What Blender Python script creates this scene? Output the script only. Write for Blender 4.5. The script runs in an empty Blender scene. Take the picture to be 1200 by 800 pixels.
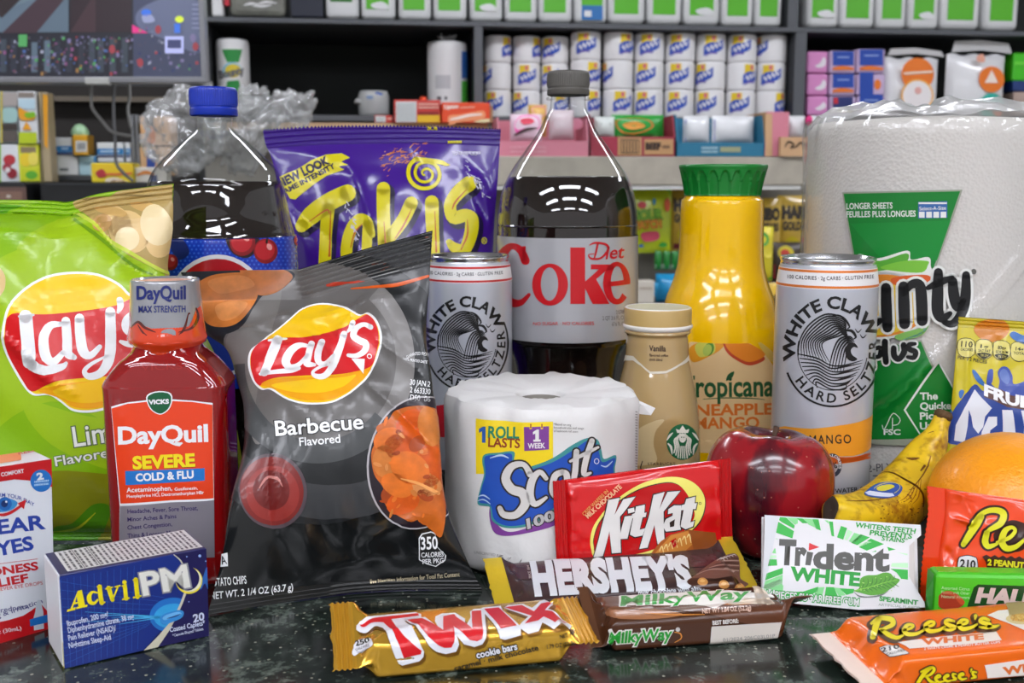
import bpy, bmesh, math, random
import numpy as np
from mathutils import Vector, Matrix
from mathutils.geometry import tessellate_polygon
SC = bpy.context.scene
COL = SC.collection
PI = math.pi
RNG = random.Random(7)
FPX = 1250.0
CH = 0.22
PITCH = math.atan((400 - 216) / FPX)
CP, SP = math.cos(PITCH), math.sin(PITCH)
def rays(px):
 px = np.atleast_2d(np.asarray(px, float))
 a = (px[:, 0] - 600) / FPX
 b = (400 - px[:, 1]) / FPX
 return np.stack([a, CP + SP * b, -SP + CP * b], 1)
def at(x, y, Y):
 d = rays([(x, y)])[0]
 p = d * (Y / d[1])
 return Vector((p[0], p[1], p[2] + CH))
def ground(x, y, z=0.0):
 d = rays([(x, y)])[0]
 t = (z - CH) / d[2]
 return Vector((d[0] * t, d[1] * t, z))
def proj(P):
 P = np.atleast_2d(P)
 x, y, z = P[:, 0], P[:, 1], P[:, 2] - CH
 w = y * CP - z * SP
 v = y * SP + z * CP
 return np.stack([600 + FPX * x / w, 400 - FPX * v / w], 1)
MATS = {}
def s2l(c):
 return c / 12.92 if c <= 0.04045 else ((c + 0.055) / 1.055) ** 2.4
def hexc(h):
 h = h.lstrip('#')
 return tuple(s2l(int(h[i:i + 2], 16) / 255) for i in (0, 2, 4))
def mat(name, col, rough=0.4, metal=0.0, spec=0.5, coat=0.0, bump=0.0, bscale=60, trans=0.0, sss=0.0, emit=0.0, vary=0.0, vscale=8, sheen=0.0, coatr=0.08):
 if name in MATS:
  return MATS[name]
 m = bpy.data.materials.new(name)
 m.use_nodes = True
 nt = m.node_tree
 b = nt.nodes['Principled BSDF']
 c = hexc(col) if isinstance(col, str) else col
 b.inputs['Base Color'].default_value = (*c, 1)
 b.inputs['Roughness'].default_value = rough
 b.inputs['Metallic'].default_value = metal
 b.inputs['Specular IOR Level'].default_value = spec
 b.inputs['Coat Weight'].default_value = coat
 b.inputs['Coat Roughness'].default_value = coatr
 if trans: b.inputs['Transmission Weight'].default_value = trans
 if sss:
  b.inputs['Subsurface Weight'].default_value = sss
  b.inputs['Subsurface Radius'].default_value = (0.01, 0.006, 0.003)
  b.inputs['Subsurface Scale'].default_value = 1.0
 if emit:
  b.inputs['Emission Color'].default_value = (*c, 1)
  b.inputs['Emission Strength'].default_value = emit
 if bump or vary:
  tc = nt.nodes.new('ShaderNodeTexCoord')
 if bump:
  n = nt.nodes.new('ShaderNodeTexNoise')
  n.inputs['Scale'].default_value = bscale
  n.inputs['Detail'].default_value = 3
  bp = nt.nodes.new('ShaderNodeBump')
  bp.inputs['Strength'].default_value = bump
  bp.inputs['Distance'].default_value = 0.004
  nt.links.new(tc.outputs['Object'], n.inputs['Vector'])
  nt.links.new(n.outputs['Fac'], bp.inputs['Height'])
  nt.links.new(bp.outputs['Normal'], b.inputs['Normal'])
 if vary:
  n2 = nt.nodes.new('ShaderNodeTexNoise')
  n2.inputs['Scale'].default_value = vscale
  n2.inputs['Detail'].default_value = 4
  hs = nt.nodes.new('ShaderNodeHueSaturation')
  hs.inputs['Color'].default_value = (*c, 1)
  mr = nt.nodes.new('ShaderNodeMapRange')
  mr.inputs['From Min'].default_value = 0.3
  mr.inputs['From Max'].default_value = 0.7
  mr.inputs['To Min'].default_value = 1 - vary
  mr.inputs['To Max'].default_value = 1 + vary
  nt.links.new(tc.outputs['Object'], n2.inputs['Vector'])
  nt.links.new(n2.outputs['Fac'], mr.inputs['Value'])
  nt.links.new(mr.outputs['Result'], hs.inputs['Value'])
  nt.links.new(hs.outputs['Color'], b.inputs['Base Color'])
 MATS[name] = m
 return m
def film(col, **k):          # printed plastic film
 kk = dict(rough=0.32, coat=0.18, coatr=0.08, spec=.4, bump=0.12, bscale=55); kk.update(k)
 return mat('film_' + str(col) + str(sorted(k.items())), col, **kk)
def ink(col, **k):           # print on paper / card
 kk = dict(rough=0.45); kk.update(k)
 return mat('ink_' + str(col) + str(sorted(k.items())), col, **kk)
def gloss(col, **k):
 kk = dict(rough=0.15, coat=0.5); kk.update(k)
 return mat('gloss_' + str(col) + str(sorted(k.items())), col, **kk)
def clear_film(name, tint=(1, 1, 1), base=0.06, rough=0.08, white=0.0, bump=0.0, bscale=40):
 """thin clear plastic: see-through, stronger mirror at grazing angles, optional milky share"""
 if name in MATS: return MATS[name]
 m = bpy.data.materials.new(name); m.use_nodes = True
 nt = m.node_tree; nt.nodes.clear()
 out = nt.nodes.new('ShaderNodeOutputMaterial')
 tr = nt.nodes.new('ShaderNodeBsdfTransparent'); tr.inputs[0].default_value = (*tint, 1)
 gl = nt.nodes.new('ShaderNodeBsdfGlossy'); gl.inputs['Roughness'].default_value = rough
 lw = nt.nodes.new('ShaderNodeLayerWeight'); lw.inputs['Blend'].default_value = .5
 pw = nt.nodes.new('ShaderNodeMath'); pw.operation = 'POWER'; pw.inputs[1].default_value = 4.0
 nt.links.new(lw.outputs['Facing'], pw.inputs[0])
 ad = nt.nodes.new('ShaderNodeMath'); ad.operation = 'MULTIPLY_ADD'
 ad.inputs[1].default_value = 0.9; ad.inputs[2].default_value = base
 ad.use_clamp = True
 mx = nt.nodes.new('ShaderNodeMixShader')
 nt.links.new(pw.outputs[0], ad.inputs[0])
 nt.links.new(ad.outputs[0], mx.inputs[0])
 nt.links.new(tr.outputs[0], mx.inputs[1]); nt.links.new(gl.outputs[0], mx.inputs[2])
 if bump:
  tc = nt.nodes.new('ShaderNodeTexCoord')
  n = nt.nodes.new('ShaderNodeTexNoise'); n.inputs['Scale'].default_value = bscale; n.inputs['Detail'].default_value = 4
  bp = nt.nodes.new('ShaderNodeBump'); bp.inputs['Strength'].default_value = bump; bp.inputs['Distance'].default_value = 0.01
  nt.links.new(tc.outputs['Object'], n.inputs['Vector']); nt.links.new(n.outputs['Fac'], bp.inputs['Height'])
  nt.links.new(bp.outputs['Normal'], gl.inputs['Normal']); nt.links.new(bp.outputs['Normal'], lw.inputs['Normal'])
 last = mx
 if white:
  df = nt.nodes.new('ShaderNodeBsdfDiffuse'); df.inputs[0].default_value = (0.9, 0.9, 0.9, 1)
  m2 = nt.nodes.new('ShaderNodeMixShader'); m2.inputs[0].default_value = white
  nt.links.new(mx.outputs[0], m2.inputs[1]); nt.links.new(df.outputs[0], m2.inputs[2])
  last = m2
 nt.links.new(last.outputs[0], out.inputs[0])
 MATS[name] = m
 return m
class Part:
 def __init__(s):
  s.V = []; s.F = []; s.M = []; s.S = []; s.mats = []; s.n = 0; s.UV = {}
 def mi(s, m):
  if m not in s.mats: s.mats.append(m)
  return s.mats.index(m)
 def add(s, V, F, m, smooth=True):
  V = np.asarray(V, float).reshape(-1, 3)
  i = s.mi(m); o = s.n
  s.V.append(V); s.n += len(V)
  for f in F:
   s.F.append([int(a) + o for a in f]); s.M.append(i); s.S.append(smooth)
  return s
 def addm(s, V, F, ms, smooth=True):
  V = np.asarray(V, float).reshape(-1, 3); o = s.n
  s.V.append(V); s.n += len(V)
  for f, m in zip(F, ms):
   s.F.append([int(a) + o for a in f]); s.M.append(s.mi(m)); s.S.append(smooth)
 def build(s, name, parent=None, loc=None, sharp=None):
  V = np.concatenate(s.V) if s.V else np.zeros((0, 3))
  off = Vector((0, 0, 0))
  if parent is not None:
   off = wloc(parent)
  elif loc is not None:
   off = Vector(loc)
  V = V - np.array(off)
  me = bpy.data.meshes.new(name)
  me.from_pydata(V.tolist(), [], s.F)
  for m in s.mats: me.materials.append(m)
  me.polygons.foreach_set('material_index', s.M)
  me.polygons.foreach_set('use_smooth', s.S)
  me.update()
  if sharp is not None:
   me.set_sharp_from_angle(angle=math.radians(sharp))
  o = bpy.data.objects.new(name, me)
  COL.objects.link(o)
  if parent is not None: o.parent = parent
  else: o.location = off
  return o
def wloc(o):
 p = Vector((0, 0, 0))
 while o is not None:
  p += o.location; o = o.parent
 return p
def tag(o, label, cat, group=None, kind=None):
 o['label'] = label; o['category'] = cat
 if group: o['group'] = group
 if kind: o['kind'] = kind
 return o
def thing(name, label, cat, loc, group=None):
 o = bpy.data.objects.new(name, None)
 o.empty_display_size = 0.02
 COL.objects.link(o); o.location = loc
 return tag(o, label, cat, group)
def copy_tree(o, parent=None):
 c = o.copy(); COL.objects.link(c)
 if parent is not None: c.parent = parent
 for ch in [x for x in bpy.data.objects if x.parent == o]:
  copy_tree(ch, c)
 return c
def spl(pts, n=6, closed=True):
 P = [np.array(p, float) for p in pts]; out = []
 N = len(P)
 rng = range(N if closed else N - 1)
 for i in rng:
  if closed: a, b, c, d = P[i - 1], P[i], P[(i + 1) % N], P[(i + 2) % N]
  else: a, b, c, d = P[max(i - 1, 0)], P[i], P[i + 1], P[min(i + 2, N - 1)]
  for k in range(n):
   t = k / n
   out.append(0.5 * ((2 * b) + (-a + c) * t + (2 * a - 5 * b + 4 * c - d) * t * t + (-a + 3 * b - 3 * c + d) * t ** 3))
 if not closed: out.append(P[-1])
 return out
def poly(*loops):
 ls = [[Vector((p[0], p[1], 0)) for p in l] for l in loops]
 tris = tessellate_polygon(ls)
 V = [(p.x, p.y) for l in ls for p in l]
 return np.array(V), [tuple(t) for t in tris]
def blob(pts, n=6): return poly(spl(pts, n))
def ell(cx, cy, rx, ry, rot=0, n=40, a0=0, a1=360):
 r = math.radians(rot); out = []
 for i in range(n + (0 if a1 - a0 >= 360 else 1)):
  a = math.radians(a0 + (a1 - a0) * i / n)
  x, y = rx * math.cos(a), -ry * math.sin(a)
  out.append((cx + x * math.cos(r) + y * math.sin(r), cy - x * math.sin(r) + y * math.cos(r)))
 return out
def disc(cx, cy, rx, ry=None, rot=0, n=40): return poly(ell(cx, cy, rx, ry or rx, rot, n))
def ring(cx, cy, rx, ry, w, rot=0, a0=0, a1=360, n=48):
 o = ell(cx, cy, rx, ry, rot, n, a0, a1); i = ell(cx, cy, rx - w, ry - w, rot, n, a0, a1)
 if a1 - a0 >= 360: o.append(o[0]); i.append(i[0])
 m = len(o)
 return np.array(o + i), [(k, k + 1, m + k + 1, m + k) for k in range(m - 1)]
def rect(x0, y0, x1, y1): return np.array([(x0, y0), (x1, y0), (x1, y1), (x0, y1)], float), [(0, 1, 2, 3)]
def quad(a, b, c, d): return np.array([a, b, c, d], float), [(0, 1, 2, 3)]
def stroke(pts, w, smooth=5, cap=True, closed=False):
 """brush stroke along points; w = width or list of widths"""
 P = [np.array(p, float) for p in pts]
 W = list(w) if hasattr(w, '__len__') else [w] * len(P)
 if smooth:
  Q = [np.array([p[0], p[1], q]) for p, q in zip(P, W)]
  Q = spl(Q, smooth, closed)
  if closed: Q.append(Q[0])
  P = [q[:2] for q in Q]; W = [max(q[2], 0.05) for q in Q]
 V = []; F = []
 for i, p in enumerate(P):
  t = P[min(i + 1, len(P) - 1)] - P[max(i - 1, 0)]
  L = np.linalg.norm(t) or 1
  nrm = np.array([-t[1], t[0]]) / L * W[i] / 2
  V += [p + nrm, p - nrm]
 for i in range(len(P) - 1): F.append((2 * i, 2 * i + 1, 2 * i + 3, 2 * i + 2))
 if cap and not closed:
  for p, q in ((P[0], W[0]), (P[-1], W[-1])):
   o = len(V); n = 12
   V += [p + np.array([math.cos(2 * PI * k / n), math.sin(2 * PI * k / n)]) * q / 2 for k in range(n)]
   F.append(tuple(range(o, o + n)))
 return np.array(V), F
def merge(*shapes):
 V = []; F = []; o = 0
 for v, f in shapes:
  V.append(np.asarray(v, float)); F += [tuple(a + o for a in q) for q in f]; o += len(v)
 return np.concatenate(V), F
_TX = {}
def _conv(s, bold=0.0):
 c = bpy.data.curves.new('t', 'FONT'); c.body = s; c.offset = bold; c.resolution_u = 3; c.fill_mode = 'FRONT'
 o = bpy.data.objects.new('t', c)
 me = bpy.data.meshes.new_from_object(o)
 V = np.array([v.co[:2] for v in me.vertices]) if len(me.vertices) else np.zeros((0, 2))
 F = [tuple(p.vertices) for p in me.polygons]
 bpy.data.objects.remove(o); bpy.data.curves.remove(c); bpy.data.meshes.remove(me)
 return V, F
def _char(ch, bold):
 k = (ch, round(bold, 4))
 if k not in _TX: _TX[k] = _conv(ch, bold)
 return _TX[k]
def _adv(ch):
 k = ('adv', ch)
 if k not in _TX:
  if 'HH' not in _TX: _TX['HH'] = _conv('HH')[0][:, 0].max()
  _TX[k] = _conv('H' + ch + 'H')[0][:, 0].max() - _TX['HH']
 return _TX[k]
def glyphs(s, bold=0.0, spacing=1.0):
 """each letter filled on its own so that bold neighbours may touch"""
 V = []; F = []; x = 0.0; n = 0
 for ch in s:
  if ch != ' ':
   v, f = _char(ch, bold)
   V.append(v + [x, 0]); F += [tuple(a + n for a in q) for q in f]; n += len(v)
  x += _adv(ch) * spacing
 return np.concatenate(V), F
_CAP = None
def text(s, p0, p1, h, bold=0.0, shear=0.0, spacing=1.0, warp=None, y0=0.0):
 """text from p0 to p1 (baseline ends, pixels), capital height h; warp(s,t)->px overrides"""
 global _CAP
 if _CAP is None:
  v, _ = glyphs('H'); _CAP = v[:, 1].max()
 B, _ = glyphs(s, 0.0, spacing)
 V, F = glyphs(s, bold, spacing)
 x0, x1 = B[:, 0].min(), B[:, 0].max()
 S = (V[:, 0] - x0) / (x1 - x0); T = V[:, 1] / _CAP + y0
 if warp is not None:
  return np.array([warp(a, b) for a, b in zip(S, T)]), F
 p0 = np.array(p0, float); p1 = np.array(p1, float)
 d = p1 - p0; L = np.linalg.norm(d); e = d / L; n = np.array([e[1], -e[0]])
 X = p0 + S[:, None] * d + (T * h)[:, None] * n + (T * h * shear)[:, None] * e
 return X, F
def arc_text(s, cx, cy, rx, ry, a0, a1, h, bold=0.0, spacing=1.0, inside=False):
 """text along an arc, a0->a1 degrees (counter-clockwise from +x, y up); inside: letters stand inward"""
 def wp(u, t):
  a = math.radians(a0 + (a1 - a0) * u)
  k = -t * h if inside else t * h
  return (cx + (rx + k) * math.cos(a), cy - (ry + k) * math.sin(a))
 return text(s, None, None, h, bold, spacing=spacing, warp=wp)
def fineprint(x0, y0, x1, y1, rows, h=0.35, slope=0.0, seed=1, shx=0.0):
 """rows of unreadable small print as short dashes"""
 r = random.Random(seed); V = []; F = []
 dy = (y1 - y0) / rows
 for i in range(rows):
  y = y0 + (i + .5) * dy; x = x0 + shx * (y - y0)
  xe = x1 + shx * (y - y0)
  while x < xe:
   w = min(r.uniform(1.5, 7) * (x1 - x0) / 60 + .6, xe - x)
   hh = dy * h
   a = slope * (x - x0)
   o = len(V)
   V += [(x, y - hh / 2 + a), (x + w, y - hh / 2 + a + slope * w), (x + w, y + hh / 2 + a + slope * w), (x, y + hh / 2 + a)]
   F.append((o, o + 1, o + 2, o + 3))
   x += w + (x1 - x0) / 45
 return np.array(V), F
class Surf:
 def __init__(s, f, us, vs, wrap=False, clip=True, off=0.00019):
  s.f = f; s.us = np.asarray(us, float); s.vs = np.asarray(vs, float); s.wrap = wrap; s.clip = clip
  s.items = []; s.off = off; s._g = None
 def nrm(s, uv):
  e = 1e-3
  a = s.f(uv + [e, 0]) - s.f(uv - [e, 0]); b = s.f(uv + [0, e]) - s.f(uv - [0, e])
  n = np.cross(a, b); L = np.linalg.norm(n, axis=1, keepdims=True); L[L == 0] = 1
  return n / L * s.sign()
 def sign(s):
  if not hasattr(s, '_sg'):
   s._sg = 1
   g = s.grid()
   s._sg = g[2]
  return s._sg
 def grid(s):
  if s._g is None:
   U, Vv = np.meshgrid(np.linspace(s.us[0], s.us[-1], 61), np.linspace(s.vs[0], s.vs[-1], 41), indexing='ij')
   uv = np.stack([U.ravel(), Vv.ravel()], 1)
   e = 1e-3
   P = s.f(uv)
   n = np.cross(s.f(uv + [e, 0]) - s.f(uv - [e, 0]), s.f(uv + [0, e]) - s.f(uv - [0, e]))
   d = np.einsum('ij,ij->i', n, P - np.array([0, 0, CH]))
   if s.wrap:      # closed body: outward = away from the centroid
    c = P.mean(0); sg = 1 if np.einsum('ij,ij->i', n, P - c).mean() > 0 else -1
   else:
    sg = 1 if d.mean() < 0 else -1
   vis = d * sg < 0
   if getattr(s, 'front', False): vis &= P[:, 1] < P[:, 1].mean()
   s._g = (uv[vis], proj(P[vis]), sg)
  return s._g
 def inv(s, px):
  uvg, pg, _ = s.grid()
  px = np.asarray(px, float)
  uv = np.empty((len(px), 2))
  for i in range(0, len(px), 400):
   d = ((px[i:i + 400, None, :] - pg[None]) ** 2).sum(2)
   uv[i:i + 400] = uvg[d.argmin(1)]
  uv0 = uv.copy()
  e = 1e-3
  for it in range(9):
   r = px - proj(s.f(uv))
   Ju = (proj(s.f(uv + [e, 0])) - proj(s.f(uv - [e, 0]))) / (2 * e)
   Jv = (proj(s.f(uv + [0, e])) - proj(s.f(uv - [0, e]))) / (2 * e)
   det = Ju[:, 0] * Jv[:, 1] - Ju[:, 1] * Jv[:, 0]
   det = np.where(np.abs(det) < 1e-3, 1e-3, det)
   du = (r[:, 0] * Jv[:, 1] - r[:, 1] * Jv[:, 0]) / det
   dv = (Ju[:, 0] * r[:, 1] - Ju[:, 1] * r[:, 0]) / det
   uv += np.clip(np.stack([du, dv], 1), -0.08, 0.08) * (0.9 if it < 6 else 0.7)
  E0 = np.abs(px - proj(s.f(uv0))).max(1); E1 = np.abs(px - proj(s.f(uv))).max(1)
  bad = (E1 > .6) & ((E1 > E0) | (np.abs(uv - uv0).max(1) > .12))
  uv[bad] = uv0[bad]
  return uv
 def put(s, shape, m, layer=1, uv=False):
  V, F = shape
  if len(V) == 0: return s
  V = np.asarray(V, float)
  if not uv: V = s.inv(V)
  s.items.append((V, F, m, layer))
  return s
 def base(s, part, m, extra=None):
  nu, nv = len(s.us), len(s.vs)
  U, Vv = np.meshgrid(s.us, s.vs, indexing='ij')
  P = s.f(np.stack([U.ravel(), Vv.ravel()], 1))
  F = []
  flip = s.sign() < 0
  for i in range(nu - 1):
   for j in range(nv - 1):
    i2 = i + 1
    if s.wrap and i2 == nu - 1: i2 = 0
    q = (i * nv + j, i2 * nv + j, i2 * nv + j + 1, i * nv + j + 1)
    for q in ((q[0], q[1], q[2]), (q[0], q[2], q[3])):
     F.append(q[::-1] if flip else q)
  if callable(m):
   ms = []
   for i in range(nu - 1):
    for j in range(nv - 1):
     ms += [m((s.us[i] + s.us[i + 1]) / 2, (s.vs[j] + s.vs[j + 1]) / 2)] * 2
   part.addm(P, F, ms)
  else:
   part.add(P, F, m)
  return s
 def facet(s, uv):
  nu, nv = len(s.us), len(s.vs)
  U, W = np.meshgrid(s.us, s.vs, indexing='ij'); g = np.stack([U.ravel(), W.ravel()], 1)
  e = np.array([1e-4, 1e-4]); PG = s.f(g); NG = s.nrm(np.clip(g, [s.us[0] + (0 if s.wrap else 1e-3), s.vs[0] + 1e-3], [s.us[-1] - (0 if s.wrap else 1e-3), s.vs[-1] - 1e-3]))
  u = uv[:, 0].copy(); v = uv[:, 1]
  if s.wrap: u = u - np.floor(u)
  i = np.clip(np.searchsorted(s.us, u, side='right') - 1, 0, nu - 2); j = np.clip(np.searchsorted(s.vs, v, side='right') - 1, 0, nv - 2)
  a = ((u - s.us[i]) / (s.us[i + 1] - s.us[i]))[:, None]; b = ((v - s.vs[j]) / (s.vs[j + 1] - s.vs[j]))[:, None]
  k00, k10, k11, k01 = i * nv + j, (i + 1) * nv + j, (i + 1) * nv + j + 1, i * nv + j + 1
  lo = a >= b
  def mixg(G): return np.where(lo, G[k00] * (1 - a) + G[k10] * (a - b) + G[k11] * b, G[k00] * (1 - b) + G[k01] * (b - a) + G[k11] * a)
  return mixg(PG), mixg(NG)
 def flush(s, part):
  if not s.items: return
  bm = bmesh.new(); ml = []
  for V, F, m, layer in s.items:
   if m not in ml: ml.append(m)
   k = ml.index(m)
   vs = [bm.verts.new((a, b, layer * 1.0)) for a, b in V]
   for f in F:
    if len(set(f)) < 3: continue
    try:
     fc = bm.faces.new([vs[i] for i in f]); fc.material_index = k
    except ValueError: pass
  allv = np.concatenate([i[0] for i in s.items])
  if s.clip:
   for co, no in (((s.us[0], 0, 0), (-1, 0, 0)), ((s.us[-1], 0, 0), (1, 0, 0)), ((0, s.vs[0], 0), (0, -1, 0)), ((0, s.vs[-1], 0), (0, 1, 0))):
    if s.wrap and no[0] != 0: continue
    bmesh.ops.bisect_plane(bm, geom=bm.verts[:] + bm.edges[:] + bm.faces[:], dist=1e-7, plane_co=co, plane_no=no, clear_outer=True)
  for ax, arr in ((0, s.us), (1, s.vs)):
   if not len(bm.verts): break
   lo, hi = allv[:, ax].min(), allv[:, ax].max()
   lines = list(arr)
   if s.wrap and ax == 0:
    lines = [x + k for k in (-1, 0, 1) for x in arr[:-1]]
   for x in lines:
    if lo < x < hi:
     co = [0, 0, 0]; no = [0, 0, 0]; co[ax] = x; no[ax] = 1
     bmesh.ops.bisect_plane(bm, geom=bm.verts[:] + bm.edges[:] + bm.faces[:], dist=1e-7, plane_co=co, plane_no=no)
  bm.verts.ensure_lookup_table()
  if not len(bm.verts): bm.free(); return
  bm.verts.index_update()
  C = np.array([v.co[:] for v in bm.verts])
  FL = [([v.index for v in f.verts], f.material_index) for f in bm.faces]
  uv = C[:, :2].copy(); u = uv[:, 0] - (np.floor(uv[:, 0] + 1e-9) if s.wrap else 0)
  nu, nv = len(s.us), len(s.vs); X = C.tolist(); add = []; out = []; n0 = len(X)
  cell = lambda arr, x: int(min(max(np.searchsorted(arr, x, side='right') - 1, 0), len(arr) - 2))
  us_, vs_ = s.us.tolist(), s.vs.tolist()
  for ix, mi_ in FL:
   cu = sum(X[k][0] for k in ix) / len(ix); cv = sum(X[k][1] for k in ix) / len(ix)
   sh = math.floor(cu) if s.wrap else 0
   i = cell(s.us, cu - sh); j = cell(s.vs, cv)
   du, dv = us_[i + 1] - us_[i], vs_[j + 1] - vs_[j]
   d = [(X[k][0] - sh - us_[i]) / du - (X[k][1] - vs_[j]) / dv for k in ix]
   if min(d) > -1e-4 or max(d) < 1e-4: out.append((ix, mi_)); continue
   A_, B_ = [], []
   for q in range(len(ix)):
    k, k2, a, b = ix[q], ix[(q + 1) % len(ix)], d[q], d[(q + 1) % len(ix)]
    if a >= 0: A_.append(k)
    if a <= 0: B_.append(k)
    if a * b < 0:
     t = a / (a - b); X.append([X[k][c] + (X[k2][c] - X[k][c]) * t for c in range(3)])
     A_.append(len(X) - 1); B_.append(len(X) - 1)
   for g_ in (A_, B_):
    if len(g_) > 2: out.append((g_, mi_))
  C = np.array(X); uv = C[:, :2]
  P, N = s.facet(uv)
  P = P + N * (s.off * (0.8 + 0.4 * C[:, 2]))[:, None]
  F = []; ms = []
  for ix, mi_ in out:
   nn = np.zeros(3)
   for k in range(len(ix)):
    nn += np.cross(P[ix[k]], P[ix[(k + 1) % len(ix)]])
   if nn @ N[ix[0]] < 0: ix = ix[::-1]
   F.append(ix); ms.append(ml[mi_])
  part.addm(P, F, ms)
  bm.free(); s.items = []
def smooth01(x): x = np.clip(x, 0, 1); return x * x * (3 - 2 * x)
def curve_fn(pts):
 """open polyline of tuples -> smooth function of t in 0..1 (even parameter by first given t if len 1st elem)"""
 P = np.array(pts, float)
 seg = np.linalg.norm(np.diff(P[:, :2], axis=0), axis=1)
 T = np.concatenate([[0], np.cumsum(seg)]); T /= T[-1]
 Q = np.array(spl(P, 12, False)); TT = np.interp(np.linspace(0, len(P) - 1, len(Q)), np.arange(len(P)), T)
 return lambda t: np.stack([np.interp(t, TT, Q[:, k]) for k in range(P.shape[1])], -1)
def pts3(pxs):
 """[(x,y,Y),...] -> world points"""
 return [tuple(at(*p)) for p in pxs]
def coons(bottom, top, left, right):
 """each a list of world points; bottom/top left->right, left/right bottom->top"""
 def cf(p):
  P = np.array(p, float)
  seg = np.linalg.norm(np.diff(P, axis=0), axis=1)
  T = np.concatenate([[0], np.cumsum(seg)]); T /= T[-1]
  Q = np.array(spl(P, 12, False)); TT = np.interp(np.linspace(0, len(P) - 1, len(Q)), np.arange(len(P)), T)
  return lambda t: np.stack([np.interp(t, TT, Q[:, k]) for k in range(3)], -1)
 b, t, l, r = cf(bottom), cf(top), cf(left), cf(right)
 p00, p10, p01, p11 = (np.array(x, float) for x in (bottom[0], bottom[-1], top[0], top[-1]))
 def f(uv):
  u = uv[:, 0]; v = uv[:, 1]; uc = np.clip(u, 0, 1); vc = np.clip(v, 0, 1)
  U = uc[:, None]; V = vc[:, None]
  P = (1 - V) * b(uc) + V * t(uc) + (1 - U) * l(vc) + U * r(vc) - ((1 - U) * (1 - V) * p00 + U * (1 - V) * p10 + (1 - U) * V * p01 + U * V * p11)
  P = P + (u - uc)[:, None] * (p10 - p00) + (v - vc)[:, None] * (p01 - p00)
  return P
 return f
def bag_normal(P00, P10, P01):
 a = np.array(P10) - np.array(P00); b = np.array(P01) - np.array(P00)
 n = np.cross(a, b); n /= np.linalg.norm(n)
 if n[1] > 0: n = -n          # towards the camera
 return n
def lathe(cx, cy, prof, ang0=0.0, tilt=None, dens=10, mod=None):
 """prof: [(r,z),...] from bottom to top -> surface over u (turn) and v (0..1 along the profile)"""
 P = np.array(prof, float)
 seg = np.linalg.norm(np.diff(P, axis=0), axis=1)
 T = np.concatenate([[0], np.cumsum(seg)]); T /= T[-1]
 def f(uv):
  u = uv[:, 0]; v = np.clip(uv[:, 1], 0, 1)
  r = np.interp(v, T, P[:, 0]); z = np.interp(v, T, P[:, 1]) + (uv[:, 1] - v) * (P[-1, 1] - P[0, 1])
  a = 2 * PI * u + ang0
  if mod is not None: r = r + mod(u, v, z)
  X = np.stack([cx + r * np.sin(a), cy - r * np.cos(a), z], 1)
  if tilt is not None: X = tilt(X)
  return X
 f.T = T
 return f
def sprof(pts, n=8, sharp=()):
 """smooth profile through (r,z) control points, points listed in sharp stay corners"""
 out = []; run = []
 for i, p in enumerate(pts):
  run.append(p)
  if i in sharp or i == len(pts) - 1:
   if len(run) > 1:
    q = spl(run, n, False) if len(run) > 2 else [np.array(run[0], float), np.array(run[1], float)]
    out += [tuple(x) for x in (q if not out else q[1:])]
   run = [p]
 return out
def revolve(part, cx, cy, prof, m, seg=48, capb=False, capt=False, mod=None, tilt=None):
 n = len(prof); V = []; F = []
 for i in range(seg):
  a = 2 * PI * i / seg
  for r, z in prof:
   rr = r + (mod(i / seg, z) if mod else 0)
   V.append((cx + rr * math.sin(a), cy - rr * math.cos(a), z))
 for i in range(seg):
  j = (i + 1) % seg
  for k in range(n - 1):
   F.append((i * n + k, j * n + k, j * n + k + 1, i * n + k + 1))
 if capb: F.append(tuple(i * n for i in range(seg))[::-1])
 if capt: F.append(tuple(i * n + n - 1 for i in range(seg)))
 V = np.array(V)
 if tilt is not None: V = tilt(V)
 part.add(V, F, m)
 return part
def tube(part, pts, rad, m, seg=12, capped=True, flat=1.0):
 P = [Vector(p) for p in pts]; R = list(rad) if hasattr(rad, '__len__') else [rad] * len(P)
 V = []; F = []; up = Vector((0, 0, 1))
 prev = None
 for i, p in enumerate(P):
  t = (P[min(i + 1, len(P) - 1)] - P[max(i - 1, 0)]).normalized()
  if prev is None:
   a = t.cross(up)
   if a.length < 1e-3: a = t.cross(Vector((0, 1, 0)))
  else: a = prev - t * prev.dot(t)
  a.normalize(); prev = a; b = t.cross(a)
  for k in range(seg):
   g = 2 * PI * k / seg
   V.append(p + a * math.cos(g) * R[i] + b * math.sin(g) * R[i] * flat)
 for i in range(len(P) - 1):
  for k in range(seg):
   k2 = (k + 1) % seg
   F.append((i * seg + k, i * seg + k2, (i + 1) * seg + k2, (i + 1) * seg + k))
 if capped:
  F.append(tuple(range(seg))[::-1]); F.append(tuple(range((len(P) - 1) * seg, len(P) * seg)))
 part.add([tuple(v) for v in V], F, m)
 return part
class Frame:
 """local frame: o + x*ex + y*ey + z*ez"""
 def __init__(s, o, ex, ey, ez):
  s.o = np.array(o, float); s.B = np.array([ex, ey, ez], float)
 def __call__(s, L): return s.o + np.atleast_2d(L) @ s.B
def frame(o, yaw=0, pitch=0, roll=0):
 """degrees; local x to the right, y away, z up; pitch leans back about local x, roll about local y, yaw about z"""
 M = Matrix.Rotation(math.radians(yaw), 3, 'Z') @ Matrix.Rotation(math.radians(-pitch), 3, 'X') @ Matrix.Rotation(math.radians(roll), 3, 'Y')
 return Frame(o, M.col[0], M.col[1], M.col[2])
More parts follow.
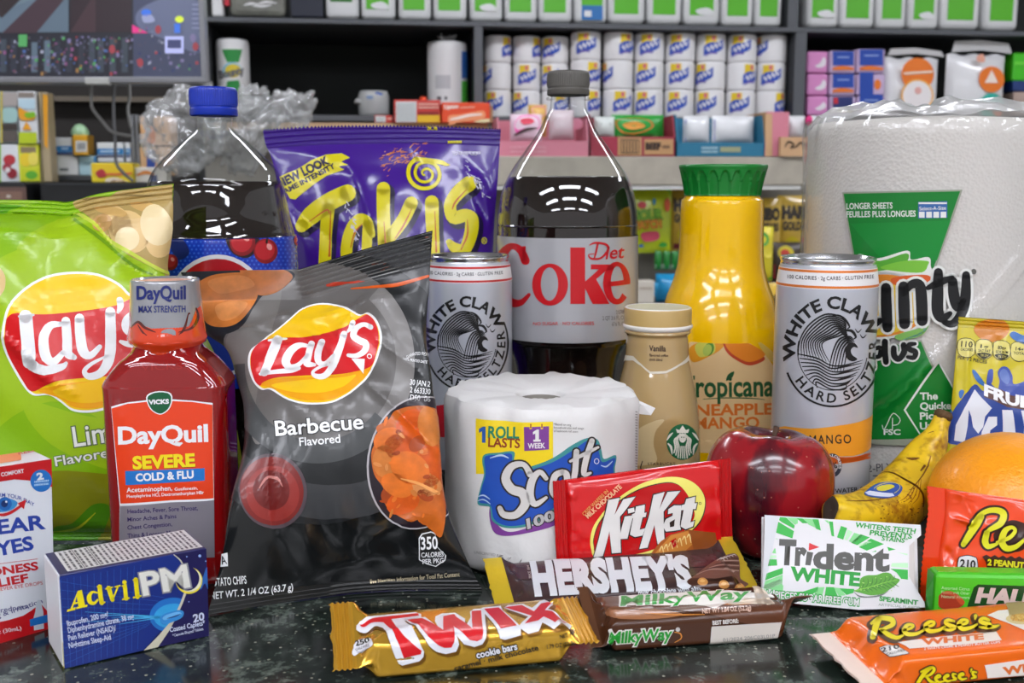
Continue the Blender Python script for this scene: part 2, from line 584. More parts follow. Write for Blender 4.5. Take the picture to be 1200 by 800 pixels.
def box_part(part, fr, x0, x1, y0, y1, z0, z1, m, bev=0.0, mats=None):
 """bevelled box in frame fr; mats optional dict face->material ('front','back','left','right','top','bottom')"""
 bm = bmesh.new()
 bmesh.ops.create_cube(bm, size=1)
 for v in bm.verts:
  v.co = ((x0 + x1) / 2 + v.co.x * (x1 - x0), (y0 + y1) / 2 + v.co.y * (y1 - y0), (z0 + z1) / 2 + v.co.z * (z1 - z0))
 if bev:
  bmesh.ops.bevel(bm, geom=bm.edges[:], offset=bev, segments=2, affect='EDGES', profile=0.5)
 bm.normal_update(); bm.verts.index_update()
 V = fr(np.array([v.co[:] for v in bm.verts])) if fr else np.array([v.co[:] for v in bm.verts])
 F = []; ms = []
 for f in bm.faces:
  F.append([v.index for v in f.verts])
  n = f.normal; k = None
  if n.y < -.8: k = 'front'
  elif n.y > .8: k = 'back'
  elif n.x < -.8: k = 'left'
  elif n.x > .8: k = 'right'
  elif n.z > .8: k = 'top'
  elif n.z < -.8: k = 'bottom'
  ms.append((mats or {}).get(k, m))
 part.addm(V, F, ms, smooth=False)
 bm.free()
 return part
def plane_surf(fr, a, b, c, off=0.00012):
 """flat printed face: a=origin corner (local), b,c = the two edge ends"""
 A, B, Cc = (fr(np.array([p]))[0] for p in (a, b, c))
 def f(uv): return A + uv[:, :1] * (B - A) + uv[:, 1:2] * (Cc - A)
 return Surf(f, [0, 1], [0, 1], off=off)
def cp(pts, ox, oy, sc):
 """points read off an enlarged view -> photo pixels"""
 return [(ox + p[0] / sc, oy + p[1] / sc) for p in pts]
def cps(shape, ox, oy, sc):
 return np.array([ox, oy]) + np.asarray(shape[0]) / sc, shape[1]
def zof(y, Y):
 d = rays([(600, y)])[0]
 return CH + d[2] / d[1] * Y
def prof_px(Y, rows):
 out = []
 for y, h in rows:
  z = zof(y, Y); w = Y * CP - (z - CH) * SP
  out.append((h * w / FPX, z))
 return out
def make_bag(bottom, top, left, right, bulge, sb, st, nu, nv, creases=(), noise=0.0, seed=3, zig_top=0, zig_amp=0.0, ridges=0, edge=0.75, back=0.8, fp=1.0, extra=None, seal_from=-1.0):
 """pillow bag: front sheet surface + functions for the back sheet; v 0..sb and st..1 are the flat crimped seals"""
 B, T, L, R = pts3(bottom), pts3(top), pts3(left), pts3(right)
 c = coons(B, T, L, R)
 n = bag_normal(B[0], B[-1], T[0])
 rr = np.random.RandomState(seed)
 terms = [(rr.uniform(-1, 1), rr.uniform(-1, 1), rr.uniform(0, 6.28), rr.uniform(4, 16)) for _ in range(9)]
 def env(u, v):
  a = np.clip(np.sin(PI * np.clip(u, 0, 1)), 0, 1) ** edge
  w = np.clip((v - sb) / (st - sb), 0, 1)
  return a * np.clip(np.sin(PI * w), 0, 1) ** fp, w
 def disp(u, v):
  e, w = env(u, v)
  d = bulge * e
  if noise:
   s = 0
   for a, b, p, k in terms: s = s + np.sin(k * (a * u * 1.6 + b * v * 1.6) * 2 + p)
   near = 0.35 + 0.65 * np.exp(-(np.minimum(w, 1 - w) / 0.16) ** 2)
   d = d + noise * s / 3 * np.clip(e * 2.5, 0, 1) * near
  for (u0, v0, u1, v1, amp, wd) in creases:
   dx, dy = u1 - u0, v1 - v0; L2 = dx * dx + dy * dy
   t = ((u - u0) * dx + (v - v0) * dy) / L2; tc = np.clip(t, 0, 1)
   q = np.hypot(u - u0 - tc * dx, v - v0 - tc * dy)
   d = d + amp * np.exp(-np.abs(q / wd) ** 1.3) * np.clip(4 * tc * (1 - tc) + .15, 0, 1) * np.clip(e * 4, 0, 1)
  if ridges:
   inseal = np.where(v > st, smooth01((v - st) / .01), 0) + np.where(v < sb, smooth01((sb - v) / .01), 0)
   d = d + 0.0007 * np.sin(v * ridges * 2 * PI) * inseal * smooth01((u - seal_from) / .06)
  if extra is not None: d = d + extra(u, v, e)
  return d
 def vz(u, v):
  if not zig_top: return v
  tri = np.abs((u * zig_top) % 1 - .5) * 2
  return v - zig_amp * tri * np.clip((v - st) / (1 - st), 0, 1) ** 6
 def f(uv):
  u, v = uv[:, 0], uv[:, 1]
  return c(np.stack([u, vz(u, v)], 1)) + disp(u, v)[:, None] * n
 def fb(uv):
  u, v = uv[:, 0], uv[:, 1]
  e, w = env(u, v)
  d = -bulge * back * e - 0.0006
  if ridges:
   inseal = np.where(v > st, 1, 0) + np.where(v < sb, 1, 0)
   d = d + 0.0007 * np.sin(v * ridges * 2 * PI) * inseal
  return c(np.stack([u, vz(u, v)], 1)) + d[:, None] * n
 us = np.linspace(0, 1, nu + 1); vs = np.linspace(0, 1, nv + 1)
 vs = np.unique(np.concatenate([vs[(vs < sb - 1e-4) | ((vs > sb + 1e-4) & (vs < st - 1e-4)) | (vs > st + 1e-4)], [sb, st]]))
 if ridges:
  vs = np.unique(np.concatenate([vs[(vs >= sb) & (vs <= st)], np.arange(0, sb, .25 / ridges), np.arange(st, 1, .25 / ridges), [1.0]]))
 S = Surf(f, us, vs)
 S.back = fb; S.sb = sb; S.st = st
 return S
def bag_sheet(S, part, m, v0, v1, both=True, mback=None):
 vs = S.vs[(S.vs >= v0 - 1e-6) & (S.vs <= v1 + 1e-6)]
 A = Surf(S.f, S.us, vs); A._sg = S.sign(); A._g = S.grid()
 A.base(part, m)
 if both:
  Bk = Surf(S.back, S.us[::3] if (len(S.us) - 1) % 3 == 0 else S.us, vs); Bk._sg = -S.sign(); Bk._g = S.grid()
  Bk.us = S.us
  Bk.base(part, mback or m)
 return part
WHITE = lambda: film('#f0f1f2')
# ================================================================= barbecue chip bag
def bbq_bag():
 g = lambda x, y: (x, y - 1.6, ground(x, y).y)
 bottom = [g(243, 722), g(320, 709), g(380, 700), g(420, 695), g(480, 692), g(565, 692)]
 top = [(212, 319, .632), (280, 317, .63), (340, 316, .626), (362, 312, .62), (430, 291, .61), (507, 270, .60)]
 left = [bottom[0], (260, 655, .534), (270, 590, .543), (285, 530, .557), (287, 480, .572), (279, 447, .597), (267, 410, .606), (240, 388, .614), (224, 350, .622), top[0]]
 right = [bottom[-1], (550, 662, .555), (532, 620, .558), (518, 575, .562), (512, 500, .572), (505, 440, .58), (499, 390, .587), (503, 330, .595), top[-1]]
 cr = [(.62, .55, .97, .38, -.004, .026), (.95, .82, .98, .50, .003, .03), (.35, .80, .97, .84, .0035, .028), (.1, .78, .45, .86, .003, .018),
  (.05, .62, .30, .72, .003, .02), (.10, .45, .26, .18, .003, .03), (.3, .06, .7, .10, .003, .02), (.2, .16, .12, .45, -.003, .02),
  (.55, .12, .9, .22, .002, .02), (.5, .68, .74, .86, .002, .014), (.72, .70, .9, .60, -.002, .015)]
 S = make_bag(bottom, top, left, right, .026, .045, .90, 96, 84, cr, .0026, 11, ridges=70, seal_from=.42)
 t = thing('chip_bag', 'black bag of barbecue potato chips with yellow and red emblem', 'chip bag', ground(400, 705), 'chip bags')
 base = film('#131516', rough=.2, coat=.4, spec=.45)
 P = Part(); bag_sheet(S, P, base, S.sb, S.st)
 grey, dgrey, dk = film('#625f5d'), film('#3c3d3f'), film('#1e2022')
 O = lambda pts: cp(pts, 220, 260, 3.3333)
 S.put(poly(ell(372, 420, 178, 195, -8)), dk, 1)
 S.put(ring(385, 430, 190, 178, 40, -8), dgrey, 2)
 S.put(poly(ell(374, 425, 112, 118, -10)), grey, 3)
 S.put(blob([(265, 400), (330, 335), (300, 470), (318, 500), (300, 520), (285, 470)]), film('#726f6c'), 3.5)  # grey reflection on the bag's upper left, painted into the film colour
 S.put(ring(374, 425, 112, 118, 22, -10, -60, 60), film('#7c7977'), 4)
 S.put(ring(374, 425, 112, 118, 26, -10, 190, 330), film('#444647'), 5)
 ch = [film(c, vary=.16, vscale=130) for c in ('#d07a34', '#df8f4c', '#c4621f', '#d2560f', '#e07222', '#a84410')]
 S.put(blob(O([(20, 180), (150, 172), (330, 172), (420, 205), (370, 262), (300, 285), (262, 330), (200, 420), (80, 450), (20, 440), (30, 300)])), film('#20222a'), 4)
 S.put(blob(O([(205, 190), (270, 176), (350, 178), (412, 212), (370, 262), (320, 285), (275, 285), (245, 250)])), ch[0], 5)
 S.put(blob(O([(38, 250), (90, 212), (170, 200), (240, 202), (272, 230), (274, 290), (240, 350), (190, 400), (130, 412), (75, 395), (45, 330)]), 5), ch[0], 6)
 S.put(blob(O([(80, 235), (160, 212), (230, 215), (262, 250), (200, 270), (120, 280)])), ch[1], 7)
 S.put(blob(O([(110, 330), (180, 310), (235, 320), (190, 375), (130, 385)])), ch[1], 7)
 S.put(stroke(O([(640, 262), (720, 256), (820, 246), (940, 212)]), [1.5, 3, 4.5, 3]), ch[3], 5)
 S.put(stroke(O([(545, 248), (600, 240), (690, 232)]), [2, 4, 1]), film('#b33218'), 5)
 topchips = [it for it in S.items if it[3] >= 4 and it[2] in [film('#20222a')] + ch]
 out = [(285, 470), (380, 395), (450, 338), (530, 318), (620, 335), (675, 362), (708, 354), (742, 385), (760, 450), (748, 520), (725, 575), (690, 625), (630, 675), (560, 708), (470, 714), (390, 695), (325, 657), (290, 657), (258, 625), (238, 560), (245, 505)]
 S.put(blob(O(out), 5), WHITE(), 6)
 sc_ = lambda pts, k: [(500 + (x - 500) * k, 515 + (y - 515) * k) for x, y in pts]
 S.put(blob(O(sc_(out, .965)), 5), film('#f3c414'), 7)
 S.put(blob(O([(285, 640), (320, 620), (450, 610), (600, 600), (712, 570), (690, 610), (630, 662), (560, 694), (470, 700), (395, 682), (330, 650)]), 5), film('#f0a516'), 8)
 S.put(blob(O([(330, 640), (450, 622), (600, 610), (660, 600), (600, 650), (500, 672), (400, 665)]), 5), film('#f7c81e'), 9)
 S.put(blob(O([(300, 464), (400, 455), (520, 443), (620, 408), (690, 366), (712, 366), (735, 395), (747, 450), (738, 515), (714, 568), (640, 590), (560, 600), (450, 604), (350, 612), (300, 628), (285, 642), (264, 618), (250, 560), (256, 505)]), 5), film('#d2252b'), 9)
 W = WHITE()
 for pts, w in LAYS_BBQ: S.put(cps(stroke(pts, w), 220, 260, 3.3333), W, 10)
 S.put(poly(O([(640, 538), (692, 538), (686, 596)])), W, 10)
 S.put(ring(433.5, 418, 3, 3, 1), W, 10)
 S.put(text('Barbecue', (324, 511), (426, 502), 17, .06), film('#101112'), 8)
 S.put(text('Barbecue', (324, 511), (426, 502), 17, .018), WHITE(), 9)
 S.put(text('Flavored', (352, 522.5), (399, 518.5), 9.5, .012), WHITE(), 9)
 S.put(arc_text('GUARANTEED FRESH', 492, 440, 24, 24, 125, 70, 3.6, .0), WHITE(), 9)
 S.put(text('UNTIL PRINTED DATE', (472, 422), (500, 426), 3, .01), WHITE(), 9)
 for i, s in enumerate(('30 JAN 2', '2 663330', 'DS0  06')):
  S.put(text(s, (480, 451 + i * 8.8), (503, 453.5 + i * 8.8), 6.2, .01), WHITE(), 9)
 S.put(poly(ell(490, 542, 60, 78, -8)), film('#b8b3b6'), 8)
 S.put(poly(ell(490.5, 542, 58.3, 76.3, -8)), film('#241a24'), 9)
 r = random.Random(5)
 S.put(blob([(462, 482), (480, 476), (505, 478), (520, 500), (520, 620), (505, 620), (492, 608), (478, 610), (452, 592), (449, 572), (438, 555), (435, 530), (443, 512), (441, 500), (455, 492)], 5), ch[2], 10)
 for cx, cy, rx, ry, ro, k in ((485, 500, 22, 21, 30, 3), (502, 500, 12, 24, 10, 0), (455, 515, 18, 14, 20, 4), (470, 525, 20, 16, -20, 3), (450, 540, 14, 19, 0, 0), (480, 548, 24, 18, -30, 4), (503, 545, 14, 26, 0, 3), (465, 568, 20, 13, -25, 4),
        (495, 566, 22, 14, -20, 1), (472, 588, 20, 14, 20, 3), (500, 595, 16, 20, 10, 2), (455, 580, 9, 10, 0, 5), (488, 520, 11, 8, 40, 5), (470, 545, 9, 7, 0, 5), (498, 580, 10, 6, -30, 5)):
  S.put(disc(cx, cy, rx, ry, ro, 18), ch[k], 11 + (abs(cx * 7 + cy) % 5))
 for i in range(26):
  a, b = r.uniform(440, 512), r.uniform(488, 608)
  S.put(disc(a, b, r.uniform(2, 6), r.uniform(1, 3), r.uniform(0, 180), 10), ch[r.choice([1, 4, 5, 4, 0])], 16)
 S.put(stroke([(470, 560), (490, 566), (512, 578)], [1, 3.5, 4]), film('#f2a55a'), 17)
 S.put(poly(ell(320, 575, 40, 44, 10)), film('#54464c'), 8)
 S.put(poly(ell(319, 575, 37, 40, 10)), film('#7d2420'), 9)
 S.put(poly(ell(320, 578, 31, 32, 10)), film('#94302a'), 10)
 S.put(poly(ell(318, 574, 21, 23, 10)), film('#6d1b18'), 11)
 S.put(stroke([(304, 572), (312, 560), (324, 560), (330, 570)], [1, 3, 3, 1]), film('#c98078'), 12)
 bd = [(490.5, 630), (494, 624.5), (505, 622), (510, 624), (512.5, 640), (523, 650), (522, 656), (511, 663), (500, 660), (491, 655)]
 S.put(poly(bd), WHITE(), 8)
 S.put(poly([(506 + (x - 506) * .93, 643 + (y - 643) * .94) for x, y in bd]), film('#1c1e1f'), 9)
 S.put(text('350', (493.5, 643), (513, 642), 14, .02), WHITE(), 10)
 S.put(text('CALORIES', (494, 652), (520, 651), 5.4, .02), WHITE(), 10)
 S.put(text('PER PKG', (495.5, 659.5), (520, 658), 5.2, .02), WHITE(), 10)
 S.put(text('POTATO CHIPS', (247, 687), (289, 683), 9, .015), WHITE(), 9)
 S.put(text('NET WT. 2 1/4 OZ (63.7 g)', (246, 702), (343, 691), 8, .015, .1), WHITE(), 9)
 S.put(text('See Nutrition Information for Total Fat Content', (434, 683), (539, 674), 5, .012), film('#d8c9a6'), 9)
 S.put(quad((261, 649), (267, 647), (267, 663), (259, 664)), WHITE(), 9)
 S.put(text('A', (260.5, 661), (266, 660), 9, .02), film('#1c1e1f'), 10)
 S.flush(P)
 P.build('pouch', t)
 sd = film('#222324', rough=.22)
 Q = Part(); bag_sheet(S, Q, sd, S.st, 1.0)
 for k in range(10):
  S2 = Surf(S.f, S.us, S.vs); S2._sg = S.sign(); S2._g = S.grid()
  v = .905 + k * .0095
  S2.put((np.array([(.46, v), (.99, v), (.99, v + .0018), (.46, v + .0018)]), [(0, 1, 2, 3)]), film('#8b8a88', metal=.5), 2, uv=True)
  S2.flush(Q)
 S3 = Surf(S.f, S.us, S.vs[S.vs >= S.st - 1e-6]); S3._sg = S.sign(); S3._g = S.grid()
 S3.items = [(V.copy(), F, m, k) for V, F, m, k in topchips]
 for i in range(30):
  a, b = r.uniform(.72, .97), r.uniform(.91, .985)
  S3.put((np.array([(a, b), (a + r.uniform(.005, .02), b), (a + .015, b + .004), (a, b + .004)]), [(0, 1, 2, 3)]), film('#7d3a22'), 1, uv=True)
 S3.flush(Q)
 Q.build('top_seal', t)
 Q = Part(); bag_sheet(S, Q, film('#2b2c2c', rough=.2, metal=.4), 0, S.sb); Q.build('bottom_seal', t)
 return t
LAYS_BBQ = [
 ([(352, 466), (330, 520), (302, 590)], [38, 36, 34]), ([(318, 466), (352, 463), (386, 461)], [8, 12, 8]), ([(288, 597), (340, 590), (405, 583), (436, 575)], [14, 18, 22, 16]),
 ([(476, 486), (440, 484), (404, 505), (386, 545), (402, 570), (436, 560), (470, 520)], [14, 22, 32, 34, 26, 18, 14]), ([(488, 476), (474, 520), (466, 556), (496, 562)], [26, 28, 28, 14]),
 ([(528, 470), (514, 510), (514, 548), (540, 556), (574, 520)], [26, 28, 28, 20, 12]), ([(612, 440), (592, 500), (570, 565), (536, 605), (500, 606), (490, 590), (520, 570), (572, 552)], [28, 30, 28, 24, 18, 12, 12, 8]),
 ([(644, 398), (638, 418), (626, 432)], [24, 18, 8]),
 ([(716, 414), (690, 404), (660, 418), (650, 446), (672, 464), (698, 478), (692, 506), (660, 526), (628, 524)], [22, 18, 22, 26, 26, 26, 24, 20, 14])]
# ================================================================= lime chip bag
def lime_bag():
 bottom = [(-100, 632, .638), (60, 632, .638), (200, 631, .638), (300, 630, .638)]
 top = [(-150, 250, .67), (-60, 236, .67), (0, 234, .67), (60, 235, .67), (82, 236, .67), (120, 226, .667), (203, 215, .66)]
 left = [bottom[0], (-125, 460, .655), top[0]]
 right = [bottom[-1], (285, 550, .643), (262, 440, .648), (215, 350, .653), (196, 318, .655), (201, 270, .657), top[-1]]
 cr = [(.70, .97, .86, .80, -.006, .022), (.86, .80, .93, .74, -.004, .02), (.36, .72, .58, .48, .006, .03), (.60, .93, .98, .90, .003, .012), (.3, .9, .7, .87, .005, .03), (.52, .5, .62, .42, .003, .02),
  (.25, .35, .5, .2, .003, .03)]
 S = make_bag(bottom, top, left, right, .040, .04, .945, 84, 84, cr, .0022, 21, ridges=60, back=.55, fp=.55, edge=.6)
 t = thing('chip_bag', 'bright green bag of lime flavored potato chips leaning at the far left', 'chip bag', at(60, 632, .638), 'chip bags')
 P = Part()
 base = film('#69a106', rough=.25)
 bag_sheet(S, P, base, S.sb, S.st)
 G = [film('#86b60c'), film('#9cc016'), film('#579806'), film('#bcc420'), film('#4f8f0c'), film('#8a8c12')]
 S.put(blob([(-100, 240), (60, 245), (90, 262), (60, 300), (-40, 330), (-110, 300)]), G[2], 1)
 S.put(poly(ell(85, 410, 195, 178, 5)), G[0], 2)
 S.put(poly(ell(90, 415, 160, 138, 5)), G[1], 3)
 S.put(blob([(20, 290), (80, 255), (160, 275), (200, 330), (120, 320), (60, 310)]), G[1], 4)
 S.put(blob([(-10, 520), (60, 470), (150, 505), (280, 540), (300, 600), (150, 640), (60, 600)]), G[0], 4)
 S.put(blob([(30, 470), (120, 490), (260, 490), (280, 560), (150, 555), (60, 520)]), G[1], 5)
 S.put(blob([(40, 562), (140, 555), (290, 560), (290, 660), (40, 680)]), G[5], 6)
 S.put(blob([(62, 620), (85, 612), (110, 590), (130, 596), (110, 640), (70, 665)]), G[4], 7)
 S.put(stroke([(60, 622), (90, 618), (112, 600)], [1, 3, 1]), G[3], 8)
 S.put(blob([(-20, 300), (2, 316), (7, 330), (2, 345), (-20, 360)]), film('#d9b878'), 4)
 S.put(blob([(86, 238), (118, 232), (204, 218), (204, 330), (188, 318), (150, 298), (125, 275), (108, 258)]), film('#b59a5c'), 7)
 ch = [film('#e3c184'), film('#d2aa66'), film('#ecd7a6'), film('#c79a60')]
 for cx, cy, rx, ry, ro, k in ((120, 262, 12, 10, 20, 3), (140, 262, 14, 22, 30, 0), (152, 272, 22, 26, 35, 0), (183, 264, 18, 24, 10, 2), (186, 280, 16, 22, 0, 0), (150, 280, 14, 14, 0, 2), (170, 243, 18, 6, -12, 1), (130, 248, 20, 5, -12, 1)):
  S.put(disc(cx, cy, rx, ry, ro, 22), ch[k], 8 + k)
 S.put(stroke([(88, 250), (110, 262), (130, 282), (160, 300), (190, 318), (204, 322)], [3, 5, 5, 4, 4, 3]), film('#c7d64a'), 12)
 S.put(stroke([(88, 258), (112, 276), (150, 306), (178, 322)], [3, 4, 4, 2]), film('#6f9c17'), 12)
 O = lambda pts: cp(pts, 0, 200, 2.857)
 out = [(8, 520), (30, 450), (85, 392), (160, 352), (245, 339), (330, 346), (400, 378), (440, 415), (480, 420), (520, 470), (530, 540), (510, 620), (470, 700), (420, 770), (330, 805), (250, 805), (200, 770), (165, 750), (110, 750), (70, 705), (25, 620), (8, 565)]
 S.put(blob(O(out), 5), WHITE(), 8)
 ins = [(265 + (x - 265) * .965, 570 + (y - 570) * .965) for x, y in out]
 S.put(blob(O(ins), 5), film('#f5c90f'), 9)
 S.put(blob(O([(130, 735), (200, 715), (330, 700), (450, 680), (420, 755), (330, 792), (250, 790), (205, 760)])), film('#f6a910'), 10)
 S.put(blob(O([(180, 735), (260, 712), (400, 695), (400, 745), (320, 775), (240, 770)])), film('#f9c316'), 11)
 S.put(blob(O([(30, 490), (60, 478), (150, 482), (280, 470), (390, 452), (450, 425), (490, 432), (515, 480), (520, 550), (500, 620), (470, 665), (380, 685), (260, 695), (170, 710), (110, 738), (75, 695), (32, 615), (18, 555), (20, 510)]), 5), film('#d0161c'), 11)
 W = film('#eceeef')
 for pts, w in [([(88, 490), (92, 560), (100, 640)], [46, 46, 40]), ([(66, 490), (90, 487), (114, 484)], [8, 10, 8]), ([(110, 650), (150, 668), (205, 658), (222, 645)], [34, 30, 24, 12]),
    ([(205, 515), (170, 520), (148, 560), (152, 620), (180, 640), (212, 610)], [16, 26, 34, 36, 26, 18]), ([(222, 505), (226, 560), (228, 610), (250, 625)], [30, 32, 32, 18]),
    ([(268, 495), (270, 550), (280, 605), (305, 618), (335, 590)], [32, 34, 34, 24, 16]), ([(370, 475), (372, 560), (366, 630), (340, 675), (300, 688), (284, 670), (310, 645), (362, 620)], [34, 36, 36, 28, 22, 16, 12, 8]),
    ([(402, 435), (404, 455), (396, 475)], [22, 22, 10]), ([(490, 500), (455, 480), (425, 500), (425, 530), (455, 550), (480, 560), (470, 580), (430, 580), (405, 572)], [16, 20, 26, 28, 28, 26, 24, 20, 12])]:
  S.put(cps(stroke(pts, w), 0, 200, 2.857), W, 12)
 for s, a, b, h in (('Lime', (88, 523), (148, 514), 23), ('Flavored \u00b7 Potato', (66, 545.5), (215, 520), 11)):
  S.put(text(s, a, b, h, .05), film('#5b6a4c'), 8)
  S.put(text(s, a, b, h, .012), film('#e9ebe4'), 9)
 S.flush(P)
 P.build('pouch', t)
 Q = Part(); bag_sheet(S, Q, film('#93bd2c', rough=.2), S.st, 1.0)
 S3 = Surf(S.f, S.us, S.vs); S3._sg = S.sign(); S3._g = S.grid()
 S3.put((np.array([(.72, .947), (1, .947), (1, .957), (.72, .957)]), [(0, 1, 2, 3)]), film('#caa77c'), 1, uv=True)
 S3.put((np.array([(.72, .964), (1, .964), (1, .974), (.72, .974)]), [(0, 1, 2, 3)]), film('#7c6135'), 1, uv=True)
 S3.flush(Q)
 Q.build('top_seal', t)
 Q = Part(); bag_sheet(S, Q, film('#7fb020'), 0, S.sb); Q.build('bottom_seal', t)
 return t
# ================================================================= purple snack bag
def purple_bag():
 bottom = [(352, 528, .86), (460, 528, .86), (575, 528, .86)]
 top = [(308, 151, .89), (370, 147, .89), (450, 146, .888), (520, 147, .886), (587, 150, .885)]
 left = [bottom[0], (342, 420, .868), (338, 300, .875), (322, 200, .885), (311, 168, .889), top[0]]
 right = [bottom[-1], (577, 400, .866), (578, 290, .875), (584, 200, .882), top[-1]]
 cr = [(.05, .93, .35, .86, .004, .02), (.3, .93, .36, .84, .003, .015), (.36, .86, .44, .66, .003, .02), (.8, .9, .97, .76, .004, .02), (.86, .8, .95, .7, -.003, .012), (.05, .75, .3, .6, -.003, .025), (.6, .93, .68, .8, -.003, .02),
  (.36, .62, .4, .5, .004, .01)]
 S = make_bag(bottom, top, left, right, .026, .05, .93, 140, 80, cr, .0024, 5, zig_top=70, zig_amp=.012, ridges=60)
 t = thing('snack_bag', 'purple snack bag with big yellow letters standing at the back between the two cola bottles', 'snack bag', at(460, 528, .86))
 P = Part(); base = film('#431a8e', rough=.22, coat=.4)
 bag_sheet(S, P, base, S.sb, S.st)
 O = lambda pts: cp(pts, 300, 140, 4)
 Yl, dk = film('#e3d512', rough=.3), film('#1d0f3f')
 S.put(poly(O([(110, 270), (240, 205), (260, 190), (330, 165), (400, 158), (440, 180), (400, 198), (432, 215), (390, 222), (415, 235), (330, 265), (300, 285), (240, 330), (185, 375), (160, 370), (130, 320)])), Yl, 3)
 S.put(text('NEW LOOK', (329, 220), (386, 192), 9.5, .055), dk, 4)
 S.put(text('SAME INTENSITY', (331, 229), (393, 196.5), 5.6, .045), dk, 4)
 r = random.Random(9)
 oc = [film('#d9721c'), film('#b85a26'), film('#f0962c')]
 for i in range(70):
  a = r.uniform(575, 800); b = 215 - (a - 575) * .35 + r.gauss(0, 28)
  x, y = 300 + a / 4, 140 + max(115, min(b, 300)) / 4
  an = r.uniform(-.9, .1)
  L = r.uniform(2, 8)
  S.put(stroke([(x, y), (x + L * math.cos(an), y + L * math.sin(an))], [r.uniform(.6, 2.2), .3], 0, False), oc[r.randrange(3)], 2)
 sp = []
 for k in range(60):
  a = k / 59 * 4.6 * PI; rad = 8 + 78 * (k / 59) ** .9
  sp.append((795 + rad * math.cos(a + 2.3), 255 + rad * math.sin(a + 2.3) * .95))
 S.put(cps(stroke(sp, [12 + 12 * (k / 59) for k in range(60)], 2), 300, 140, 4), dk, 3)
 S.put(cps(stroke(sp, [9 + 10 * (k / 59) for k in range(60)], 2), 300, 140, 4), Yl, 5)
 S.put(cps(stroke([sp[-1], (860, 200), (890, 212), (905, 214)], [19, 22, 18, 8]), 300, 140, 4), Yl, 5)
 T = [([(215, 500), (260, 450), (340, 390), (430, 345)], [60, 85, 85, 80]), ([(340, 420), (330, 520), (325, 640), (322, 760)], [60, 58, 58, 58]),
  ([(545, 540), (520, 480), (485, 470), (445, 520), (425, 620), (440, 720)], [30, 50, 55, 55, 55, 50]), ([(525, 490), (520, 600), (520, 720)], [45, 48, 48]),
  ([(598, 325), (597, 430), (602, 560), (605, 700)], [64, 62, 62, 60]), ([(728, 392), (690, 470), (630, 550), (600, 590)], [62, 60, 58, 50]), ([(610, 590), (660, 660), (700, 740)], [50, 56, 56]),
  ([(824, 388), (826, 480), (832, 600), (836, 720)], [64, 62, 58, 52]),
  ([(1000, 300), (950, 340), (910, 400), (925, 460), (980, 450), (1010, 470), (1005, 540), (975, 610), (930, 600), (905, 575)], [70, 66, 58, 60, 62, 64, 62, 56, 48, 30])]
 for pts, w in T:
  S.put(cps(stroke([(x + 14, y + 16) for x, y in pts], [q + 14 for q in w]), 300, 140, 4), dk, 3)
 for pts, w in T:
  S.put(cps(stroke(pts, w), 300, 140, 4), Yl, 6)
 or_ = film('#c8641c')
 for pts, w in (([(250, 480), (330, 425), (345, 440)], [3, 8, 6]), ([(352, 430), (345, 640)], [4, 10]), ([(600, 480), (612, 640)], [3, 10]), ([(730, 420), (690, 500), (650, 560)], [3, 9, 4]), ([(838, 430), (845, 620)], [3, 9]),
    ([(985, 330), (935, 385), (920, 420)], [3, 9, 5]), ([(990, 470), (990, 540), (960, 610)], [3, 9, 5]), ([(500, 490), (465, 530), (445, 600)], [3, 8, 4])):
  S.put(cps(stroke(pts, w), 300, 140, 4), or_, 7)
 S.put(ring(567, 282, 3.2, 4, 1), Yl, 6); S.put(text('R', (565.6, 284), (568.6, 284), 4, .03), Yl, 6)
 W = film('#d7d3ea')
 for i in range(26):
  a, b = r.uniform(0, 1), r.gauss(0, 6)
  x, y = 545 + a * 24 + b * .3, 197 + a * 30 + b
  an = r.uniform(.3, 1.2)
  S.put(stroke([(x, y), (x + r.uniform(2, 6) * math.cos(an), y + r.uniform(2, 7) * math.sin(an))], [.5, 1.3], 0, False), W, 8)
 for i in range(20):
  a = r.uniform(0, 1); x, y = 404 + a * 14 + r.gauss(0, 2), 232 + a * 46
  S.put(stroke([(x, y), (x + r.uniform(-2, 5), y + r.uniform(2, 6))], [.6, 1.4], 0, False), W, 8)
 S.put(text('CO 30 8 L7', (560, 182), (530, 182), -4.2, .02), W, 8)
 S.put(fineprint(532, 177, 563, 181, 1, .7, seed=4), W, 8)
 S.put(fineprint(525, 165, 541, 168, 1, .7, seed=6), Yl, 8)
 S.flush(P); P.build('pouch', t)
 Q = Part(); bag_sheet(S, Q, film('#3a1780', rough=.22), S.st, 1.0)
 S3 = Surf(S.f, S.us, S.vs); S3._sg = S.sign(); S3._g = S.grid()
 S3.put(text('SL', (501, 152), (507, 152), 5, .05), Yl, 2); S3.put(poly([(508, 152), (513, 152), (510.5, 146.5)]), Yl, 2)
 S3.flush(Q); Q.build('top_seal', t)
 Q = Part(); bag_sheet(S, Q, film('#3a1780'), 0, S.sb); Q.build('bottom_seal', t)
 return t
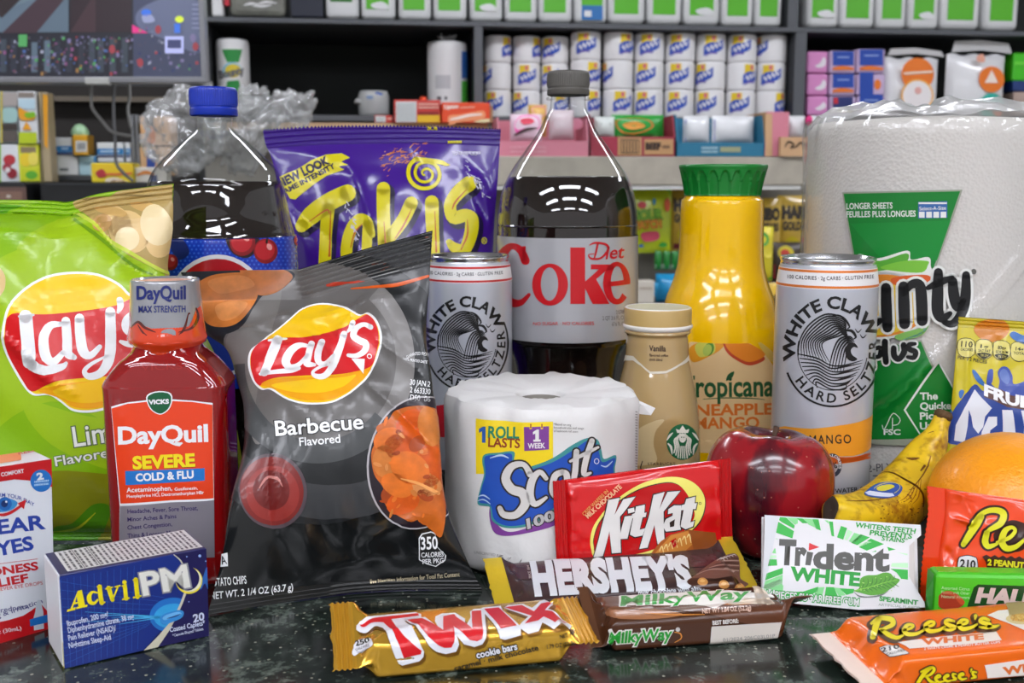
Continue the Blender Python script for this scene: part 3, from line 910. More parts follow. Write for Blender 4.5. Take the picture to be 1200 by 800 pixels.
# ================================================================= fruit snack pouch
def fruit_pouch():
 bottom = [(1090, 615, .664), (1160, 615, .664), (1270, 615, .664)]
 top = [(1124, 371, .688), (1180, 375, .688), (1290, 384, .686)]
 left = [bottom[0], (1098, 570, .669), (1112, 500, .676), (1119, 430, .682), top[0]]
 right = [bottom[-1], (1275, 530, .673), top[-1]]
 S = make_bag(bottom, top, left, right, .008, .05, .93, 64, 70, [(.1, .88, .12, .6, .002, .02), (.3, .9, .32, .75, .0015, .02)], .0012, 31, ridges=40, edge=.55)
 t = thing('snack_pouch', 'yellow pouch of fruit snacks with blue splashes behind the orange', 'snack pouch', at(1160, 615, .664))
 P = Part(); base = film('#c9b916', rough=.35); bag_sheet(S, P, base, S.sb, S.st)
 O = lambda pts: cp(pts, 1080, 360, 5)
 nav, blu, wh = film('#24418f'), film('#2a67ae'), film('#d9dbe2')
 for pts in ([(295, 375), (310, 368), (345, 410), (372, 450), (360, 460), (320, 430)], [(388, 380), (402, 362), (418, 372), (412, 440), (380, 450)], [(445, 380), (470, 348), (505, 355), (530, 400), (540, 450), (620, 420), (640, 360), (700, 360), (700, 560), (470, 520), (455, 430)],
    [(515, 160), (540, 142), (600, 165), (660, 150), (660, 215), (600, 218), (540, 190)], [(218, 500), (232, 482), (250, 492), (235, 530), (222, 528)], [(165, 610), (178, 600), (182, 640), (168, 660)]):
  S.put(blob(O(pts)), film('#3a4fa3') if pts[0][0] in (388, 445) else blu, 3)
 S.put(blob(O([(455, 390), (475, 360), (500, 375), (515, 420), (500, 450), (470, 430)])), film('#5c74b8'), 4)
 S.put(blob(O([(165, 690), (185, 610), (240, 530), (310, 450), (360, 490), (390, 440), (430, 470), (500, 520), (600, 540), (700, 530), (700, 800), (170, 800)]), 4), nav, 5)
 S.put(poly(O([(190, 780), (200, 690), (250, 590), (310, 480), (350, 530), (410, 590), (370, 640), (360, 700), (330, 740), (300, 700), (290, 640), (275, 600), (268, 700), (250, 790)])), wh, 6)
 S.put(poly(O([(390, 640), (440, 640), (440, 690), (400, 720), (390, 800), (340, 800), (350, 730)])), wh, 6)
 S.put(poly(O([(470, 600), (530, 602), (545, 700), (560, 800), (475, 800)])), wh, 6)
 S.put(poly(O([(580, 605), (680, 600), (680, 800), (590, 800), (600, 700)])), wh, 6)
 S.put(poly(O([(385, 455), (450, 475), (520, 515), (620, 530), (700, 520), (700, 600), (600, 600), (500, 585), (420, 545), (365, 525)])), film('#5b3a30'), 6)
 S.put(text('FRUIT', None, None, 1, .05, warp=lambda a, b: (1080 + (370 + a * 300) / 5, 360 + (515 + 75 * math.sin(a * 1.6) - b * 62) / 5)), film('#eef0f2'), 8)
 bk = film('#2b2a14')
 S.put(text('PER 12 PIECES', (1122, 420.5), (1156, 426), 4, .01), bk, 4)
 for i, (a, b, c2) in enumerate((('110', 'CALORIES', ''), ('1g', 'SAT FAT', '5% DV'), ('80mg', 'SODIUM', '3% DV'), ('14g', 'TOTAL', 'SUGARS'))):
  x = 1123 + i * 20.6; y = 397 + i * 1.5
  sh = [(x, y + 2), (x + 9, y - 1), (x + 18.5, y + 3), (x + 18.5, y + 18), (x + 9, y + 22), (x, y + 17)]
  S.put(stroke(sh, .7, 2, False, True), bk, 4)
  S.put(poly([(x + 9 + (p - x - 9) * .95, y + 10 + (q - y - 10) * .95) for p, q in spl(sh, 3)]), film('#d8cc6a'), 3)
  S.put(text(a, (x + (3 if i == 0 else 5), y + 9), (x + (16 if i == 0 else 14), y + 10), 6.5 if i == 0 else 4, .02), bk, 5)
  S.put(text(b, (x + 2.5, y + 13.5), (x + 16.5, y + 14.5), 3, .02), bk, 5)
  if i in (1, 2):
   S.put(blob([(x + 1, y + 16), (x + 9, y + 14.5), (x + 17.5, y + 17), (x + 9, y + 21.5)]), bk, 5)
   S.put(text(c2, (x + 5, y + 18.8), (x + 14, y + 19.5), 2.6, .01), film('#d8cc6a'), 6)
 S.put(blob(O([(305, 130), (340, 85), (420, 70), (490, 85), (515, 130), (480, 180), (410, 205), (340, 180)])), film('#c97a14'), 2)
 S.flush(P); P.build('pouch', t)
 Q = Part(); bag_sheet(S, Q, film('#b8a818'), S.st, 1.0)
 Q.build('top_seal', t)
 Q = Part(); bag_sheet(S, Q, film('#b8a818'), 0, S.sb); Q.build('bottom_seal', t)
 return t
def lathe_surf(cx, cy, prof, nu=72, vs=None, tilt=None, mod=None, zr=None, clip=True, off=0.00018):
 f = lathe(cx, cy, prof, ang0=PI, tilt=tilt, mod=mod)
 T = f.T
 if zr is not None:      # keep only part of the profile
  pass
 v = list(T) if vs is None else vs
 S = Surf(f, np.linspace(0, 1, nu + 1), v, wrap=True, clip=clip, off=off)
 S.T = T; S.prof = np.array(prof); S.front = True
 return S
def vz_of(S, z):
 return float(np.interp(z, S.prof[:, 1], S.T))
def zrange(prof, z0, z1, extra=0.0):
 """slice of a profile between two heights, pushed outwards by extra"""
 P = np.array(prof); r0, r1 = np.interp([z0, z1], P[:, 1], P[:, 0])
 mid = [(r + extra, z) for r, z in prof if z0 < z < z1]
 pts = [(r0 + extra, z0)] + mid + [(r1 + extra, z1)]
 out = []
 for a, b in zip(pts[:-1], pts[1:]):
  n = max(1, int(math.hypot(b[0] - a[0], b[1] - a[1]) / .0035))
  out += [(a[0] + (b[0] - a[0]) * k / n, a[1] + (b[1] - a[1]) * k / n) for k in range(n)]
 return out + [pts[-1]]
def dense(prof, step=.003):
 out = []
 for a, b in zip(prof[:-1], prof[1:]):
  n = max(1, int(math.hypot(b[0] - a[0], b[1] - a[1]) / step))
  out += [(a[0] + (b[0] - a[0]) * k / n, a[1] + (b[1] - a[1]) * k / n) for k in range(n)]
 return out + [prof[-1]]
PET = lambda: clear_film('clear_plastic', (0.96, 0.97, 0.97), base=.03, rough=.02)
COLA = lambda: mat('cola', (0.012, 0.006, 0.005), rough=.03, spec=.6, coat=.6, coatr=.02)
def cap_part(part, X, Y, z0, z1, r, m, ribs=60, depth=.0004, band=.28):
 h = z1 - z0
 zb = z0 + h * band
 revolve(part, X, Y, [(r * .97, z0), (r, z0 + .0006), (r, zb - .0008)], m, seg=96)
 revolve(part, X, Y, [(r, zb - .0008), (r * .965, zb - .0004), (r * .965, zb + .0004), (r * .99, zb + .0012)], m, seg=96)
 V = []; F = []
 seg = ribs * 4
 rows = [(r * .99, zb + .0012, 0), (r * .99, zb + .003, 1), (r * .985, z1 - .003, 1), (r * .975, z1 - .0012, .3), (r * .93, z1, 0), (0.0001, z1 + .0001, 0)]
 for i in range(seg):
  a = 2 * PI * i / seg; w = math.sin(a * ribs)
  for rr, z, k in rows:
   q = rr + depth * k * w
   V.append((X + q * math.sin(a), Y - q * math.cos(a), z))
 n = len(rows)
 for i in range(seg):
  j = (i + 1) % seg
  for k in range(n - 1): F.append((i * n + k, j * n + k, j * n + k + 1, i * n + k + 1))
 part.add(V, F, m)
# ================================================================= diet cola bottle
def cola_bottle(cx, Y, name, label, rows, lab, level, cap_y, cap_h, capm, draw, labm, seed):
 X = at(cx, 216, Y).x
 t = thing(name, label, 'bottle', (X, Y, 0), 'two litre soda bottles')
 pp = prof_px(Y, rows)[::-1]                   # bottom -> top
 rb = pp[0][0]
 z_low = pp[0][1]
 low = [(.0001, .004), (.02, .003), (.036, .0006), (.046, .004), (.052, .018), (rb * 1.04, z_low * .45), (rb, z_low * .8)]
 body = sprof(low + pp, 4, sharp=())
 P = Part(); revolve(P, X, Y, body, PET(), seg=72)
 zt = zof(cap_y[1], Y)
 rn = pp[-1][0]
 revolve(P, X, Y, [(rn * .98, zt - .0035), (rn * 1.24, zt - .0032), (rn * 1.24, zt - .0018), (rn * .98, zt - .0014), (rn * .98, zt + .002)], PET(), seg=72)
 P.build('clear_shell', t)
 zl = zof(level, Y)
 liq = zrange(body, .006, zl, -.0012)
 P = Part(); revolve(P, X, Y, [(.0002, .006)] + liq + [(.0002, zl)], COLA(), seg=72)
 P.build('cola', t)
 P = Part(); cap_part(P, X, Y, zof(cap_y[1], Y), zof(cap_y[0], Y), cap_h * (Y * CP) / FPX, capm)
 P.build('screw_cap', t)
 lp = dense(zrange(body, zof(lab[1], Y), zof(lab[0], Y), .0006), .003)
 S = lathe_surf(X, Y, lp, 80)
 P = Part(); S.base(P, labm); draw(S); S.flush(P); P.build('paper_label', t)
 return t
def diet_cola():
 rows = [(112, 20.5), (118, 20.5), (128, 21.5), (137, 26.5), (155, 35), (175, 49), (200, 66), (220, 75.5), (245, 81), (262, 82), (275, 82), (388, 82), (394, 75), (420, 62), (450, 58), (480, 59)]
 def draw(S):
  red = ink('#c4141f', rough=.3)
  O = (400, 200, 2.9625)
  C = lambda pts, w: S.put(cps(stroke(pts, w), *O), red, 3)
  C([(640, 312), (622, 275), (590, 262), (562, 290), (545, 350), (552, 410), (580, 452), (622, 458), (652, 430)], [30, 26, 22, 34, 46, 46, 36, 22, 12])
  S.put(cps(quad((628, 262), (641, 262), (641, 318), (630, 318)), *O), red, 3)
  S.put(cps(ring(725, 395, 62, 73, 1, 0), *O), red, 3)
  oo = ell(725, 395, 62, 73, 0, 44); ii = ell(723, 393, 30, 58, 0, 44)
  S.put(cps((np.array(oo + ii), [(k, (k + 1) % 44, 44 + (k + 1) % 44, 44 + k) for k in range(44)]), *O), red, 3)
  S.put(cps(poly([(795, 266), (846, 266), (846, 462), (795, 462)]), *O), red, 3)
  S.put(cps(poly([(845, 385), (893, 342), (866, 342), (866, 325), (945, 325), (945, 342), (918, 346), (884, 376), (930, 462), (872, 462), (846, 408)]), *O), red, 3)
  oo = ell(955, 390, 47, 74, 0, 44, 8, 318); ii = ell(957, 388, 22, 57, 0, 44, 6, 320)
  S.put(cps((np.array(oo + ii), [(k, k + 1, 46 + k, 45 + k) for k in range(44)]), *O), red, 3)
  S.put(cps(quad((925, 386), (1002, 374), (1002, 392), (925, 402)), *O), red, 3)
  S.put(cps(stroke([(862, 258), (882, 250), (918, 256), (925, 276), (900, 303), (868, 305), (858, 292), (876, 288)], [3, 7, 8, 9, 7, 7, 4, 3]), *O), red, 3)
  S.put(cps(stroke([(890, 252), (884, 280), (878, 302)], [7, 7, 5]), *O), red, 3)
  S.put(text('iet', (709.5, 303.5), (730, 302), 15, .015, .25), red, 3)
  S.put(text('NO SUGAR \u00b7 NO CALORIES', (625, 381), (696, 380.5), 3.8, .005), red, 3)
  gy = ink('#4a4648')
  for i, (s, x0) in enumerate((('2 LITERS', 722), ('2 QT 3.6 FL OZ', 706), ('67.6 FL OZ', 717))):
   S.put(text(s, (x0, 368 + i * 7), (733, 367 + i * 7), 4.6, 0), gy, 3)
 t = cola_bottle(665, .838, 'soda_bottle', 'clear two litre diet cola bottle with grey cap and silver label with big red letters', rows, (275, 390), 207,
     (84, 112), 24.5, mat('cap_grey', '#5b5853', rough=.4), draw, mat('label_silver', '#b4b4b8', rough=.25, metal=.25, coat=.4, vary=.02, vscale=3), 1)
 return t
def cherry_cola():
 rows = [(136, 20.5), (145, 20.5), (153, 22), (163, 34), (181, 53), (195, 66.5), (211, 76), (238, 80.5), (257, 83), (275, 87), (290, 88.5), (420, 88.5), (470, 86)]
 def draw(S):
  blue, red, wh = ink('#1337b5', rough=.25, coat=.5), ink('#b3141f', rough=.25, coat=.5), ink('#e8e6ea', rough=.25, coat=.5)
  dots = ink('#2f5fd6', rough=.25, coat=.5)
  for i in range(34):
   for j in range(10):
    S.put(disc(186 + i * 5.2 + (j % 2) * 2.6, 279 + j * 4.4, 1.3, 1.3, 0, 8), dots, 1)
  dark = ink('#240d18')
  S.put(blob([(200, 276), (214, 280), (222, 296), (210, 304), (200, 290)]), ink('#0c1c66'), 2)
  S.put(blob([(266, 276), (300, 276), (302, 290), (290, 302), (272, 296)]), dark, 2)
  for cx, cy, rx in ((284, 284, 15), (311, 294, 14), (200, 307, 9), (350, 282, 6)):
   S.put(disc(cx, cy, rx, rx * 1.05, 0, 26), ink('#8e0f18'), 3)
   S.put(disc(cx - 1, cy - 1, rx * .82, rx * .82, 0, 22), ink('#c4202a'), 4)
   S.put(disc(cx + rx * .3, cy - rx * .35, rx * .22, rx * .3, 30, 12), ink('#ee9a95'), 5)
  S.put(stroke([(312, 284), (313, 278), (316, 274)], [2.4, 2, 1.6]), ink('#1b1f14'), 5)
  S.put(poly(ell(255, 370, 62, 72)), wh, 5)
  S.put(poly(ell(255, 370, 58, 67)), red, 6)
  S.put(blob([(196, 372), (230, 352), (270, 372), (315, 358), (314, 385), (270, 400), (225, 385), (197, 395)]), wh, 7)
  S.put(blob([(197, 390), (230, 385), (270, 402), (312, 388), (290, 425), (255, 436), (215, 422)]), ink('#0d2a86'), 7)
 return cola_bottle(254, .765, 'soda_bottle', 'clear two litre cherry cola bottle with bright blue cap behind the green chip bag', rows, (275.5, 440), 212.5,
     (103, 136), 27, mat('cap_blue', '#1233b0', rough=.3), draw, ink('#1337b5', rough=.25, coat=.5), 2)
# ================================================================= seltzer cans
def seltzer_can(cx, Y, ytop, label, stripe, fruit, circ, rcirc, rot):
 X = at(cx, 216, Y).x
 r = .0318; H = zof(ytop, Y)
 t = thing('drink_can', label, 'can', (X, Y, 0), 'seltzer cans')
 zs = H - .021
 body = [(.0215, .0006), (.0245, .001), (.0285, .006), (.0312, .013), (r, .019)] + [(r, .019 + (zs - .019) * k / 40) for k in range(1, 41)] + [(r * .992, zs + .004), (r * .972, zs + .009), (r * .945, zs + .0145), (r * .93, zs + .0165)]
 S = lathe_surf(X, Y, dense(body, .0035), 80)
 P = Part()
 al = mat('can_white', '#c3c6cf', rough=.32, metal=.35, coat=.5, vary=.03, vscale=30)
 silver = mat('aluminium', '#d0d1d4', rough=.22, metal=.95)
 def bm(u, v):
  z = np.interp(v, S.T, S.prof[:, 1])
  return silver if (z > zs + .0158 or z < .012) else al
 S.base(P, bm)
 S.put(rect(0, vz_of(S, zs + .0025), 1, vz_of(S, zs + .0145)), ink('#e8e6e6', rough=.3), 1, uv=True)
 for z in (zs + .0125, zs + .003):
  S.put(rect(0, vz_of(S, z), 1, vz_of(S, z + .0015)), ink(stripe, rough=.3, metal=.2), 2, uv=True)
 bk = ink('#141416', rough=.3)
 k = .684 / Y
 x0, x1 = circ[0] - 52 * k, circ[0] + 48 * k
 yb = ytop + 23.5 * k + 2.5
 S.put(text('100 CALORIES \u00b7 2g CARBS \u00b7 GLUTEN FREE', None, None, 1, .015, spacing=1.1, warp=lambda a, b: (x0 + (x1 - x0) * a, yb + 2.2 * math.sin(a * PI) - b * 4.3 * k)), ink('#3a3a3e'), 3)
 cx0, cy0 = circ; rx, ry = rcirc
 S.put(arc_text('WHITE CLAW', cx0, cy0, rx * 1.07, ry * 1.07, 190 + rot, 20 + rot, 13.5 * k, .035, 1.05), bk, 2)
 S.put(arc_text('HARD SELTZER', cx0, cy0, rx * 1.30, ry * 1.30, 216 + rot, 372 + rot, 10.5 * k, .022, 1.25, inside=True), bk, 2)
 S.put(ring(cx0, cy0, rx * 1.42, ry * 1.42, 2.3 * k, 0, 203 + rot, 382 + rot), bk, 2)
 W = lambda pts, w: S.put(stroke([(cx0 + rx * p[0], cy0 - ry * p[1]) for p in pts], [q * k for q in w], 6), bk, 2)
 S.put(ring(cx0, cy0, rx * 1.0, ry * 1.0, .9 * k, 0, 165, 350), bk, 2)
 for i in range(11):
  a = i / 10
  W([(-.97 + .16 * i * .55, -.12 - .16 * a), (-.92 + .1 * i * .62, .28 - .1 * a), (-.66 + .085 * i, .66 - .28 * a), (-.2 + .05 * i, .92 - .5 * a), (.25 + .02 * i, .86 - .55 * a), (.42 - .01 * i, .68 - .42 * a)], [.6, 1.5, 1.9, 2.0, 1.4, .4])
 for i in range(6):
  a = i / 5
  W([(-.1 + .08 * i, -.45 - .02 * i), (.02 + .08 * i, .0), (.2 + .06 * i, .3 - .2 * a), (.5 - .01 * i, .36 - .2 * a), (.62 - .03 * i, .22 - .12 * a)], [.8, 1.6, 2.2, 1.8, .5])
 W([(-.1, .86), (.15, .9), (.35, .8), (.48, .62), (.42, .56)], [1, 2, 2.6, 2, 1])
 W([(.36, .52), (.55, .5), (.66, .36), (.6, .3)], [2, 3.4, 2.6, 1])
 S.put(poly([(cx0 + rx * p[0], cy0 - ry * p[1]) for p in spl([(.42, -.2), (.36, .0), (.46, .18), (.62, .2), (.72, .08), (.6, .1), (.52, .02), (.56, -.1), (.7, -.2), (.58, -.26)], 4)]), bk, 3)
 for i in range(9):
  y = -.3 - .075 * i
  hw = math.sqrt(max(.02, 1 - y * y))
  W([(-hw, y + .22 - .03 * i), (-.45, y + .12), (-.05, y - .06), (.35, y - .06 + .04 * (i % 2)), (hw * .9, y + .07)], [1.1, 1.8, 1.5, 1.9, .6])
 for dx, dy in ((.72, .5), (.86, .36)):
  W([(dx - .08, dy + .06), (dx, dy - .03), (dx + .1, dy + .05)], [.5, 1.6, .5])
 fruit(S, k)
 S.flush(P)
 P.build('can_body', t)
 P = Part()
 rt = r * .93
 revolve(P, X, Y, [(rt, zs + .0165), (rt * .985, zs + .0178), (rt * 1.005, zs + .0186), (rt * 1.01, zs + .020), (rt * .985, zs + .021), (rt * .955, zs + .0204), (rt * .94, zs + .0165), (rt * .90, zs + .0150), (rt * .86, zs + .0172), (.0002, zs + .0172)], silver, seg=80)
 lid = P.build('lid', t)
 P = Part()
 V, F = blob([(-.006, -.009), (0, -.011), (.006, -.009), (.007, 0), (.006, .009), (0, .012), (-.006, .009), (-.007, 0)], 4)
 for zz in (zs + .0180, zs + .0188):
  P.add([(X + a, Y + b, zz) for a, b in V], F, silver)
 n = len(V)
 P.add([(X + a, Y + b, zs + .0180) for a, b in V] + [(X + a, Y + b, zs + .0188) for a, b in V], [(i, (i + 1) % n, n + (i + 1) % n, n + i) for i in range(n)], silver)
 P.build('pull_tab', lid)
 return t
def cans():
 def mango(S, k):
  org, dor, bk = ink('#efa22f', rough=.3, metal=.2), ink('#dd6524', rough=.3, metal=.2), ink('#1a1a1c')
  S.put(poly([(895, 506), (920, 499), (950, 502), (985, 498), (1035, 486), (1035, 527), (1000, 534), (960, 533), (920, 537), (895, 540)]), org, 1)
  for i in range(5):
   S.put(stroke([(900, 536 + i * 2), (960, 535 + i * 2), (1000, 536 + i), (1030, 526 + i * 1.6)], [1, 2.4, 2.2, 1.4]), dor, 2)
  S.put(text('MANGO', (949, 520), (997, 519), 10, .012, spacing=1.15), bk, 3)
  S.put(ring(975, 545, 11.5, 14, 4.5), ink('#2c3040'), 2)
  S.put(arc_text('100 CALORIES', 975, 545, 7.6, 10, 200, -20, 3.2, .02), ink('#d8d8dc'), 3)
  S.put(text('5%', (969, 549), (981, 548), 7, .02), bk, 3)
  S.put(text('SPARKLING WATER &', (937, 581), (1012, 575), 5.2, .012), bk, 3)
  S.put(text('NATURAL MANGO', (937, 590), (1008, 583), 5, .012), bk, 3)
 def cherry(S, k):
  red = ink('#b81e2b', rough=.3)
  S.put(poly([(480, 480), (520, 474), (560, 476), (620, 466), (620, 500), (560, 508), (480, 510)]), red, 1)
 seltzer_can(974, .684, 300, 'tall white seltzer can with orange stripes and a mango band beside the red apple', '#e07a2e', mango, (975.5, 411), (41, 46.5), 0)
 seltzer_can(549, .785, 298, 'tall white seltzer can with red stripes behind the toilet roll', '#c9302f', cherry, (547, 402), (34.5, 40), 4)
# ================================================================= juice carafe
def juice():
 cx, Y = 847, .83
 X = at(cx, 216, Y).x
 t = thing('juice_bottle', 'tall curved bottle of yellow pineapple mango juice with a green leaf cap', 'bottle', (X, Y, 0))
 rows = [(229, 43), (233, 45), (240, 48), (298, 49), (326, 54), (350, 62.5), (382, 69), (420, 72), (470, 73), (520, 73)]
 pp = prof_px(Y, rows)[::-1]
 rb = pp[0][0]
 body = sprof([(.0002, .003), (.03, .002), (.042, .004), (rb * .98, .016), (rb, .03), (rb, pp[0][1] * .7)] + pp, 5)
 jm = mat('yellow_juice', '#ffc800', rough=.14, coat=.5, coatr=.03, vary=.02, vscale=9)
 S = lathe_surf(X, Y, dense(body, .004), 80)
 P = Part(); S.base(P, jm)
 S.flush(P); P.build('bottle_body', t)
 lp = dense(zrange(body, .02, zof(392, Y), .0005), .0035)
 S = lathe_surf(X, Y, lp, 80)
 P = Part()
 lab, gr, og = ink('#f3cf96', rough=.35), ink('#16592c'), ink('#ec7a22')
 dome = spl([(760, 470), (775, 430), (800, 405), (830, 396), (862, 396), (893, 412), (912, 440), (925, 470), (930, 700), (760, 700)], 5)
 S.put(poly(dome), lab, 1)
 S.put(blob([(808, 408), (825, 399), (850, 396), (846, 408), (830, 418), (812, 424)]), ink('#f0a21c'), 2)
 S.put(blob([(815, 404), (832, 398), (838, 405), (836, 414), (820, 418)]), ink('#dcd85a'), 3)
 S.put(poly(ell(831, 409, 5.5, 8, -20)), ink('#4f8f2a'), 4); S.put(poly(ell(829, 410, 5, 7, -20)), ink('#b9cf5c'), 5)
 S.put(blob([(847, 398), (852, 396), (872, 400), (892, 415), (895, 422), (878, 428), (860, 420), (850, 410)]), ink('#c9451f'), 3)
 S.put(blob([(849, 396), (862, 396), (885, 406), (896, 416), (878, 424), (860, 416), (851, 406)]), ink('#f08a1d'), 4)
 S.put(blob([(888, 400), (905, 412), (915, 428), (900, 420)]), ink('#e8c25a'), 2)
 S.put(text('Tropicana', (799, 465), (906, 463.5), 24, .022), gr, 3)
 S.put(blob([(851, 446), (853, 439), (860, 435), (858, 442)]), gr, 3)
 S.put(stroke([(824, 467.5), (850, 466), (880, 466.5), (896, 468)], [.6, 1.2, 1.2, .5]), gr, 3)
 S.put(text('PINEAPPLE', (799, 487), (905, 485), 12.5, .028), og, 3)
 S.put(text('MANGO', (815, 502), (889, 501), 12.5, .028), og, 3)
 S.flush(P); P.build('front_label', t)
 P = Part(); gm = mat('green_cap', '#0b7f2c', rough=.35, coat=.3)
 z0, z1 = zof(229, Y), zof(193, Y); w = Y * CP / FPX
 h = z1 - z0
 def mod(u, z):
  k = (z - z0) / h
  if k < 0.02 or k > .84: return 0
  ph = (u * 22) % 1; q = abs(ph - .5) * 2           # 0 middle of a leaf, 1 between
  arch = .80 * math.sqrt(max(0, 1 - q ** 2.2))
  return -.0018 if k < arch else 0.0
 pr = [(44.5 * w + (50.5 - 44.5) * w * k ** 1.3, z0 + h * .86 * k) for k in [i / 30 for i in range(31)]]
 pr = [(.001, z0)] + pr + [(51 * w, z0 + h * .88), (51.3 * w, z0 + h * .96), (50.5 * w, z1), (46 * w, z1 + .0002), (44 * w, z1 - .002), (.0002, z1 - .002)]
 revolve(P, X, Y, pr, gm, seg=264, mod=mod)
 P.build('screw_cap', t)
 return t
# ================================================================= coffee bottle
def coffee():
 cx, Y = 774, .72
 X = at(cx, 216, Y).x
 t = thing('coffee_bottle', 'small glass bottle of vanilla coffee drink with tan lid and round green badge', 'bottle', (X, Y, 0))
 rows = [(384, 37), (388, 39), (392, 36), (400, 36.5), (412, 37), (425, 38.5), (440, 42), (460, 46), (485, 50), (510, 52), (545, 53)]
 pp = prof_px(Y, rows)[::-1]
 rb = pp[0][0]
 body = sprof([(.0002, .003), (.02, .002), (.027, .003), (rb * .99, .012), (rb, .02)] + pp, 5)
 cm = mat('milky_coffee', '#b79a68', rough=.1, coat=1.0, coatr=.02, sss=.1)
 S = lathe_surf(X, Y, dense(body, .0035), 72)
 P = Part(); S.base(P, cm)
 tan, wh, dk = ink('#c8ab74', rough=.3), ink('#d8d0bd', rough=.3), ink('#3b2619')
 C = lambda pts: cp(pts, 720, 350, 3.81)
 S.put(poly(C([(0, 250), (45, 275), (85, 275), (120, 300), (160, 335), (230, 333), (290, 300), (330, 275), (370, 300), (370, 290), (330, 250), (290, 290), (230, 322), (160, 325), (120, 290), (85, 255), (50, 250), (30, 262)])), wh, 2)
 S.put(text('Vanilla', (761, 411), (780, 411.5), 6.5, .02), dk, 3)
 S.put(text('flavored coffee', (761, 417.5), (783, 418), 3.2, .01), dk, 3); S.put(text('drink blend', (761, 422.5), (776, 423), 3.2, .01), dk, 3)
 S.put(blob(C([(60, 640), (110, 580), (180, 545), (222, 542), (185, 590), (175, 650), (190, 720), (150, 740), (90, 735)])), ink('#cbb486', rough=.3), 2)
 S.put(blob(C([(185, 590), (240, 540), (300, 560), (260, 600), (220, 700), (190, 720), (175, 650)])), ink('#a98a58', rough=.3), 1)
 bx, by, rx, ry = 799.5, 517.5, 18.5, 21
 G, W = ink('#12633a'), ink('#e3ded0')
 S.put(disc(bx, by, rx, ry), G, 3)
 B = lambda pts, w: S.put(stroke([(bx + rx * p[0], by - ry * p[1]) for p in pts], w, 4), W, 4)
 S.put(disc(bx, by - ry * .22, rx * .22, ry * .26), W, 4)
 for sx in (-1, 1):
  for k in range(3):
   B([(sx * (.16 + .1 * k), .45 - .1 * k), (sx * (.32 + .1 * k), .1), (sx * (.22 + .12 * k), -.3), (sx * (.3 + .12 * k), -.85 + .12 * k)], [1.6, 1.6, 1.7, 1.4])
  B([(sx * .98, .1), (sx * .8, .35), (sx * .62, .5)], [1, 2.6, 1]); B([(sx * .9, -.1), (sx * .72, -.3), (sx * .66, -.7)], [1.5, 2.8, 1])
 for k in range(-2, 3): B([(k * .1, -.25), (k * .14, -.9)], [1.2, 1.2])
 S.put(poly([(bx + rx * a, by - ry * b) for a, b in ((-.34, .5), (-.42, .72), (-.2, .66), (0, .92), (.2, .66), (.42, .72), (.34, .5))]), W, 4)
 for a in (-.07, .07): S.put(disc(bx + rx * a, by - ry * .26, .8, .7, 0, 8), G, 5)
 S.put(text('STARBUCKS', (759, 545), (791, 544.5), 3.2, .012, spacing=1.2), dk, 3)
 S.put(stroke([(753, 540), (751, 548), (754, 552), (758, 548)], [1, 1.4, 1, .8]), dk, 3)
 S.flush(P); P.build('bottle_body', t)
 P = Part(); w = Y * CP / FPX
 z0, z1 = zof(383, Y), zof(360, Y)
 revolve(P, X, Y, [(36 * w, z0 - .002), (40.5 * w, z0 - .0005), (41.5 * w, z0 + .0006), (41.5 * w, z0 + .0018), (40 * w, z0 + .0025)], ink('#e4e0d8', rough=.3), seg=72)
 revolve(P, X, Y, [(40 * w, z0 + .0025), (40 * w, z1 - .001), (39.4 * w, z1)], mat('tan_lid', '#bfa062', rough=.4, coat=.3), seg=72)
 revolve(P, X, Y, [(39.4 * w, z1), (38 * w, z1 + .0006), (36.5 * w, z1 + .0003)], ink('#e4e0d8', rough=.3), seg=72)
 revolve(P, X, Y, [(36.5 * w, z1 + .0003), (34 * w, z1 + .0001), (.0002, z1)], mat('lid_top', '#cfc9a4', rough=.4), seg=72)
 P.build('lid', t)
 return t
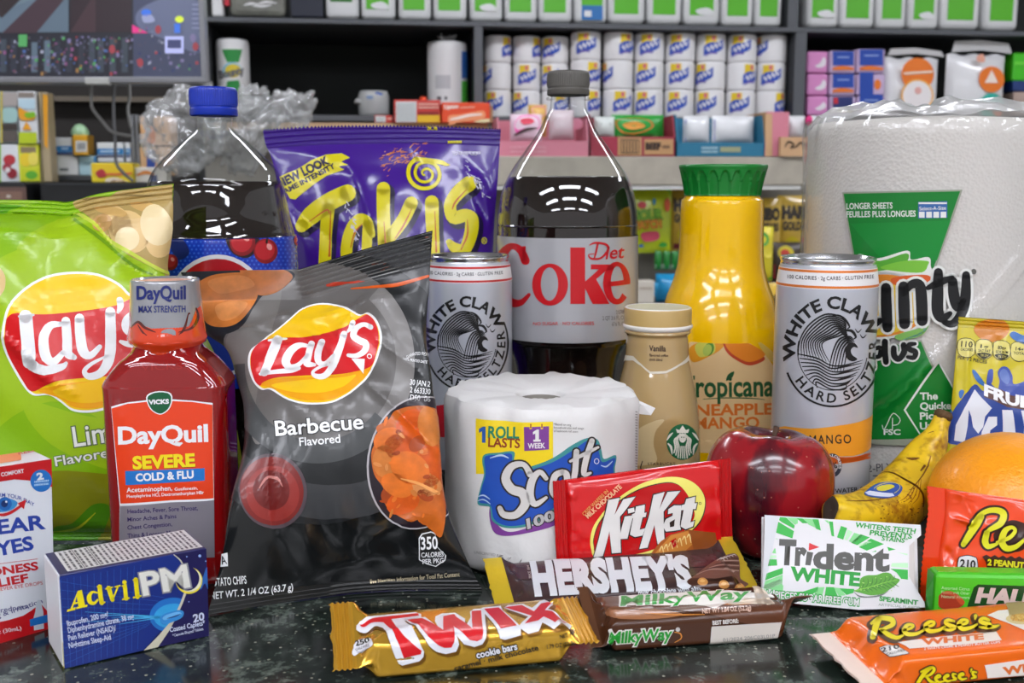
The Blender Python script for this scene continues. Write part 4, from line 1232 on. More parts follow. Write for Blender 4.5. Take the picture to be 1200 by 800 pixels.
# ================================================================= cough syrup bottle
def syrup():
 Y = .584; cx = 197
 X = at(cx, 400, Y).x
 t = thing('medicine_bottle', 'flat red bottle of cold and flu medicine with an orange label and clear dosing cap', 'bottle', (X, Y, 0))
 w = Y * CP / FPX
 zz = [(0.0006, 68, .010), (.004, 71.5, .019), (zof(560, Y - .02), 72.5, .021), (zof(468, Y - .02), 72.5, .021), (zof(452, Y - .02), 72, .0205), (zof(430, Y - .02), 55, .019), (zof(419, Y - .015), 44, .0175), (zof(412, Y - .01), 40.5, .0165), (zof(402, Y), 40, .016)]
 P_ = np.array(spl([(a, b * w, c) for a, b, c in zz], 6, False))
 T = np.linspace(0, 1, len(P_))
 yaw = math.radians(2)
 def f(uv):
  v = np.clip(uv[:, 1], 0, 1)
  z = np.interp(v, T, P_[:, 0]) + (uv[:, 1] - v) * .16; hx = np.interp(v, T, P_[:, 1]); hy = np.interp(v, T, P_[:, 2])
  a = 2 * PI * uv[:, 0] + PI
  s, c = np.sin(a), np.cos(a)
  n = 5.0 - 3.0 * smooth01((v - .72) / .28)
  k = (np.abs(s) ** n + np.abs(c) ** n) ** (-1 / n)
  x, y = hx * s * k, -hy * c * k
  return np.stack([X + x * math.cos(yaw) - y * math.sin(yaw), Y + x * math.sin(yaw) + y * math.cos(yaw), z], 1)
 us = np.sort(np.unique(np.concatenate([np.linspace(0, 1, 57), .5 + np.linspace(-.16, .16, 41), np.linspace(0, .16, 21), 1 - np.linspace(0, .16, 21)])))
 S = Surf(f, us, np.linspace(0, 1, 61), wrap=True)
 P = Part()
 red = mat('red_syrup', '#8e0d10', rough=.06, coat=1.0, coatr=.02, sss=.1, vary=.08, vscale=14)
 S.base(P, red)
 og, wh, blu, ye = ink('#e8421a', rough=.3, coat=.3), ink('#ececee', rough=.3), ink('#1f74c4'), ink('#f4dc1c')
 O = lambda pts: cp(pts, 0, 400, 4)
 S.put(poly(O([(522, 304), (600, 283), (700, 271), (800, 268), (900, 274), (997, 288), (1003, 740), (1003, 1000), (560, 1000), (562, 770)])), wh, 1)
 S.put(poly(O([(524, 312), (600, 291), (700, 278), (800, 275), (900, 281), (996, 296), (1001, 732), (800, 742), (566, 758)])), og, 2)
 S.put(poly(O([(564, 770), (800, 752), (1003, 742), (1006, 1010), (560, 1010)])), ink('#a9a3ad', metal=.5, rough=.3), 2)
 sh = [(690, 250), (745, 232), (803, 243), (806, 290), (785, 325), (752, 342), (715, 325), (692, 290)]
 S.put(blob(O(sh), 3), wh, 3)
 S.put(blob(O([(747 + (x - 747) * .9, 287 + (y - 287) * .91) for x, y in sh]), 3), ink('#0e5a35'), 4)
 S.put(text('VICKS', (175, 473.2), (198, 472.3), 5.2, .05), wh, 5)
 S.put(text('DayQuil', (140, 519.5), (243, 516.5), 19, .036), wh, 4)
 S.put(text('SEVERE', (157, 549.5), (228, 546), 14, .055), ink('#7a2c10'), 3); S.put(text('SEVERE', (157, 549), (228, 545.5), 14, .045), ye, 4)
 S.put(poly(O([(588, 606), (960, 592), (960, 650), (590, 672)])), blu, 3)
 S.put(text('COLD & FLU', (160, 563.5), (227, 559.5), 8.5, .04), wh, 4)
 S.put(text('Acetaminophen,', (149, 576.5), (202, 574), 5.4, .015), wh, 4)
 S.put(text('Guaifenesin,', (205, 574.5), (232, 573), 3.6, .01), wh, 4)
 S.put(text('Phenylephrine HCl, Dextromethorphan HBr', (149, 582.5), (239, 578), 3.4, .015), wh, 4)
 pu = ink('#3a2a68')
 for i, s in enumerate(('Headache, Fever, Sore Throat,', 'Minor Aches & Pains', 'Chest Congestion,', 'Thins & Loosens Mucus')):
  S.put(text(s, (150, 601 + i * 9.6), (150 + (82, 57, 52, 62)[i], 597 + i * 9.4), 4.8, .012), pu, 4)
 S.put(text('VICKS', (165, 434), (214, 432), 7, .0), mat('emboss', '#a31a18', rough=.06, coat=1), 1)
 S.flush(P); P.build('bottle_body', t)
 P = Part()
 zc0 = zof(408, Y); zc1 = zof(327, Y)
 orr = mat('orange_cap', '#d9401a', rough=.12, coat=.8)
 Cz = lambda y: zof(y, Y)
 def wob(u, z):
  k = smooth01((Cz(384) - z) / .012) * smooth01((z - Cz(404)) / .006)
  return float(.0012 * math.sin(u * 2 * PI * 9) * k)
 revolve(P, X, Y, [(36 * w, Cz(412)), (37 * w, Cz(405)), (44 * w, Cz(400)), (46 * w, Cz(394)), (44.5 * w, Cz(388)), (42.8 * w, Cz(378)), (41.6 * w, Cz(368))], orr, seg=90, mod=wob)
 P.build('inner_cap', t)
 P = Part()
 pr = dense([(44.6 * w, Cz(397)), (43.4 * w, Cz(385)), (42 * w, Cz(365)), (40.6 * w, Cz(345)), (39.8 * w, Cz(329)), (39.2 * w, zc1), (37.5 * w, zc1 + .0004), (36 * w, zc1 - .0006), (.0002, zc1 - .0008)], .0025)
 S = lathe_surf(X, Y, pr, 72)
 cup = mat('dosing_cup', '#a4a5aa', rough=.2, metal=.4, coat=.5, vary=.06, vscale=40)
 topm = mat('cup_top', '#e0a088', rough=.3)
 vt = float(np.interp(.9, [0, 1], [S.T[0], S.T[-1]]))
 def bm(u, v):
  r_ = np.interp(v, S.T, S.prof[:, 0]); z_ = np.interp(v, S.T, S.prof[:, 1])
  if z_ > zc1 - .002 and r_ < 30 * w: return topm
  return cup
 S.base(P, bm)
 O2 = lambda pts: cp(pts, 0, 200, 2.9625)
 S.put(poly(O2([(430, 590), (440, 562), (460, 535), (482, 520), (505, 540), (520, 545), (548, 600), (575, 612), (600, 590), (625, 560), (650, 548), (665, 520), (680, 480), (695, 468), (705, 500), (715, 590), (700, 620), (430, 610)])), orr, 1)
 dkr = mat('dark_drip', '#5c1408', rough=.08, coat=1)
 for pts, wd in (([(455, 545), (480, 525), (505, 545), (540, 560)], [1, 3, 3, 1]), ([(480, 535), (505, 570), (545, 595)], [1, 2.6, 1]), ([(615, 580), (640, 545), (652, 500), (656, 495)], [1.5, 3, 1.6, 2.4]), ([(680, 478), (686, 510), (665, 545), (620, 560)], [2, 3.6, 3, 1])):
  S.put(stroke(O2(pts), wd), dkr, 2)
 S.put(blob(O2([(560, 560), (575, 595), (600, 590), (610, 560), (590, 548)])), cup, 2)
 nv = ink('#17246e')
 S.put(text('DayQuil', (161, 350.5), (217, 350), 15, .03), nv, 3)
 S.put(text('MAX STRENGTH', (163, 366), (217, 365.5), 7.5, .02), nv, 3)
 S.flush(P); P.build('dosing_cup', t)
 return t
# ================================================================= paper rolls
def toilet_roll():
 Y = .623; X = .0172; r = .0577; H = .099
 t = thing('toilet_roll', 'single wrapped white toilet roll with a blue ribbon logo and yellow panel in front', 'toilet roll', (X, Y, 0))
 H0 = H
 rr = np.random.RandomState(8)
 ph = rr.uniform(0, 6.28, 8)
 def mod(u, v, z):
  a = 2 * PI * u
  k = np.exp(-((z - H0) / .012) ** 2) + .8 * np.exp(-(z / .02) ** 2)
  return .0009 * k * (np.sin(9 * a + ph[0]) + np.sin(17 * a + ph[1] + z * 90)) + .0004 * np.sin(5 * a + ph[2] + z * 60)
 prof = [(.022, .0006), (.050, .0006), (.056, .004), (r, .012), (r, .05), (r, H - .010), (r * .985, H - .003), (r * .955, H)]
 S = lathe_surf(X, Y, dense(prof, .003), 96, mod=mod)
 P = Part()
 pm = mat('wrap_paper', '#dcdad8', rough=.55, bump=.25, bscale=70, coat=.1)
 S.base(P, pm)
 O = (500, 430, 4)
 q = lambda sh: cps(sh, *O)
 ye, gr, mr, pu, bl, lb, wh, dk, te = (ink(c) for c in ('#f1d31c', '#1d7f63', '#8f3420', '#7d3f92', '#1f4fb0', '#5b93c9', '#e6e3e1', '#2c2520', '#3f8f8f'))
 S.put(q(poly([(232, 240), (592, 255), (592, 520), (430, 490), (232, 500)])), ye, 1)
 S.put(poly([(561.5, 502.5), (566.5, 499.5), (569.3, 499.5), (569.3, 518.5), (565.2, 518.4), (565.2, 505), (561.8, 507)]), ink('#2a5fae'), 2)
 S.put(text('ROLL', (572.5, 512.5), (608, 513.5), 13, .03), gr, 2)
 S.put(text('LASTS', (572.5, 523), (609, 524.5), 10.5, .025), mr, 2)
 S.put(q(poly([(456, 280), (573, 277), (573, 385), (458, 392)])), pu, 2)
 for xx in (488, 540):
  S.put(q(rect(xx - 5, 265, xx + 5, 290)), ye, 3); S.put(q(rect(xx - 3, 266, xx + 3, 285)), mr, 4)
 S.put(poly([(624.5, 506), (629, 503), (631.5, 503), (631.5, 514.5), (633.6, 514.5), (633.6, 517), (625, 517.2), (625, 514.8), (627.3, 514.7), (627.3, 507.5), (624.7, 509)]), wh, 3); S.put(text('WEEK', (619, 525), (638.5, 524.5), 5.8, .03), wh, 3)
 for i in range(3): S.put(text(('*Based on avg', 'household size and usage', 'of bathroom roll users')[i], (649, 498 + i * 3.9), (649 + (20, 35, 28)[i], 499 + i * 3.9), 2.6, 0), ink('#6a6460'), 2)
 S.put(q(blob([(300, 650), (320, 720), (380, 770), (480, 750), (620, 690), (600, 740), (480, 775), (370, 790), (315, 770), (295, 700)])), pu, 2)
 S.put(q(blob([(262, 440), (275, 408), (340, 400), (410, 395), (412, 440), (450, 470), (520, 455), (600, 420), (680, 365), (750, 332), (800, 340), (818, 390), (830, 430), (885, 412), (880, 470), (870, 512), (780, 520), (640, 640), (560, 700), (470, 745), (370, 752), (310, 720), (300, 670), (290, 650), (240, 640), (255, 560), (270, 500)], 4)), te, 3)
 S.put(q(blob([(272, 440), (282, 415), (340, 410), (398, 405), (405, 450), (450, 484), (520, 470), (600, 440), (690, 385), (750, 345), (790, 352), (806, 400), (822, 445), (880, 425), (872, 470), (864, 508), (775, 512), (630, 630), (550, 690), (465, 734), (375, 742), (318, 712), (305, 655), (285, 638), (248, 630), (262, 560), (278, 500)], 4)), bl, 4)
 for a, b in (([(300, 425), (350, 412), (385, 425)], [1, 2.4, 1]), ([(245, 605), (270, 600), (298, 618)], [.8, 1.8, .8]), ([(242, 625), (270, 620), (300, 640)], [.8, 1.5, .8]), ([(815, 460), (840, 465), (868, 440)], [.8, 1.8, .8])):
  S.put(stroke(cp(a, *O), b), ink('#b9cfe6'), 5)
 L = [([(485, 500), (455, 455), (400, 465), (372, 520), (400, 570), (450, 590), (462, 640), (420, 690), (365, 690), (345, 660)], [30, 24, 34, 40, 42, 44, 42, 34, 30, 24]),
  ([(560, 520), (530, 490), (495, 530), (485, 600), (510, 640), (560, 610)], [20, 24, 34, 36, 28, 14]), ([(635, 490), (600, 510), (590, 580), (620, 610), (655, 570), (655, 505), (635, 490)], [26, 30, 30, 26, 30, 30, 26]),
  ([(700, 395), (695, 480), (690, 530), (725, 520)], [26, 28, 24, 12]), ([(772, 345), (745, 430), (735, 500), (765, 495)], [26, 28, 24, 12]), ([(672, 440), (740, 405), (800, 375)], [12, 18, 12])]
 for pts, w in L: S.put(q(stroke(pts, [z + 16 for z in w])), dk, 6)
 for pts, w in L: S.put(q(stroke(pts, w)), ink('#d3d0cc'), 7)
 S.put(ring(698.5, 540, 3, 3.4, .8), wh, 6)
 S.put(text('1000', (619, 619), (662, 604), 11, .09, .2), dk, 6); S.put(text('1000', (619, 619), (662, 604), 11, .035, .2), ink('#b9b6b6'), 7)
 S.put(text('UNSCENTED BATHROOM TISSUE', (556, 648), (620, 657), 3, 0), ink('#8a8684'), 2)
 for i in range(22):
  y = 482 + i * 3.2
  S.put(stroke([(744, y), (746.5, y + .6)], .9, 0, False), ink('#77736f'), 2)
 S.flush(P); P.build('wrapper', t)
 P = Part()
 N = 96; V = []; F = []
 rows = [(r * .955, H, .0009), (r * .9, H + .0009, .0012), (r * .7, H + .0002, .0008), (r * .5, H - .0007, .0004), (r * .28, H - .0018, .0002), (r * .235, H - .0026, .0001), (r * .225, H - .012, 0), (r * .225, .01, 0)]
 for i in range(N):
  a = 2 * PI * i / N
  for k, (q_, z, am) in enumerate(rows):
   wob = am * (math.sin(9 * a + k * .7) + math.sin(23 * a + k * 1.9) * .7)
   q2 = q_ + (mod(np.array([i / N + .5]), 0, np.array([z]))[0] if k == 0 else 0)
   V.append((X + q2 * math.sin(a), Y - q2 * math.cos(a), z + (wob if k else 0)))
 n = len(rows)
 for i in range(N):
  j = (i + 1) % N
  for k in range(n - 1): F.append((i * n + k, j * n + k, j * n + k + 1, i * n + k + 1))
 P.add(V, F, pm); P.build('folded_top', t)
 P = Part(); revolve(P, X, Y, [(r * .222, .004), (r * .222, H - .005)], mat('core_card', '#8f8a82', rough=.8), 40); revolve(P, X, Y, [(r * .216, H - .005), (r * .216, .004)], MATS['core_card'], 40); P.build('card_core', t)
 P = Part(); a0 = ground(0, 0)
 A = at(742, 466, .615); B = at(768, 478, .60); Cc = at(763, 486, .60); D = at(744, 484, .61)
 mid = (A + Cc) / 2 + Vector((0, -.002, .001))
 V = [A, B, Cc, D, mid]
 P.add([tuple(v) for v in V] + [tuple(v + Vector((0, .0006, -.0004))) for v in V], [(0, 1, 4), (1, 2, 4), (2, 3, 4), (3, 0, 4), (5, 9, 6), (6, 9, 7), (7, 9, 8), (8, 9, 5), (0, 5, 6, 1), (1, 6, 7, 2), (2, 7, 8, 3), (3, 8, 5, 0)], pm, smooth=False)
 P.build('paper_flap', t)
 return t
def towel_roll():
 cx, Y = 1085, .78
 X = at(cx, 216, Y).x
 r = 137 * Y * CP / FPX
 H = zof(139, Y - r * .9)
 t = thing('paper_towel_roll', 'large film wrapped paper towel roll with green hourglass print standing at the right', 'paper towel roll', (X, Y, 0))
 P = Part()
 pm = mat('towel_paper', '#d6d2cc', rough=.8)
 nt = pm.node_tree; b = nt.nodes['Principled BSDF']
 tc = nt.nodes.new('ShaderNodeTexCoord'); w1 = nt.nodes.new('ShaderNodeTexVoronoi'); w1.inputs['Scale'].default_value = 430
 bp = nt.nodes.new('ShaderNodeBump'); bp.inputs['Strength'].default_value = .35; bp.inputs['Distance'].default_value = .0015
 nt.links.new(tc.outputs['Object'], w1.inputs['Vector']); nt.links.new(w1.outputs['Distance'], bp.inputs['Height']); nt.links.new(bp.outputs['Normal'], b.inputs['Normal'])
 revolve(P, X, Y, dense([(.022, .002), (r * .97, .002), (r - .001, .006), (r - .001, H - .01), (r * .985, H - .004), (r * .93, H + .001), (r * .5, H + .004), (.024, H + .004), (.022, H), (.022, .05)], .006), pm, seg=96)
 P.build('paper_roll', t)
 rr = np.random.RandomState(4); ph = rr.uniform(0, 6.28, 8)
 def mod(u, v, z):
  a = 2 * PI * u
  k = np.exp(-((z - H) / .02) ** 2)
  dg = np.exp(-(((a - PI * 1.20) * r * 1.0 + (z - .2) * -.8 + .0) / .004) ** 2) + np.exp(-(((a - PI * 1.25) * r + (z - .2) * -.9) / .003) ** 2) + np.exp(-(((a - PI * 1.29) * r + (z - .13) * -.7) / .003) ** 2)
  return .0016 + .0012 * k * (np.sin(11 * a + ph[0]) + np.sin(23 * a + ph[1])) + .003 * dg
 prof = dense([(r, .0015), (r, H - .008), (r * .985, H - .001), (r * .95, H + .004)], .004)
 S = lathe_surf(X, Y, prof, 144, mod=mod)
 P = Part(); fm = clear_film('towel_film', (1, 1, 1), base=.05, rough=.12, white=.05, bump=.15, bscale=50)
 S.base(P, fm)
 gr, dg, wh, bk, rim = ink('#0b7d2c', rough=.3), ink('#0a5f22', rough=.3), ink('#e4e6e2', rough=.3), ink('#17181a', rough=.3), ink('#9aa08f', rough=.3)
 O3 = (960, 280, 3.3333); q = lambda sh: cps(sh, *O3)
 S.put(poly([(987, 225), (1128, 222), (1094, 322), (1003, 318)]), rim, 1)
 S.put(poly([(989, 227), (1125, 224), (1091, 322), (1005, 318)]), gr, 2)
 S.put(poly([(997, 262), (1114, 258), (1098, 305), (1030, 300)]), ink('#0e8833', rough=.3), 3)
 S.put(text('LONGER SHEETS', (992.5, 245), (1046, 244), 6.8, .02), wh, 3)
 S.put(text('FEUILLES PLUS LONGUES', (992.5, 254.5), (1073, 253.5), 6.8, .02), wh, 3)
 S.put(poly([(1076, 236.5), (1110, 235.5), (1110, 255), (1076, 256)]), ink('#2e63a4'), 3)
 S.put(text('Select-A-Size', (1077.5, 246.5), (1108.5, 245.5), 4.2, .01), wh, 4)
 for i in range(4): S.put(rect(1077 + i * 8.4, 248, 1083.5 + i * 8.4, 255), wh, 4)
 S.put(rect(1076.5, 237, 1109.5, 239), wh, 4)
 S.put(poly([(980, 412), (1080, 398), (1097, 436), (1128, 500), (1124, 520), (980, 516)]), rim, 1)
 S.put(poly([(980, 412), (1079, 400), (1095, 438), (1060, 481), (1081, 513), (980, 513)]), gr, 2)
 S.put(poly([(1059, 480), (1099.5, 421), (1131, 476), (1128, 520), (1082, 516)]), wh, 3)
 S.put(poly([(1061.5, 480), (1099.5, 425), (1129, 478), (1126, 518), (1084, 516)]), gr, 4)
 for i, s in enumerate(('The', 'Quicker', 'Picker', 'Upper')):
  S.put(text(s, (1078.5, 468 + i * 11.6), (1078.5 + (20, 41, 35, 33)[i], 467.5 + i * 11.2), 8, .03), wh, 5)
 S.put(q(blob([(150, 60), (230, 75), (345, 45), (360, 80), (425, 70), (435, 100), (420, 150), (200, 160), (100, 130)])), wh, 4)
 S.put(q(blob([(160, 75), (240, 85), (340, 55), (345, 85), (300, 115), (160, 125)], 4)), ink('#55a832'), 5)
 S.put(q(blob([(240, 110), (330, 85), (420, 85), (425, 100), (400, 130), (300, 125)], 4)), ink('#78bf3a'), 6)
 S.put(q(poly(ell(240, 260, 200, 132, 4))), wh, 4)
 S.put(q(poly(ell(240, 260, 192, 122, 4))), ink('#e0892a'), 5)
 S.put(q(poly(ell(230, 275, 176, 100, 4))), ink('#ecc832'), 6)
 S.put(q(blob([(290, 150), (420, 140), (430, 170), (380, 190), (300, 180)])), ink('#d85c1f'), 6)
 S.put(q(blob([(300, 375), (400, 345), (430, 330), (400, 375), (320, 395)])), ink('#7fb85a'), 7)
 S.put(q(stroke([(330, 392), (400, 365), (428, 325)], [3, 8, 3])), ink('#6aa7c9'), 7)
 BW = [([(-95, 150), (-92, 260), (-90, 365)], [40, 42, 42]), ([(-92, 160), (-30, 150), (-12, 195), (-50, 240)], [22, 30, 34, 20]), ([(-50, 240), (0, 260), (5, 320), (-40, 355), (-92, 360)], [20, 34, 36, 30, 22]),
  ([(85, 225), (52, 260), (55, 330), (90, 355), (122, 320), (122, 255), (85, 225)], [34, 40, 40, 34, 40, 40, 34]),
  ([(175, 215), (178, 300), (200, 335), (240, 318)], [34, 38, 32, 18]), ([(262, 190), (264, 270), (268, 345)], [34, 38, 34]),
  ([(330, 185), (332, 260), (334, 330)], [36, 40, 38]), ([(330, 215), (360, 178), (392, 180), (400, 240), (402, 318)], [14, 28, 36, 40, 38]),
  ([(465, 130), (462, 210), (462, 280), (480, 308), (510, 290)], [30, 40, 40, 32, 14]), ([(425, 190), (470, 168), (520, 150)], [14, 26, 12]),
  ([(520, 165), (525, 220), (540, 265), (562, 240)], [32, 38, 34, 16]), ([(572, 140), (570, 220), (556, 290), (522, 330), (488, 325)], [26, 36, 36, 28, 16])]
 BW = [(p, [z + 5 for z in w]) for p, w in BW]
 for pts, w in BW: S.put(q(stroke(pts, [z + 20 for z in w])), wh, 8)
 for pts, w in BW: S.put(q(stroke(pts, w)), bk, 9)
 S.put(q(disc(603, 127, 10, 11)), ink('#5e5e58'), 4)
 for pts, w in (([(205, 420), (208, 465), (210, 500)], [22, 24, 24]), ([(208, 430), (240, 425), (238, 455), (212, 462)], [14, 20, 20, 12]), ([(258, 400), (258, 440), (262, 480)], [24, 24, 22]), ([(292, 425), (294, 455), (312, 468), (332, 440), (330, 412)], [22, 24, 22, 24, 22]),
    ([(374, 408), (352, 412), (354, 430), (376, 440), (370, 462), (346, 460)], [14, 20, 22, 22, 20, 14])):
  S.put(q(stroke(pts, [z + 14 for z in w])), wh, 8); S.put(q(stroke(pts, w)), bk, 9)
 S.put(stroke([(1034, 498), (1036, 503), (1041, 494), (1043, 489), (1047, 484), (1052, 487), (1055, 492), (1052, 497), (1046, 498)], .9, 3), wh, 3)
 S.put(stroke([(1046, 490), (1046, 503)], 1, 0), wh, 3)
 S.put(text('FSC', (1036, 509), (1055, 509), 6, .03), wh, 3)
 gy = ink('#57565a')
 S.put(text('2-PLY', (1017, 553), (1046, 551), 9, 0), gy, 2); S.put(text('170', (1017, 566), (1040, 565), 9, 0), gy, 2)
 S.flush(P); P.build('printed_wrapper', t)
 P = Part(); N = 120; V = []; F = []
 rows = [(r * .95, H + .004, .0015), (r * .8, H + .010, .002), (r * .55, H + .013, .003), (r * .3, H + .012, .003), (r * .12, H + .010, .002), (.002, H + .007, 0)]
 for i in range(N):
  a = 2 * PI * i / N
  for k, (q_, z, am) in enumerate(rows):
   V.append((X + q_ * math.sin(a), Y - q_ * math.cos(a), z + am * (math.sin(7 * a + k) + math.sin(19 * a + 2 * k) * .6)))
 n = len(rows)
 for i in range(N):
  j = (i + 1) % N
  for k in range(n - 1): F.append((i * n + k, j * n + k, j * n + k + 1, i * n + k + 1))
 P.add(V, F, clear_film('towel_top_film', (1, 1, 1), base=.06, rough=.15, white=.3, bump=.3, bscale=40)); P.build('gathered_top', t)
 return t
def fit_rect(px, W, H, x, y, yaw=0, pitch=0, roll=0, z0=0.0, wyaw=0.0, wpitch=.5, wroll=.5, wwh=0.0):
 """find the upright rectangle standing at height z0 whose corners (bl,br,tr,tl) look like px -> frame, W, H"""
 px = np.array(px, float)
 p0 = np.array([x, y, yaw, pitch, roll, W, H], float)
 sc = np.array([.001, .001, 1, 1, 1, .001, .001])
 def res(q):
  p = p0 + q * sc
  fr = frame((p[0], p[1], z0), p[2], p[3], p[4])
  P = fr(np.array([(0, 0, 0), (p[5], 0, 0), (p[5], 0, p[6]), (0, 0, p[6])]))
  r = (proj(P) - px).ravel()
  return np.concatenate([r, [wyaw * q[2], wpitch * q[3], wroll * q[4], wwh * q[5], wwh * q[6]]])
 q = np.zeros(7)
 for _ in range(60):
  r = res(q); J = np.stack([(res(q + e) - r) / 1e-3 for e in np.eye(7) * 1e-3], 1)
  q -= np.linalg.solve(J.T @ J + 1e-3 * np.eye(7), J.T @ r)
 p = p0 + q * sc
 return frame((p[0], p[1], z0), p[2], p[3], p[4]), p[5], p[6]
CARD = lambda: ink('#e3e4e6')
# ================================================================= pain relief carton
def pain_box():
 a, b = ground(75, 783), ground(245, 745)
 fr, W, H = fit_rect([(75, 783), (245, 745), (242, 641), (70, 674)], (b - a).length, .045, a.x, a.y, math.degrees(math.atan2(b.y - a.y, b.x - a.x)), 0, 0, z0=.0006, wpitch=3, wroll=3)
 bk = ground(52, 645, H); fb = fr(np.array([(0, 0, H)]))[0]
 D = max(.02, min(.034, np.hypot(*(np.array(bk[:2]) - fb[:2]))))
 t = thing('medicine_carton', 'small dark blue carton of night time caplets standing at the front left', 'medicine box', tuple(fr.o), 'medicine cartons')
 P = Part()
 navy, wh = ink('#16205f', rough=.35, coat=.3), ink('#dcdde0', rough=.4)
 box_part(P, fr, 0, W, 0, D, 0, H, ink('#20264e'), .0006, {'top': ink('#2a2a5a'), 'left': wh, 'front': navy})
 F = plane_surf(fr, (0, 0, 0), (W, 0, 0), (0, 0, H))
 sc, ox, oy = 4.209, 40, 600
 O = lambda p: cp(p, ox, oy, sc)
 F.put(poly(O([(120, 320), (700, 205), (860, 330), (745, 440), (540, 680), (150, 770)])), ink('#142c80', rough=.35, coat=.3), 1)
 cy = ink('#2b62b4', rough=.35)
 for k in range(13):       # fan of grid lines
  x = 150 + k * 36
  F.put(stroke(O([(130 + k * 33, 330 - k * 6), (150 + k * 30, 770 - k * 8)]), .35, 0, False), cy, 2)
 for k in range(11):
  F.put(stroke(O([(125, 340 + k * 42), (640 - k * 8, 480 + k * 8 if k > 3 else 420 + k * 20)]), .35, 0, False), cy, 2)
 F.put(disc(201, 720, 26, 20, 10), ink('#2672c4', rough=.35), 3)
 F.put(disc(201, 721, 21, 14, 10), ink('#38a0dd', rough=.35), 4)
 lb = ink('#4fb4e8', rough=.3)
 for (x0, y0) in ((250, 490), (300, 505), (380, 520), (260, 540), (420, 550)):
  F.put(stroke(O([(x0, y0), (640, 515)]), [.3, 1.3], 0, False), lb, 4)
 F.put(poly(O(spl([(690, 208), (725, 240), (748, 330), (740, 430), (705, 500), (640, 570), (540, 680), (610, 665), (862, 610), (850, 180)], 3, True)) if False else O([(690, 208), (725, 245), (748, 330), (742, 420), (710, 490), (600, 665), (862, 608), (848, 178)])), ink('#1a1550', rough=.35, coat=.3), 5)
 F.put(stroke(O([(688, 208), (722, 238), (738, 275)]), [1, 1.6, 2], 4), ink('#c8c3ad'), 6)
 F.put(poly(O([(738, 395), (750, 398), (735, 440), (700, 520), (660, 590), (610, 663), (540, 680), (610, 610), (670, 540), (705, 480), (722, 440)])), ink('#cfcab4', rough=.3), 6)
 F.put(blob(O([(850, 270), (862, 330), (858, 380), (840, 350), (820, 380), (800, 345), (830, 320)])), ink('#2c63b0'), 6)
 for x, y, r in ((816, 214, 1.8), (752, 218, .9), (845, 240, .8), (762, 440, .8)): F.put(disc(ox + x / sc, oy + y / sc, r, r, 0, 8), ink('#8fa8e0'), 6)
 F.put(disc(ox + 763 / sc, oy + 335 / sc, 15.6, 15.6), ink('#f0dc3c', rough=.3), 7)
 F.put(disc(ox + 765 / sc, oy + 332 / sc, 14, 14), ink('#e9e6c8', rough=.3), 8)
 F.put(disc(ox + 754 / sc, oy + 325 / sc, 14, 14.2), ink('#1a1550', rough=.35), 9)
 F.put(stroke(O([(690, 516), (660, 528)]), 1), cy, 7)
 F.put(poly(O(spl([(622, 520), (640, 500), (700, 482), (732, 485), (735, 505), (715, 525), (650, 550), (625, 545)], 5))), ink('#3d8fd6', rough=.2), 8)
 F.put(poly(O(spl([(632, 520), (650, 505), (700, 490), (722, 493), (722, 503), (690, 512), (645, 530)], 5))), ink('#6db6ea', rough=.2), 9)
 F.put(stroke(O([(655, 522), (690, 512), (720, 500)]), [.6, 1.6, .6]), ink('#123a7a'), 10)
 ye = ink('#f3e21a', rough=.3)
 G = lambda pts: F.put(poly(O(pts)), ye, 9)
 G([(160, 490), (163, 478), (178, 474), (214, 386), (232, 382), (243, 452), (256, 450), (255, 462), (205, 476), (206, 466), (220, 462), (218, 450), (196, 455), (191, 470), (203, 470), (203, 480)]) if False else None
 F.put(poly(O([(160, 490), (163, 479), (178, 474), (214, 386), (234, 381), (250, 456), (262, 453), (260, 464), (206, 476), (208, 466), (218, 463), (215, 448), (195, 453), (189, 470), (203, 467), (201, 479)]), ), ye, 9)
 F.put(poly(O([(201, 443), (213, 440), (208, 415)])), ink('#142c80', rough=.35), 10)
 q = lambda pts, w: F.put(cps(stroke(pts, w), ox, oy, sc), ye, 9)
 q([(310, 395), (285, 392), (270, 415), (275, 440), (295, 447), (312, 430)], [8, 12, 22, 22, 14, 10]); q([(322, 365), (326, 410), (332, 445)], [22, 22, 22]); q([(312, 365), (328, 360)], [8, 8]); q([(330, 447), (346, 442)], [10, 8])
 q([(366, 372), (385, 430)], [22, 20]); q([(385, 432), (412, 365)], [8, 8]); q([(352, 376), (385, 368)], [7, 7]); q([(398, 366), (422, 360)], [7, 7])
 q([(446, 362), (452, 424)], [20, 20]); q([(434, 362), (452, 356)], [7, 7]); q([(436, 428), (466, 421)], [9, 9]); F.put(cps(disc(444, 343, 11, 10), ox, oy, sc), ye, 9)
 q([(500, 330), (508, 415)], [22, 22]); q([(488, 332), (504, 326)], [7, 7]); q([(490, 419), (524, 411)], [9, 9])
 F.put(text('PM', (168.5, 697), (222, 687), 26, .06), ink('#8f9098'), 11)
 F.put(text('PM', (168.5, 696.5), (221.5, 686.5), 25.5, .028), ink('#e3e2da', rough=.3), 12)
 wl = ink('#cfd6ee')
 for s, p0, p1 in (('Ibuprofen, 200 mg/', (79, 733), (127, 722)), ('Diphenhydramine citrate, 38 mg', (80, 741), (157, 724.5)), ('Pain Reliever (NSAID)/', (80.5, 750), (136, 738)), ('Nighttime Sleep-Aid', (81, 759), (130, 748.5))):
  F.put(text(s, p0, p1, 6.2, .02), wl, 7)
 F.put(text('20', (226.5, 728.5), (239, 725.5), 8.5, .03, .15), wl, 8)
 F.put(text('Coated Caplets*', (199, 740), (240, 731.5), 5.4, .02, .1), wl, 8); F.put(text('*Capsule-Shaped Tablets', (202, 745.5), (238, 737.5), 3, .01, .1), wl, 8)
 F.flush(P)
 T = plane_surf(fr, (0, 0, H), (W, 0, H), (0, D, H))
